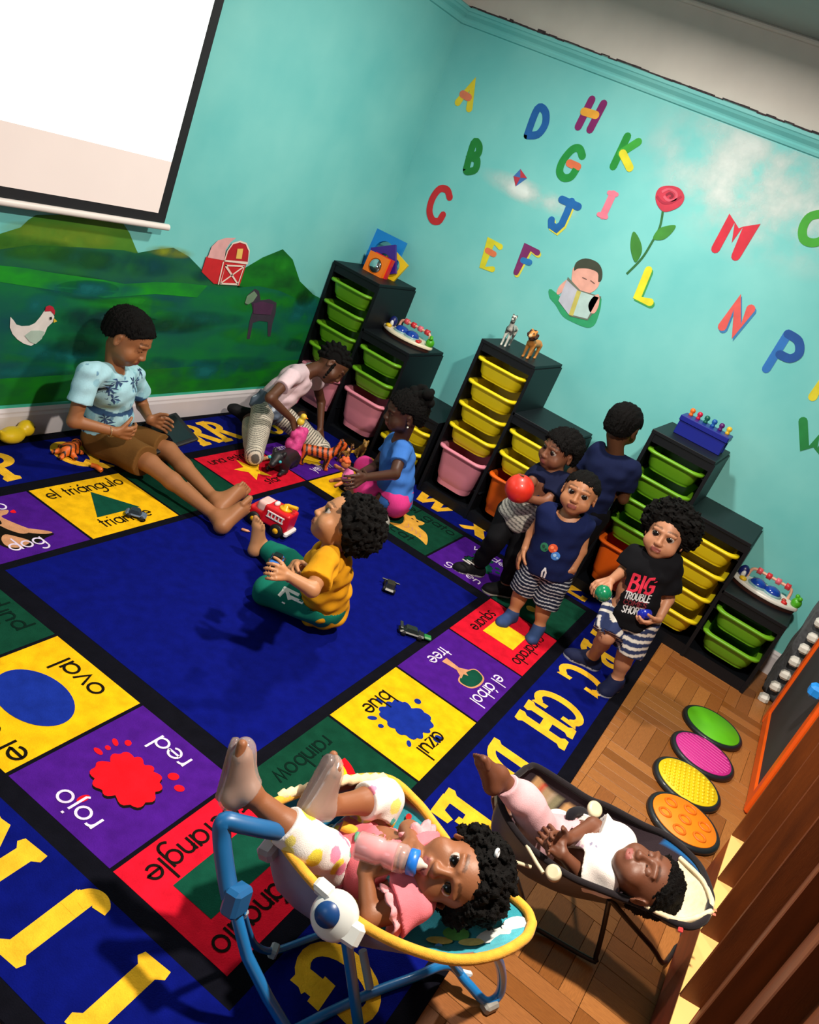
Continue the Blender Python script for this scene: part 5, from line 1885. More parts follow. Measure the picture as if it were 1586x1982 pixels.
def p8short(V):
    t = p8.legcoord(V)
    s_ = np.sin(t * 2 * math.pi / .031) + .25 * np.sin(t * 190)
    return np.where((s_ > .25)[:, None], lincol('d0ccc6'), lincol('2c365c'))


p8.pants(p8short, to=('k', 1.0), name='shorts', e=.012, flare=.06, thigh=.3, waist=.1)
p8.shoes('161c3c', 'd4d4d8', e=.008, label='navy canvas shoe with a white sole')

# 9 --- baby girl in the near bouncer
J = dict(hd=(-3.177,-2.616,0.435), pv=(-3.123,-2.375,0.235), sL=(-3.263,-2.576,0.37), sR=(-3.149,-2.537,0.385), eL=(-3.331,-2.521,0.335), wL=(-3.297,-2.464,0.385), eR=(-3.111,-2.465,0.385), wR=(-3.191,-2.499,0.43),
         kL=(-3.311,-2.317,0.36), kR=(-3.048,-2.363,0.36), aL=(-3.389,-2.185,0.44), aR=(-3.225,-2.298,0.39))
p9 = Person('baby girl in pink lying in the near bouncer and drinking from a bottle', (-3.15, -2.5, .2), J, .185, '8a5638', (-.78, .12, .5), (.15, -.93, .3), .0036)
p9.hand('L', (.3, .1, .85), (.1, -.95, .1), .75).hand('R', (-.55, -.1, .25), (0, -.8, .5), .8)
p9.foot('L', (.25, .25, .9), (-.4, .85, -.2)).foot('R', (.55, .1, .8), (-.7, .6, .25))
p9.build(gaze=(-.05, .95, .1))
p9.hair_clumps((.52, .52, .49), (0, -.13, .13), 520, (.03, .07), 8, .27, slope=(.7, -.6), under=-.4)
p9.shirt(spots('dc7480', [('e8c84a', .012), ('4a9aa0', .008), ('e88a94', .016)], 6, J['pv'], J['sL'], 30), sleeve=.42, neck=.23, hem=.1, fold=.003, loose=2.2)
for q in 'LR':
    a = nrm(p9.J['e' + q] - p9.J['s' + q])
    fr = frame_from(a)
    c0 = p9.J['s' + q] + a * .04
    rings = []
    for z, r0, am in ((-.012, .034, 0), (.0, .042, .002), (.012, .049, .006), (.02, .052, .008), (.012, .046, .006), (-.006, .036, 0)):
        rings.append([c0 + fr @ np.array(((r0 + am * math.sin(9 * t)) * math.cos(t), (r0 + am * math.sin(9 * t)) * math.sin(t), z + am * .5 * math.cos(9 * t))) for t in np.linspace(0, 6.283, 54, endpoint=False)])
    MB().loft(rings, False).build('sleeve_ruffle', cloth('e89aa0'), p9.root, True)
lo9, hi9 = np.array((-3.55, -2.55, .1)), np.array((-2.85, -2.1, .6))
p9.pants(spots('ece4e0', [('ecd84a', .021), ('e88aa8', .017), ('5ab4a4', .009), ('f2e27a', .015)], 12, lo9, hi9, 70), to=('a', .42), name='leggings', e=.01, fold=.003)
JEL = mat('clear_jelly', 'f0e8e4', .08, .02, 20, trans=.6, coat=.5, alpha=.42)
keep = p9.feet
for ft in keep:
    p9.feet = [ft]
    S = SDF()
    p9.footparts(S, .006, False)
    S2 = SDF()
    S.cut(p9.J['a' + ft[0]] + (p9.J['k' + ft[0]] - p9.J['a' + ft[0]]) * .02, p9.J['k' + ft[0]] - p9.J['a' + ft[0]])
    sdf_obj('jelly_shoe', S, JEL, .0035, p9.root)
    n, t, L = ft[2], ft[1], ft[4]
    b = p9.J['a' + ft[0]] + n * (.37 * L) + t * .22 * L
    S = SDF().cap(b - t * .34 * L, b + t * .38 * L, .12 * L, .14 * L)
    S.cut(b + n * .012, n).cut(b - n * .003, -n)
    sdf_obj('shoe_sole', S, mat('jelly_sole', '9a8a88', .25, .1, 40, trans=.5, alpha=.75), .0035, p9.root)
p9.feet = keep
MB().tube([p9.hp(.36 + .04 * math.cos(a), .2 + .05 * math.sin(a), .42) for a in np.linspace(0, 6.283, 10)], .004, 6).build('hair_tie', mat('hair_tie', 'd0d4d8', .4, .05, 20), p9.root, True)

# 10 --- sleeping baby in the far bouncer
J = dict(hd=(-2.697,-2.968,0.375), pv=(-2.585,-2.745,0.22), sR=(-2.594,-2.875,0.345), sL=(-2.723,-2.89,0.325), eR=(-2.609,-2.795,0.35), wR=(-2.717,-2.761,0.345), eL=(-2.727,-2.83,0.29), wL=(-2.755,-2.767,0.325),
         kL=(-2.701,-2.638,0.335), kR=(-2.679,-2.682,0.25), aL=(-2.763,-2.535,0.41), aR=(-2.636,-2.61,0.22))
p10 = Person('baby in a white top and pink trousers asleep in the dark bouncer', (-2.6, -2.85, .2), J, .175, '6a3f2c', (-.25, .3, .9), (.15, -.92, .32), .0038)
p10.hand('R', (-.7, .6, -.1), (0, .3, .9), .7).hand('L', (.1, .9, .2), (.6, 0, .7), .7)
p10.foot('L', (-.35, .5, .75), (-.75, .4, -.1)).foot('R', (-.1, .5, .85), (0, .9, -.3))
p10.build(eyes='closed')
p10.hair_short(.025, .27, rough=.004)
p10.shirt(spots('e6dcd8', [('8a86a0', .005), ('c8a8b8', .006)], 5, (-2.9, -3.1, .1), (-2.4, -2.6, .5), 60), sleeve=.85, loose=1.5, neck=.2, hem=.32, fold=.004, e=.016)
p10.pants(flat('d6a8b0'), to=('a', .8), name='leggings', e=.011, fold=.004)

# ------------------------------------------------------------------ balls and hand-held things
def ball(name, label, c, r, col, rough=.2):
    o = MB().ball((0, 0, 0), r, n=24).build(name, mat('ball_' + col, col, rough, .04, 20, coat=.4), None)
    o.location = c
    return setp(o, label, 'ball')


ball('toy_ball', 'red rubber ball clutched by the boy striding past the shelf', (-1.2,-1.808,0.585), .065, 'd42a18', .45)
ball('toy_ball', 'glossy green plastic ball in the afro toddler right hand', (-1.37,-2.363,0.441), .036, '0f7a52')
ball('toy_ball', 'small shiny blue plastic ball in the afro toddler left hand', p8.J['wL'] + p8.hands[1][2] * .05 + p8.hands[1][4] * .042, .034, '1426a8')

# tablet on the older boy's lap
tb = thing('tablet', 'black tablet computer held on the lap of the seated boy', 'tablet', (-1.839,-0.37,0.149))
TM = frame_from((-.35, -.1, .9), (.9, -.2, .36))
MB().box((0, 0, 0), (.28, .2, .016), TM, bev=.005).build('case', mat('tablet_case', '0b0b12', .6, .15, 40), tb)
MB().box(TM @ np.array((0, 0, .0085)), (.24, .165, .001), TM).build('display', mat('tablet_glass', '080a12', .08, .05, 20), tb)
MB().tube([TM @ np.array((-.12 + .012 * math.cos(a), .03 + .02 * math.sin(a), .014)) for a in np.linspace(0, 6.283, 12)], .003, 6).build('finger_loop', MATS['tablet_case'], tb)

# bottle of the baby girl
B0 = np.array((-3.285,-2.414,0.42))
_mo = p9.hp(0, .43, -.285)
B1 = B0 + (_mo - B0) / 1.22
bt = thing('baby_bottle', 'clear baby bottle of pink drink with a blue collar', 'bottle', tuple(B0))
BF = frame_from(B1 - B0)
BL = float(np.linalg.norm(B1 - B0))
MB().lathe((0, 0, 0), [(.001, 0), (.026, .001), (.03, .006), (.03, BL * .42), (.026, BL * .5), (.03, BL * .58), (.03, BL * .86), (.022, BL * .95)], BF, 24).build('bottle_body', mat('bottle_plastic', 'f0d8d8', .08, .02, 10, trans=.5, alpha=.5, coat=.3), bt)
MB().lathe((0, 0, 0), [(.001, .004), (.026, .005), (.027, BL * .42), (.023, BL * .5), (.027, BL * .58), (.027, BL * .7)], BF, 24).build('pink_drink', mat('pink_drink', 'f0808a', .3, .04, 10), bt)
MB().lathe((0, 0, 0), [(.024, BL * .93), (.027, BL * .94), (.027, BL * 1.08), (.02, BL * 1.1), (.001, BL * 1.1)], BF, 28).build('collar', mat('collar_blue', '1e6fd0', .35, .05, 20), bt)
MB().lathe((0, 0, 0), [(.014, BL * 1.1), (.012, BL * 1.14), (.006, BL * 1.2), (.005, BL * 1.26), (.001, BL * 1.28)], BF, 16).build('teat', mat('teat_clear', 'e8d8cc', .2, .03, 20, trans=.3), bt)

# ------------------------------------------------------------------ near bouncer


def seat_stations(near, far, zb, n=40, m=17, drop=0.0, inset=0.0):
    """cross rows between the two rim lines, sagging to the centre line heights zb"""
    A = np.array(spline(near, 10))
    B = np.array(spline(far, 10))

    def res(P, k):
        d = np.concatenate([[0], np.cumsum(np.linalg.norm(np.diff(P, axis=0), axis=1))])
        t = np.linspace(0, d[-1], k)
        return np.stack([np.interp(t, d, P[:, i]) for i in range(3)], 1)
    A, B = res(A, n), res(B, n)
    zc = np.interp(np.linspace(0, 1, n), np.linspace(0, 1, len(zb)), zb)
    G = np.zeros((n, m, 3))
    for i in range(n):
        for j in range(m):
            t = .5 - .5 * math.cos(math.pi * j / (m - 1))
            p = A[i] * (1 - t) + B[i] * t
            sag = math.sin(math.pi * t) ** (.55 + 1.5 * max(0.0, (i / (n - 1) - .45) / .55))
            w = np.linalg.norm(A[i] - B[i])
            dep = (p[2] - zc[i]) * min(1, w / .22)
            G[i, j] = p - np.array((0, 0, dep * sag + drop * min(1, w / .1)))
    return G


def grid_mesh(name, G, col=None):
    n, m, _ = G.shape
    idx = np.arange(n * m).reshape(n, m)
    F = np.stack([idx[:-1, :-1], idx[1:, :-1], idx[1:, 1:], idx[:-1, 1:]], -1).reshape(-1, 4)
    return mesh_np(name, G.reshape(-1, 3), F, True, None if col is None else col.reshape(-1, 3))


def grid_prints(G, items, parent):
    """flat prints on the pad: (u, v, radius, colour, name) with u along, v across"""
    n, m, _ = G.shape
    cen = G.mean((0, 1)) + np.array((0, 0, .4))
    for k, (u, v, r, c, nm) in enumerate(items):
        i, j = u * (n - 1), v * (m - 1)
        i0, j0 = int(min(i, n - 2)), int(min(j, m - 2))
        p = G[i0, j0]
        du = nrm(G[i0 + 1, j0] - p)
        dv = nrm(G[i0, j0 + 1] - p)
        nn = nrm(np.cross(du, dv))
        if nn @ (cen - p) < 0: nn = -nn
        p = p + (G[i0 + 1, j0] - p) * (i - i0) + (G[i0, j0 + 1] - p) * (j - j0)
        rr_ = r if isinstance(r, tuple) else (r, r)
        P = [p + nn * (.0032 + .0004 * k / 10) + du * rr_[0] * math.cos(a) + dv * rr_[1] * math.sin(a) for a in np.linspace(0, 6.283, 14, endpoint=False)]
        MB().add(P, [tuple(range(14))]).build(nm, cloth(c), parent, True)


near = [*[(-3.301,-2.214,0.37),(-3.343,-2.24,0.37)], *[(-3.358,-2.321,0.35)], *[(-3.367,-2.425,0.34)], *[(-3.366,-2.526,0.345)], *[(-3.354,-2.621,0.365)], *[(-3.319,-2.707,0.385)], *[(-3.253,-2.766,0.4)], *[(-3.178,-2.796,0.41),(-3.13,-2.794,0.41)]]
far_ = [*[(-3.288,-2.209,0.37)], *[(-3.13,-2.251,0.365)], *[(-2.989,-2.326,0.36)], *[(-2.973,-2.417,0.35)], *[(-2.989,-2.495,0.34)], *[(-3.024,-2.573,0.345)], *[(-3.056,-2.644,0.37)], *[(-3.086,-2.727,0.4)], *[(-3.103,-2.77,0.41),(-3.122,-2.79,0.41)]]
bc1 = thing('baby_bouncer', 'teal and brown cradle bouncer with yellow piping and blue tube legs', 'bouncer', (-3.15, -2.5, 0))
ZB = [.3, .2, .165, .16, .19, .245, .305, .35, .385]
G = seat_stations(near, far_, ZB, 60, 33)
u = np.linspace(0, 1, 60)[:, None] * np.ones((1, 33))
v = np.ones((60, 1)) * np.linspace(0, 1, 33)[None]
colr = np.zeros((60, 33, 3))
colr[:] = lincol('a85a44')
colr[(v > .2) & (v < .82) & (u > .12)] = lincol('3fa6b8')
colr[(v > .55) & (u < .46) & (u > .05)] = lincol('2585b4')
colr[(v > .82) & (u >= .46) & (u < .8)] = lincol('3fa6b8')
colr[(v > .93)] = lincol('a85a44')
colr[(u > .6) & (np.abs(v - .5) > .27)] = lincol('a85a44')
colr[u > .95] = lincol('a85a44')
pad1 = link('seat_pad', grid_mesh('seat_pad', G, colr), clothv(), bc1, True)
G2 = seat_stations(near, far_, [z - .03 for z in ZB], 40, 17, .006)
link('seat_shell', grid_mesh('seat_shell', G2), mat('shell_grey', '7e7c92', .5, .08, 20), bc1, True)
rimP = [np.array(p) for p in near] + [np.array(p) for p in far_[::-1]]
rimS = spline(rimP, 6, True)
MB().tube(rimS + [rimS[0]], .011, 10).build('rim_piping', cloth('e0a236'), bc1, True)
# ruffled soft stop at the foot end
MB().tube([np.array(p) + (0, 0, .004 * ((k % 2) * 2 - 1)) for k, p in enumerate(spline([(-3.27,-2.206,0.375),(-3.21,-2.228,0.375),(-3.138,-2.253,0.375),(-3.063,-2.295,0.375),(-3.008,-2.331,0.375)], 6))], .012, 10).build('foot_roll', cloth('e8c8a0'), bc1, True)
items = []
for a in range(5):
    for b in range(2):
        uu, vv = .12 + .075 * a, .76 + .1 * b
        items += [(uu, vv, .0105, 'd8d4b4', 'ring_print'), (uu, vv, .0065, '2585b4', 'ring_print'), (uu, vv, .004, 'd8d4b4', 'ring_print')]
items += [(.52, .8, (.012, .022), 'e07a2a', 'bird_print'), (.505, .87, .008, 'd8322a', 'bird_print'), (.64, .84, (.012, .016), 'd4243a', 'flower_print'), (.66, .74, (.006, .018), '3a8a3a', 'leaf_print'), (.58, .87, .008, 'dfe8e4', 'dot_print'), (.54, .7, .006, '2585b4', 'dot_print'),
          (.7, .4, (.03, .02), 'e0d060', 'leaf_print'), (.75, .46, (.03, .024), '5aa84a', 'leaf_print'), (.79, .38, (.028, .02), 'e6df7a', 'leaf_print'), (.86, .42, (.04, .028), 'dfe4e0', 'cloud_print'), (.93, .5, (.03, .02), 'e4e8e4', 'cloud_print'), (.68, .14, (.02, .012), 'e08a3a', 'leaf_print'), (.9, .3, (.05, .03), '4fb0c0', 'patch_print'), (.84, .22, (.05, .02), '4fb0c0', 'patch_print')]
grid_prints(G, items, pad1)
# waist pad
wp = spline([(-3.165,-2.332,0.32),(-3.154,-2.367,0.32),(-3.167,-2.4,0.32),(-3.213,-2.409,0.32)], 4)
MB().tube(wp, .012, 8).build('waist_strap', cloth('e0b03a'), bc1, True)
MB().box((-3.175,-2.386,0.335), (.03, .025, .012), rotz(.5), bev=.004).build('strap_patch', cloth('5aa080'), bc1, True)
TUBE = mat('tube_blue', '1a72b4', .3, .06, 10, coat=.4)
WHP = mat('plastic_white', 'd8dad8', .35, .04, 10)
MB().tube(spline([*[(-3.309,-2.291,0.36)], *[(-3.392,-2.26,0.4)], *[(-3.444,-2.225,0.42)], *[(-3.474,-2.198,0.425)], *[(-3.48,-2.212,0.39)], *[(-3.491,-2.254,0.34)], *[(-3.501,-2.288,0.31)]], 6), .019, 10).build('top_bar', mat('bar_blue', '15588e', .4, .06, 10), bc1, True)
MB().box((-3.497,-2.301,0.31), (.055, .04, .06), frame_from((.2, .2, .9)), bev=.008).build('leg_joint', MATS['bar_blue'], bc1, True)
MB().tube([*[(-3.499,-2.289,0.31)], *[(-3.488,-2.367,0.2)], *[(-3.45,-2.434,0.1)], *[(-3.416,-2.513,0.014)]], .0125, 10).build('leg', TUBE, bc1, True)
MB().tube(spline([*[(-3.482,-2.317,0.28)], *[(-3.415,-2.324,0.16)], *[(-3.356,-2.334,0.07)], *[(-3.301,-2.358,0.03)], *[(-3.203,-2.394,0.02)], *[(-3.074,-2.447,0.02),(-2.949,-2.5,0.02)]], 5), .0085, 8).build('cross_tube', TUBE, bc1, True)
MB().box((-3.303,-2.357,0.03), (.03, .02, .026), rotz(.4), bev=.004).build('tube_clip', mat('clip_grey', '9aa0a8', .4, .05, 20), bc1, True)
MB().box((-3.476,-2.319,0.27), (.016, .016, .02), bev=.004).build('tube_clip', MATS['clip_grey'], bc1, True)
MB().tube([*[(-3.389,-2.498,0.33)], *[(-3.296,-2.615,0.014)]], .0125, 10).build('leg', TUBE, bc1, True)
MB().tube(spline([*[(-3.413,-2.501,0.014),(-3.306,-2.538,0.014),(-3.195,-2.582,0.014)], *[(-3.088,-2.635,0.02)], *[(-3.025,-2.686,0.06)], *[(-3.019,-2.744,0.05)], *[(-2.997,-2.802,0.02)], *[(-2.964,-2.82,0.03)], *[(-2.984,-2.804,0.1)], *[(-3.068,-2.769,0.22)], *[(-3.165,-2.724,0.32)]], 6), .0115, 10).build('base_tube', TUBE, bc1, True)
MB().tube(spline([*[(-3.24,-2.664,0.3)], *[(-3.115,-2.679,0.17)], *[(-3.028,-2.711,0.07)], *[(-3.015,-2.746,0.045)]], 5), .0105, 10).build('leg', TUBE, bc1, True)
MB().box((-2.993,-2.815,0.014), (.045, .03, .026), rotz(-.4), bev=.006).build('foot_cap', mat('foot_grey', '8a8680', .5, .05, 20), bc1, True)
MB().box((-3.013,-2.723,0.06), (.05, .014, .014), frame_from((.3, .2, -.9), (.5, -.7, 0)), bev=.005).build('tube_clip', WHP, bc1, True)
MB().tube([*[(-3.198,-2.517,0.1)], *[(-3.202,-2.573,0.03)]], .01, 8).build('strut', MATS['clip_grey'], bc1, True)
hubc = np.array((-3.387,-2.467,0.335))
hubM = frame_from((-.86, -.1, .5), (.2, -1, 0))
hb_ = MB().lathe(hubc, [(.001, -.02), (.044, -.02), (.05, -.008), (.05, .006), (.042, .018), (.001, .02)], hubM, 28)
hub1 = hb_.build('hub', WHP, bc1, True)
MB().lathe(hubc + hubM @ np.array((-.012, .0, .0)), [(.001, .019), (.026, .019), (.026, .024), (.001, .025)], hubM, 24).build('hub_badge', mat('badge_blue', '153f78', .35, .06, 20), hub1, True)
MB().box(hubc + hubM @ np.array((.048, -.008, .004)), (.045, .05, .028), hubM, bev=.009).build('hub_lever', WHP, hub1, True)
MB().box((-3.377,-2.421,0.36), (.03, .045, .04), frame_from((-.5, 0, .8)), bev=.007).build('seat_latch', WHP, bc1, True)
MB().box((-3.355,-2.266,0.32), (.05, .04, .035), frame_from((-.3, .3, .8)), bev=.008).build('seat_latch', mat('latch_grey', 'a49aa8', .4, .05, 20), bc1, True)

# ------------------------------------------------------------------ far bouncer
near = [*[(-2.566,-2.561,0.33),(-2.699,-2.554,0.33)], *[(-2.742,-2.591,0.31)], *[(-2.777,-2.677,0.3)], *[(-2.782,-2.751,0.3)], *[(-2.787,-2.821,0.31)], *[(-2.766,-2.91,0.325)], *[(-2.751,-2.996,0.345)], *[(-2.753,-3.087,0.37)], *[(-2.716,-3.12,0.385),(-2.665,-3.126,0.385)]]
far_ = [*[(-2.538,-2.566,0.33),(-2.506,-2.584,0.33)], *[(-2.477,-2.675,0.32)], *[(-2.454,-2.748,0.31)], *[(-2.426,-2.807,0.31)], *[(-2.416,-2.906,0.32)], *[(-2.422,-2.978,0.34)], *[(-2.485,-3.07,0.365)], *[(-2.589,-3.119,0.38),(-2.632,-3.126,0.38)]]
bc2 = thing('baby_bouncer', 'dark brown fabric bouncer with a cream head pad and striped lining', 'bouncer', (-2.6, -2.85, 0))
ZB = [.24, .17, .15, .15, .175, .22, .275, .315, .35]
G = seat_stations(near, far_, ZB, 60, 33)
colr[:] = lincol('2c2228')
m_ = (u > .08) & (u < .42) & (v > .45) & (v < .9)
for k, c in enumerate(('b8a48c', '8a8468', '2c2228', 'c49a6a', 'cf5a44', 'b59a78')):
    colr[m_ & (((u * 38).astype(int)) % 6 == k)] = lincol(c)
colr[(u > .62) & (v > .86)] = lincol('1d5a92')
colr[(u > .3) & (u < .5) & (v > .15) & (v < .5)] = lincol('b8a88c')
link('seat_pad', grid_mesh('seat_pad', G, colr), clothv(), bc2, True)
link('seat_shell', grid_mesh('seat_shell', seat_stations(near, far_, [z - .03 for z in ZB], 40, 17, .006)), mat('shell_taupe', '55504e', .5, .1, 12), bc2, True)
rimS = spline([np.array(p) for p in near] + [np.array(p) for p in far_[::-1]], 6, True)
MB().tube(rimS + [rimS[0]], .009, 10).build('rim_binding', cloth('1a1418'), bc2, True)
# head pad
hp_ = G[42:59, 3:27] + np.array((0, 0, .006))
c0 = hp_.mean((0, 1))
hpad = link('head_pad', grid_mesh('head_pad', hp_), cloth('e6d2b0'), bc2, True)
q = spline([hp_[0, 0], hp_[8, 0], hp_[-1, 0], hp_[-1, 12], hp_[-1, -1], hp_[8, -1], hp_[0, -1]], 5)
MB().tube(q, .007, 8).build('pad_edge', cloth('e0cca8'), hpad, True)
for du_, dv_, c in ((14, 6, 'cf6a5a'), (13, 10, '9ab4b0'), (15, 12, 'cf7a5a'), (12, 5, 'd05a50')):
    p = hp_[min(du_, 16), dv_] + np.array((0, 0, .003))
    MB().ribbon([p, p + np.array((.015, -.006, .002)), p + np.array((.02, -.02, .004))], .007, (-.3, .2, .9)).build('animal_print', cloth(c), hpad, True)
CRP = mat('plastic_cream', 'cfc2a4', .35, .06, 20)
MB().tube([*[(-2.781,-2.682,0.3),(-2.816,-2.731,0.3),(-2.83,-2.755,0.3)]], .005, 6).build('harness_clip', CRP, bc2, True)
MB().tube([*[(-2.827,-2.659,0.26),(-2.791,-2.722,0.26)]], .005, 6).build('harness_clip', CRP, bc2, True)
MB().lathe((-2.806,-2.776,0.3), [(.014, -.012), (.02, -.01), (.02, .01), (.014, .012)], frame_from((-.6, .2, .6)), 20).build('hinge', CRP, bc2, True)
MB().lathe((-2.486,-2.777,0.315), [(.012, -.006), (.022, -.006), (.024, 0), (.02, .006), (.012, .006)], frame_from((-.4, -.3, .8)), 22).build('hinge', CRP, bc2, True)
MB().tube(spline([*[(-2.673,-2.559,0.26)], *[(-2.647,-2.51,0.32)], *[(-2.66,-2.491,0.35)]], 4), .006, 6).build('toy_bar_stub', CRP, bc2, True)
MB().tube(spline([np.array((-2.599,-2.74,0.31)), np.array((-2.59,-2.733,0.33)), np.array((-2.542,-2.754,0.32)), np.array((-2.546,-2.769,0.3))], 4), .014, 8).build('crotch_strap', cloth('131018'), bc2, True)
DK = mat('frame_dark', '1c1a1c', .4, .1, 20)
MB().tube(spline([*[(-2.848,-2.708,0.25)], *[(-2.72,-2.801,0.05)], *[(-2.672,-2.823,0.012)], *[(-2.635,-2.976,0.012)], *[(-2.632,-2.98,0.03)], *[(-2.651,-2.959,0.12)], *[(-2.726,-2.921,0.28)]], 4), .007, 8).build('leg', DK, bc2, True)
MB().tube(spline([*[(-2.726,-2.921,0.28)], *[(-2.607,-3.076,0.15)], *[(-2.446,-3.156,0.012)], *[(-2.224,-3.17,0.012)], *[(-2.333,-3.128,0.2)]], 4), .007, 8).build('leg', DK, bc2, True)
MB().tube(spline([*[(-2.445,-2.777,0.28)], *[(-2.332,-2.759,0.1)], *[(-2.455,-2.761,0.012)]], 4), .007, 8).build('leg', DK, bc2, True)
# soft box under the seat hangs as storage skirt
MB().box((-2.774,-3.083,0.37), (.012, .012, .006), frame_from((-.6, .3, .6)), bev=.002).build('tag', cloth('c43a3a'), bc2, True)

# ------------------------------------------------------------------ tactile discs
DR = .135


def tdisc(label, c, col, kind):
    t = thing('tactile_disc', label, 'sensory disc', (c[0], c[1], 0), R_.uniform(-.2, .2), 'tactile discs in a row on the wood floor')
    MB().lathe((0, 0, 0), [(.001, 0), (DR, 0), (DR + .005, .006), (DR + .004, .016), (DR - .006, .024), (DR - .012, .021), (.001, .021)], None, 48).build('rubber_ring', mat('rubber_black', '14181e', .45, .1, 30, coat=.2), t)
    m = mat('disc_' + col, col, .5, .05, 20)
    MB().lathe((0, 0, .0205), [(.001, 0), (DR - .012, 0), (DR - .014, .0035), (.001, .004)], None, 48).build('disc_face', m, t)
    z = .0245
    if kind == 'ridges':
        for k in range(-5, 6):
            h = math.sqrt(max(0, (DR - .022) ** 2 - (k * .021) ** 2))
            if h > .03: MB().tube([(k * .021, -h, z), (k * .021, h, z)], .0045, 6).build('ridge', m, t)
    elif kind == 'bumps':
        for a in range(-5, 6):
            for b in range(-5, 6):
                x, y = (a + (b % 2) * .5) * .023, b * .02
                if math.hypot(x, y) < DR - .024: MB().ball((x, y, z), (.008, .008, .006), n=8).build('bump', m, t)
    elif kind == 'rings':
        m2 = mat('disc_ring', 'd86a08', .5, .05, 20)
        for k in range(7):
            a = k * 1.047
            x, y = (0, 0) if k == 6 else (.078 * math.cos(a), .078 * math.sin(a))
            MB().tube([(x + .021 * math.cos(q), y + .021 * math.sin(q), z) for q in np.linspace(0, 6.283, 20)], .005, 6).build('raised_ring', m2, t)


tdisc('smooth lime green disc with a black rim, nearest the shelf', (-0.963,-3.004,0.02), '5cb814', 'flat')
tdisc('ridged magenta disc with a black rim between green and yellow discs', (-1.242,-3.015,0.02), 'c42a8c', 'ridges')
tdisc('bumpy yellow disc with a black rim between pink and orange discs', (-1.515,-3.007,0.02), 'e4c40e', 'bumps')
tdisc('orange disc with raised rings beside the dark bouncer', (-1.763,-3.05,0.02), 'f4840c', 'rings')

# ------------------------------------------------------------------ folding partition at the right edge
part = thing('folding_partition', 'pleated brown wooden folding partition on a plinth with a cream top', 'partition', (-1.95, -3.2, 0))
PWD = mat('partition_wood', '74380e', .55, .14, 5, color2='582808', stretch=(6, 6, .8), bump=.1, bscale=60)
PED = mat('partition_edge', 'b47a3c', .5, .1, 10)
PCR = mat('ledge_cream', 'e8b870', .5, .05, 8)
pit = .262
PH = 1.9
for k in range(0, 6):
    xA = -1.968 - k * pit
    A = np.array((xA, -3.168, 0))
    B_ = np.array((xA + .012, -3.226, 0))
    C_ = np.array((xA - pit, -3.168, 0))
    zb = .2 if k >= 0 else 0.004
    for P, Q, nm in ((B_, C_, 'panel'), (A, B_, 'fold')):
        d = nrm(Q - P)
        nn = np.array((d[1], -d[0], 0))
        if nn[1] > 0: nn = -nn
        MB().plate([P + (0, 0, zb), Q + (0, 0, zb), Q + (0, 0, PH), P + (0, 0, PH)], nn * .007).build(nm, PWD, part, True)
    MB().box((B_[0], B_[1] + .002, (zb + PH) / 2), (.007, .009, PH - zb), bev=.002).build('edge_strip', PED, part, True)
    if k >= 0:
        MB().plate([A + (0, 0, .196), B_ + (-.006, .004, .196), C_ + (.004, 0, .196)], (0, 0, .006)).build('ledge', PCR, part, True)
MB().box((-2.62, -3.245, .098), (1.32, .15, .196), bev=.004).build('plinth', mat('plinth_wood', '7a2f12', .5, .15, 6, color2='5c2008', stretch=(1, 6, 6)), part, True)
MB().plate([(-2.606,-3.171,0.002),(-2.608,-3.227,0.002),(-2.696,-3.225,0.002),(-2.75,-3.172,0.002)], (0, 0, .02)).build('floor_ledge', mat('ledge_pink', 'e8b496', .5, .05, 8), part, True)

# ------------------------------------------------------------------ orange easel and the soft block column beyond
ez = thing('orange_easel', 'orange framed easel board standing beside the end of the folding partition', 'easel', (-.98, -3.21, 0))
ORG = mat('easel_orange', 'e2540e', .4, .06, 10)
e0, e1 = np.array((-.58, -3.205, 0)), np.array((-1.40, -3.245, 0))
ed = nrm(e1 - e0)
en = np.array((ed[1], -ed[0], 0))
EM = np.stack([ed, en, np.array((0, 0, 1.0))], 1)
Lx = float(np.linalg.norm(e1 - e0))
mid = (e0 + e1) / 2
MB().box(mid + (0, 0, .04), (Lx, .03, .07), EM, bev=.008).build('bottom_rail', ORG, ez, True)
MB().box(mid + (0, 0, 1.06), (Lx, .03, .07), EM, bev=.008).build('top_rail', ORG, ez, True)
for q in (e0, e1):
    MB().box(q + (0, 0, .54), (.07, .034, 1.08), EM, bev=.01).build('post', ORG, ez, True)
MB().box(mid + (0, 0, .55), (Lx - .08, .012, .97), EM).build('chalkboard', mat('chalkboard', '2c2a30', .7, .3, 4), ez, True)
MB().box(np.array((-1.369,-3.2,0.553)), (.06, .05, .05), EM, bev=.012).build('blue_clip', mat('clip_blue', '1e86e0', .4, .05, 20), ez, True)

col = thing('soft_block_column', 'grey padded column with white foam cubes down its edge beside the shelf end', 'soft block', (-.3, -3.2, 0))
S = SDF().box((-.2, -3.24, .36), (.14, .1, .36), None, .05, .01)
S.ell((-.16, -3.24, .72), (.15, .12, .08), None, .05)
sdf_obj('padded_body', S, cloth('4a4c50', .3), .012, col, None, wobble(.006, 40, 3))
FO = mat('foam_white', 'dcd8d0', .8, .06, 30)
for k, q in enumerate([(-0.36,-3.14,0.016),(-0.36,-3.153,0.099),(-0.36,-3.16,0.176),(-0.36,-3.16,0.26),(-0.36,-3.164,0.339),(-0.36,-3.166,0.408),(-0.36,-3.157,0.489),(-0.36,-3.145,0.584)]):
    MB().box(np.array(q) + (0, -.02, 0), (.055, .05, .043), frame_from((.1 * ((k % 3) - 1), .1, 1)), bev=.012).build('foam_cube', FO, col, True)

# ------------------------------------------------------------------ toys on the shelves
MIR = mat('mirror', 'd8dce0', .05, .02, 10, metal=1.0)


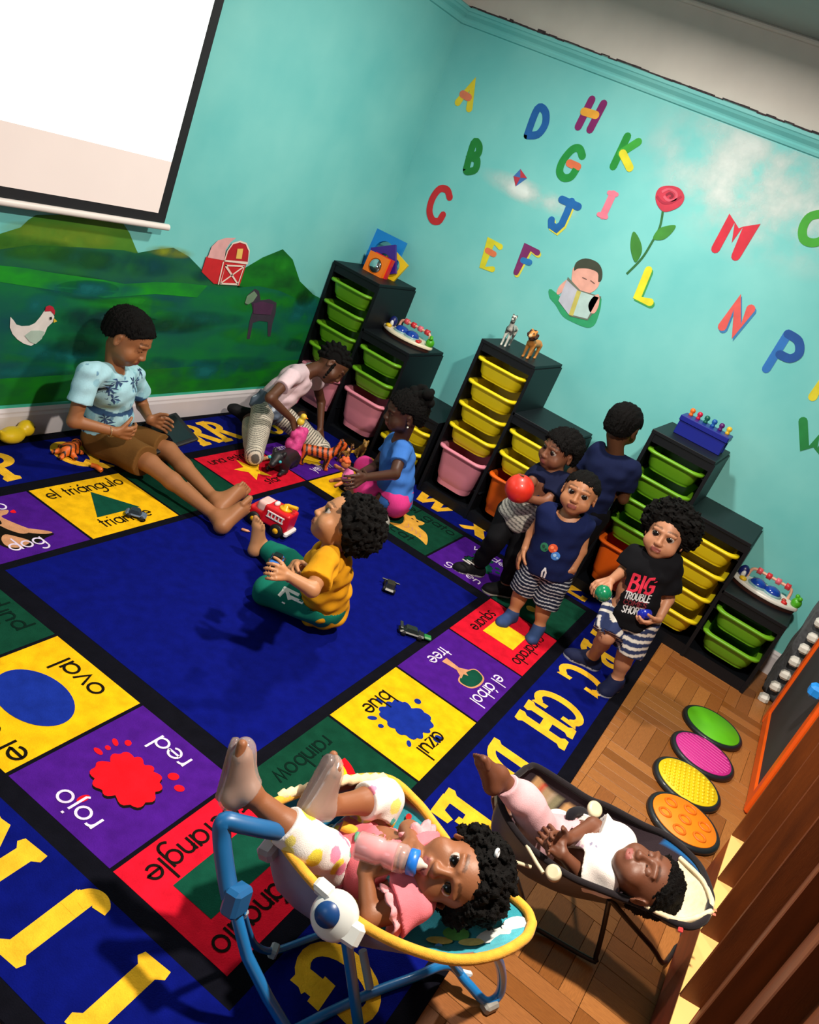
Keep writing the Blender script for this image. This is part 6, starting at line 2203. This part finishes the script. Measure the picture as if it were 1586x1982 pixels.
def nest_box(label, c, size, th, colr, rx, hole=None, parent=None, tilt=.0, roll=0.0):
    """square play board with a round window, leaning; its face looks along -X"""
    t = thing('nesting_board', label, 'toy', tuple(c), 0, 'nesting boards stacked on the corner shelf')
    fz = nrm((-math.cos(tilt), rx, math.sin(tilt)))
    M = frame_from(fz, (0, -1, 0))
    R2 = M @ rotz(roll)
    h = size / 2
    P = [(-h, -h), (h, -h), (h, h), (-h, h)]
    n = 32
    out = [np.array((max(-h, min(h, 1.5 * h * math.cos(a))), max(-h, min(h, 1.5 * h * math.sin(a))), 0)) for a in np.linspace(math.pi / 4, math.pi / 4 + 2 * math.pi, n, endpoint=False)]
    r = hole or size * .3
    inn = [np.array((r * math.cos(a), r * math.sin(a), 0)) for a in np.linspace(math.pi / 4, math.pi / 4 + 2 * math.pi, n, endpoint=False)]
    d = np.array((0, 0, th))
    mb = MB()
    V = [R2 @ p for p in out + inn] + [R2 @ (p - d) for p in out + inn]
    F = []
    for i in range(n):
        j = (i + 1) % n
        F += [(i, j, n + j, n + i), (2 * n + i, 3 * n + i, 3 * n + j, 2 * n + j), (i, 2 * n + i, 2 * n + j, j), (n + i, n + j, 3 * n + j, 3 * n + i)]
    mb.add(V, F)
    mb.build('board', plastic(colr), t)
    return t, R2


nb, M_ = nest_box('large blue square board leaning on the wall at the back of the stack', (-0.1,-0.105,1.05), .225, .02, '1b7fd0', 0, .07, tilt=.12)
nb, M_ = nest_box('purple board turned on its corner behind the orange board', (-0.17,-0.163,1.023), .165, .018, '3d1a86', 0, .04, tilt=.1, roll=.5)
nb, M_ = nest_box('yellow board tilted against the blue board', (-0.15,-0.223,1.018), .14, .016, 'e8c010', -.1, .045, tilt=.12, roll=-.35)
nb, M_ = nest_box('red board just behind the orange mirror board', (-0.22,-0.186,0.994), .125, .03, 'c81e30', 0, .045, tilt=.1)
nb, M_ = nest_box('orange square board with a round mirror at the front of the stack', (-0.25,-0.17,0.988), .135, .04, 'f4780c', 0, .044, tilt=.12)
S_ = MB().ball(M_ @ np.array((0, 0, -.012)), (.045, .045, .026), M_, n=24)
S_.build('mirror_dome', MIR, nb)


def activity_toy(label, c, rz, colr):
    t = thing('activity_toy', label, 'toy', tuple(c), rz, 'play tables with blue domes')
    # long axis = local y, front = -x
    ring = [(.085 * math.copysign(abs(math.cos(a)) ** .8, math.cos(a)) + .012 * math.cos(3 * a), .17 * math.copysign(abs(math.sin(a)) ** .8, math.sin(a)), 0) for a in np.linspace(0, 6.283, 40, endpoint=False)]
    MB().loft([[(x * .94, y * .96, 0) for x, y, z in ring], [(x * .98, y * .98, .02) for x, y, z in ring]]).build('underside', mat('toy_dark', '3a1c14', .5, .1, 20), t)
    MB().loft([[(x * 1.02, y * 1.01, .02) for x, y, z in ring], [(x * 1.04, y * 1.02, .028) for x, y, z in ring], [(x * .98, y * .99, .036) for x, y, z in ring]]).build('deck', plastic(colr), t)
    for k, y in enumerate((.045, -.03)):
        MB().lathe((-.01, y, .036), [(.05, 0), (.05, .008), (.044, .01)], None, 28).build('dome_ring', mat('ring_teal', '7aa0a8', .3, .05, 20), t)
        MB().ball((-.01, y, .044), (.043, .043, .03), n=20).build('dome', mat('dome_blue', '123a9c', .2, .06, 20, coat=.4), t)
    MB().tube(spline([(.06, .11, .036), (.06, .1, .085), (.06, .03, .09), (.06, -.05, .09), (.06, -.1, .085), (.06, -.11, .036)], 6), .008, 8).build('arch_bar', plastic('e0a890'), t)
    for k, y in enumerate((.07, .02, -.03, -.08)):
        MB().lathe((.06, y, .09), [(.001, -.014), (.017, -.012), (.017, .012), (.001, .014)], frame_from((0, 1, 0)), 16).build('spinner', plastic(('d8505a', 'd02a34', 'e06a7a', 'c83038')[k]), t)
    MB().ball((.0, -.15, .055), (.026, .026, .028), n=16).ball((-.015, -.155, .085), .012, n=10).ball((.012, -.14, .085), .012, n=10).build('frog', plastic('4aa81a'), t)
    MB().ball((.02, .135, .06), (.024, .026, .034), n=16).build('penguin', plastic('141e60'), t)
    MB().ball((.0, .13, .052), (.012, .012, .02), n=10).build('penguin_belly', plastic('d8d8d8'), t)
    MB().ball((-.045, .12, .044), (.02, .02, .012), n=12).build('star_button', plastic('e0b820'), t)
    MB().ball((-.055, -.1, .042), (.012, .016, .01), n=12).build('button', plastic('c82020'), t)
    MB().ball((-.02, -.095, .042), (.01, .012, .01), n=12).build('button', plastic('a84030'), t)
    return t


activity_toy('cream play table toy with blue domes on the middle step of the corner shelf', (-.2, UY[0] - .333 - .17, .676), 0, 'e8dcc0')
activity_toy('white play table toy with blue domes on the lowest step of the right-hand shelf', (-.19, UY[2] - .666 - .17, .412), 0, 'e0dcd4')

# peg bench
pb = thing('peg_bench', 'blue peg bench with six coloured pegs on top of the right-hand shelf', 'toy', (-.2, UY[2] - .19, .94))
MB().box((0, 0, .085), (.13, .26, .03), bev=.004).box((-.05, 0, .04), (.016, .25, .08), bev=.003).box((.05, 0, .04), (.016, .25, .08), bev=.003).build('bench', plastic('0c1a86', .4), pb)
for k, c in enumerate(('e8701a', 'c81a40', '10624e', '1a5aa8', '5a1a6a', 'e0b428')):
    y = .1 - .04 * k
    MB().lathe((.02, y, .08), [(.001, .018), (.011, .018), (.011, .03), (.008, .034), (.013, .04), (.014, .05), (.009, .058), (.001, .06)], None, 14).build('peg', plastic(c), pb)


# ------------------------------------------------------------------ small animals (one body each, blended)
def animal(name, label, loc, rz, L, col, stripes=None, mane=None, legs=.32, neck=(.42, .0, .3), headr=.11, body=.13, pose='stand', tail=True, muzzle=None, cat='toy animal', group=None, h=None):
    """L = body length; built along local +x, feet at z = 0"""
    t = thing(name, label, cat, tuple(loc), rz, group)
    S = SDF()
    zb = legs * L + body * L
    k = .05 * L
    hip, shd = np.array((-.32 * L, 0, zb)), np.array((.26 * L, 0, zb + .02 * L))
    if pose == 'sit':
        hip, shd = np.array((-.25 * L, 0, body * L)), np.array((.1 * L, 0, .42 * L))
    if pose == 'lie':
        hip, shd = np.array((-.32 * L, 0, body * L * .95)), np.array((.26 * L, 0, body * L * 1.1))
    S.cap(hip, shd, body * L * .95, body * L * 1.08, k)
    hd = shd + np.array((neck[0] * L * .62, 0, neck[2] * L))
    S.cap(shd + (.05 * L, 0, .03 * L), hd, body * L * .8, headr * L * .8, k)
    S.ell(hd, np.array((1.15, .95, 1)) * headr * L, None, k)
    S.cap(hd, hd + np.array((headr * 1.5 * L, 0, -headr * .55 * L)), headr * .62 * L, headr * .5 * L, k)
    for s in (-1, 1):
        S.ell(hd + np.array((-.03 * L, s * headr * .75 * L, headr * .85 * L)), np.array((.5, .35, .5)) * headr * L, None, .01 * L)
        for p, fx in ((shd, .05), (hip, -.04)):
            r0 = .07 * L
            a = p + np.array((0, s * body * .62 * L, -.02 * L))
            if pose == 'lie' or (pose == 'sit' and fx < 0):
                e = np.array((a[0] + .24 * L, a[1] + s * .02 * L, .04 * L))
                S.cap(a, np.array((a[0] + .02 * L, a[1] + s * .03 * L, .06 * L)), r0 * 1.3, r0 * .9, k).cap(np.array((a[0] + .02 * L, a[1] + s * .03 * L, .05 * L)), e, r0 * .75, r0 * .6, k * .5)
            else:
                kn = np.array((a[0] + (-.03 if fx < 0 else .02) * L, a[1], a[2] * .5))
                f_ = np.array((a[0] + fx * .5 * L, a[1], .03 * L))
                S.cap(a, kn, r0 * 1.15, r0 * .72, k * .6).cap(kn, f_, r0 * .66, r0 * .55, k * .3).cap(f_, f_ + np.array((.05 * L, 0, 0)), r0 * .6, r0 * .55, k * .2)
    if tail:
        S.cap(hip - (body * .8 * L, 0, -.02 * L), hip - (.3 * L, 0, .12 * L), .03 * L, .022 * L, .02 * L)
    b = lincol(col)

    def pf(V):
        c = np.tile(b, (len(V), 1))
        if stripes:
            s_ = np.sin((V[:, 0] + .35 * np.abs(V[:, 1]) + .12 * V[:, 2]) / L * 46 + 1.2 * np.sin(V[:, 2] / L * 14))
            c[(s_ > .25) & (V[:, 2] > .03 * L)] = lincol(stripes)
        if muzzle is not None:
            d = np.linalg.norm(V - (hd + np.array((headr * 1.6 * L, 0, -headr * .6 * L))), axis=1)
            c[d < headr * .75 * L] = lincol(muzzle)
        for s in (-1, 1):
            d = np.linalg.norm(V - (hd + np.array((headr * .85 * L, s * headr * .55 * L, headr * .35 * L))), axis=1)
            c[d < headr * .24 * L] = lincol('0a0806')
        return c
    sdf_obj('animal_body', S, mat('toy_skin', 'ffffff', .5, .08, 60, attr=True), h or max(.0022, L * .017), t, pf, None, False)
    if mane:
        S = SDF()
        g = random.Random(2)
        for q in range(34):
            a = g.uniform(0, 6.283)
            x = g.uniform(-.14, .02)
            S.ell(hd + np.array((x * L, headr * 1.15 * math.cos(a) * L, headr * 1.15 * math.sin(a) * L - .03 * L)), headr * .42 * L, None, .02 * L)
        sdf_obj('mane', S, mat('mane_' + mane, mane, .8, .2, 60, bump=.4), h or max(.0022, L * .02), t, None, wobble(.0012, 500, 2), False)
    return t


animal('toy_lion', 'tan toy lion with a dark mane on top of the middle shelf', (-.3, UY[1] - .235, .94), math.pi, .17, 'c8843c', mane='3a1c10', muzzle='d8a878', legs=.34)
animal('toy_zebra', 'grey and white toy zebra on top of the middle shelf', (-.3, UY[1] - .085, .94), math.pi + .15, .15, 'c8c8c0', stripes='4a4c4a', legs=.52, neck=(.3, 0, .42), headr=.09, body=.12)
animal('toy_tiger', 'large orange toy tiger with black stripes standing on the yellow splat tile', (-0.933,-0.648,0.01), -.75, .22, 'd0561a', stripes='2a0e08', legs=.26, muzzle='e0a878')
animal('toy_lion', 'ochre toy lioness sitting upright at the rug edge', (-0.485,-0.653,0.01), -2.4, .15, 'b8863c', pose='sit', neck=(.25, 0, .28))
animal('toy_lion', 'ochre toy lion cub lying beside the girl in blue', (-0.488,-0.764,0.01), -2.0, .13, 'a87834', pose='lie', neck=(.3, 0, .22))
animal('toy_giraffe', 'slim brown toy animal standing with raised neck between the tiger and the lioness', (-0.71,-0.682,0.01), -1.9, .09, 'a8703a', stripes='4a2a12', legs=.6, neck=(.2, 0, .75), headr=.1)
po = animal('toy_pony', 'black toy pony with a pink mane lying in front of the kneeling girl', (-1.138,-0.6,0.01), -2.85, .27, '1a1218', pose='lie', neck=(.5, 0, .16), body=.17, headr=.13, tail=False)
S = SDF()
g = random.Random(9)
for k in range(26):
    t_ = k / 25
    S.ell((-.08 - .08 * t_, g.uniform(-.035, .035), .03 + .15 * g.random()), (.024, .02, .028), None, .018)
sdf_obj('mane', S, mat('mane_pink', 'd8448c', .6, .25, 40, bump=.4), .004, po, None, None, False)
MB().ball((.19, -.03, .098), .009, n=10).ball((.19, .03, .098), .008, n=10).build('eye', plastic('3ab0b8'), po)
S = SDF().cap((-.02, -.06, .03), (.05, -.1, .012), .014, .008).cap((.05, -.1, .012), (.08, -.105, .012), .009)
sdf_obj('leg', S, plastic('d8a070'), .003, po, None, None, False)

# doll in the blue girl's hands
dl = thing('doll', 'small doll in a pink dress in the hands of the girl in blue', 'doll', tuple((p3.J['wL'] + p3.J['wR']) / 2 + np.array((-.05, .045, -.025))))
S = SDF().ell((0, 0, .0), (.03, .026, .034), None, .01).cap((0, 0, .02), (-.02, .01, .045), .014, .012)
sdf_obj('dress', S, cloth('e070a8'), .003, dl, None, None, False)
S = SDF().ell((-.035, .015, .062), .022, None, .006)
for a, b in (((0, .0, .01), (-.05, -.05, .0)), ((0, 0, .01), (-.02, .07, .02)), ((0, 0, -.02), (-.06, .01, -.05)), ((0, .01, -.02), (-.03, .06, -.055))):
    S.cap(a, b, .011, .008, .006)
sdf_obj('body', S, mat('doll_skin', 'c8703a', .5, .06, 40), .003, dl, None, None, False)
S = SDF()
for k in range(16):
    S.ell((-.035 + R_.uniform(-.02, .02), .02 + R_.uniform(-.02, .02), .075 + R_.uniform(-.006, .012)), .009, None, .004)
sdf_obj('hair', S, mat('doll_hair', 'c8501a', .7, .2, 60), .003, dl, None, None, False)

# yellow figure in the kneeling girl's hand
yf = thing('toy_chick', 'yellow toy chick in the hand of the kneeling girl', 'toy', tuple(np.array((-1.044,-0.55,0.25))))
S = SDF().ell((0, 0, -.012), (.02, .02, .022), None, .01).ell((.004, -.004, .018), .017, None, .008)
sdf_obj('chick_body', S, plastic('e8c43a'), .0025, yf, None, None, False)
MB().lathe((.008, -.02, .018), [(.006, 0), (.001, .01)], frame_from((.3, -1, 0)), 8).build('beak', plastic('e8801a'), yf)

# rubber duck by the baseboard
dk = thing('rubber_duck', 'yellow rubber duck against the white baseboard', 'toy', tuple(np.array((-2.33,-0.036,0.01)) + (0, -.03, 0)), .2)
S = SDF().ell((-.03, 0, .035), (.06, .042, .035), None, .02).ell((.045, 0, .052), (.036, .034, .036), None, .015).cap((-.08, 0, .045), (-.1, 0, .065), .018, .008, .015)
sdf_obj('duck_body', S, plastic('eec81a', .4), .004, dk, None, None, False)
MB().ball((.06, -.024, .066), .006, n=10).ball((.06, .024, .066), .006, n=10).build('eye', plastic('101010'), dk)
MB().ball((.082, 0, .05), (.014, .014, .006), n=10).build('bill', plastic('e8a01a'), dk)

# orange beast on the letter Q, its loose piece
ob = thing('toy_octopus', 'orange and black toy creature lying on the yellow letter Q', 'toy', tuple(np.array((-2.19,-0.219,0.01))), .3)
S = SDF().ell((0, 0, .03), (.045, .032, .028), None, .015)
for k in range(6):
    a = k * 1.047 + .3
    S.cap((.03 * math.cos(a), .022 * math.sin(a), .02), (.07 * math.cos(a), .05 * math.sin(a), .012), .014, .01, .01)
S.ell((.05, 0, .04), .022, None, .012)


def obp(V):
    c = np.tile(lincol('e0661a'), (len(V), 1))
    c[np.sin(V[:, 0] * 190 + 2 * np.sin(V[:, 1] * 120)) > .55] = lincol('241008')
    return c


sdf_obj('creature_body', S, mat('toy_skin', 'ffffff', .5, .08, 60, attr=True), .0032, ob, obp, None, False)
o = MB().tube(spline([np.array((0, 0, .012)), np.array((.01, -.02, .014)), np.array((.012, -.05, .01))], 4), [.011] * 4 + [.012] * 4 + [.009], 8).build('toy_block', plastic('d8641a'))
o.location = np.array((-2.163,-0.34,0.01))
setp(o, 'small orange toy piece below the yellow letter Q', 'toy')

# toy on the triangle tile
tr = thing('toy_car', 'small grey toy car parked on the yellow triangle tile', 'toy car', tuple(np.array((-2.255,-0.722,0.01))), -.9)


def toy_car(t, c1, c2, L=.085, W=.045, H=.026):
    MB().box((0, 0, H * .55), (L, W, H * .55), bev=.007).build('car_body', plastic(c1), t)
    MB().loft([rrect(-.004, 0, L * .3, W * .42, .006, H * .8), rrect(-.006, 0, L * .2, W * .34, .006, H * 1.35)]).build('cabin', plastic(c2, .15), t)
    for sx in (-1, 1):
        for sy in (-1, 1):
            MB().lathe((sx * L * .3, sy * W * .46, H * .38), [(.001, -.005), (H * .38, -.005), (H * .38, .005), (.001, .005)], frame_from((0, 1, 0)), 14).build('wheel', plastic('101012', .6), t)


toy_car(tr, '5a6a80', '2a3440')
v1 = thing('toy_car', 'black toy motor bike like car lying on the blue rug centre', 'toy car', tuple(np.array((-1.575,-1.583,0.01))), .5)
toy_car(v1, '101014', '22262c', .1, .05, .03)
MB().tube([(.02, -.04, .03), (.02, .04, .03)], .004, 6).build('handlebar', plastic('1a1a20'), v1)
v2 = thing('toy_car', 'black toy racing car with a green nose at the edge of the blue rug centre', 'toy car', tuple(np.array((-1.783,-1.832,0.01))), -1.0)
toy_car(v2, '12181a', '202a2a', .115, .046, .026)
MB().box((.068, 0, .014), (.035, .03, .014), bev=.005).build('nose', plastic('1e7a3a'), v2)
MB().box((-.05, 0, .034), (.014, .05, .006), bev=.002).build('spoiler', plastic('22282a'), v2)
v3 = thing('toy_car', 'blue and black toy car in the hands of the curly toddler', 'toy car', tuple(p4.J['wL'] * .5 + p4.J['wR'] * .5 + np.array((-.05, .035, .012))), .4)
toy_car(v3, '1a66c0', '0c0c10', .07, .04, .03)
o = MB().lathe((0, 0, .006), [(.001, 0), (.006, .004), (.006, .03), (.001, .04)], frame_from((.6, -.8, 0)), 10).build('crayon', plastic('d8906a'))
o.location = np.array((-1.879,-0.968,0.01))
setp(o, 'short peach crayon on the blue rug by the bare feet', 'crayon')

# fire engine
fe = thing('toy_fire_engine', 'red toy fire engine with a white ladder and yellow hose on the blue rug', 'toy truck', tuple((np.array((-1.76,-0.977,0.01)) + np.array((-1.716,-1.091,0.011))) / 2 + np.array((.01, .03, 0))), 1.75)
FR, FW, FY = plastic('d01420', .3), plastic('e4dcdc', .35), plastic('eeb00e', .35)
# local x = nose
S = SDF().box((-.03, 0, .075), (.065, .048, .045), None, .012, .01).box((.06, 0, .055), (.045, .046, .028), None, .016, .012)
sdf_obj('truck_body', S, FR, .004, fe, None, None, False)
S = SDF().box((.045, 0, .096), (.03, .042, .026), None, .016, .01)
sdf_obj('cab_window', S, plastic('e8b8b4', .25), .004, fe, None, None, False)
MB().box((-.098, 0, .03), (.02, .1, .022), bev=.006).build('bumper', FW, fe)
for sy in (-1, 1):
    lb = MB()
    for z in (.074, .098):
        lb.box((-.03, sy * .05, z), (.085, .006, .006), bev=.001)
    for k in range(5):
        lb.box((-.066 + k * .018, sy * .05, .086), (.005, .006, .024))
    lb.build('ladder', FW, fe)
    for sx in (-.055, .062):
        wh = MB().lathe((sx, sy * .048, .032), [(.001, -.012), (.028, -.012), (.031, -.008), (.031, .008), (.028, .012), (.001, .012)], frame_from((0, 1, 0)), 22).build('wheel', plastic('0e0e10', .6), fe)
        MB().lathe((sx, sy * .061, .032), [(.001, -.002), (.014, -.002), (.013, .002), (.001, .003)], frame_from((0, 1, 0)), 14).build('hubcap', FY, wh)
MB().lathe((-.045, 0, .12), [(.001, 0), (.03, 0), (.028, .008), (.014, .012), (.013, .022), (.001, .026)], None, 20).build('turret', FY, fe)
MB().tube([(-.045, 0, .14), (-.095, 0, .15)], .009, 10).build('hose', FY, fe)
MB().ball((.0, 0, .126), (.012, .02, .011), n=12).build('beacon', FW, fe)
MB().ball((.106, .03, .05), .008, n=10).ball((.106, -.03, .05), .008, n=10).build('headlamp', FY, fe)
# yellow toy bits in the low bin of the corner shelf
yb = thing('toy_sack', 'yellow and red toy stuffed into the low bin behind the girl in blue', 'toy', (-.27, UY[0] - .666 - .16, .32))
S = SDF().ell((0, 0, .0), (.12, .09, .05), None, .02).ell((-.06, .03, .03), (.05, .06, .04), None, .02)
sdf_obj('sack_body', S, cloth('e8cc18'), .006, yb, None, wobble(.006, 60, 5), False)
MB().box((-.1, -.03, .02), (.03, .08, .04), rotz(.3), bev=.01).build('red_band', cloth('d02a18'), yb)
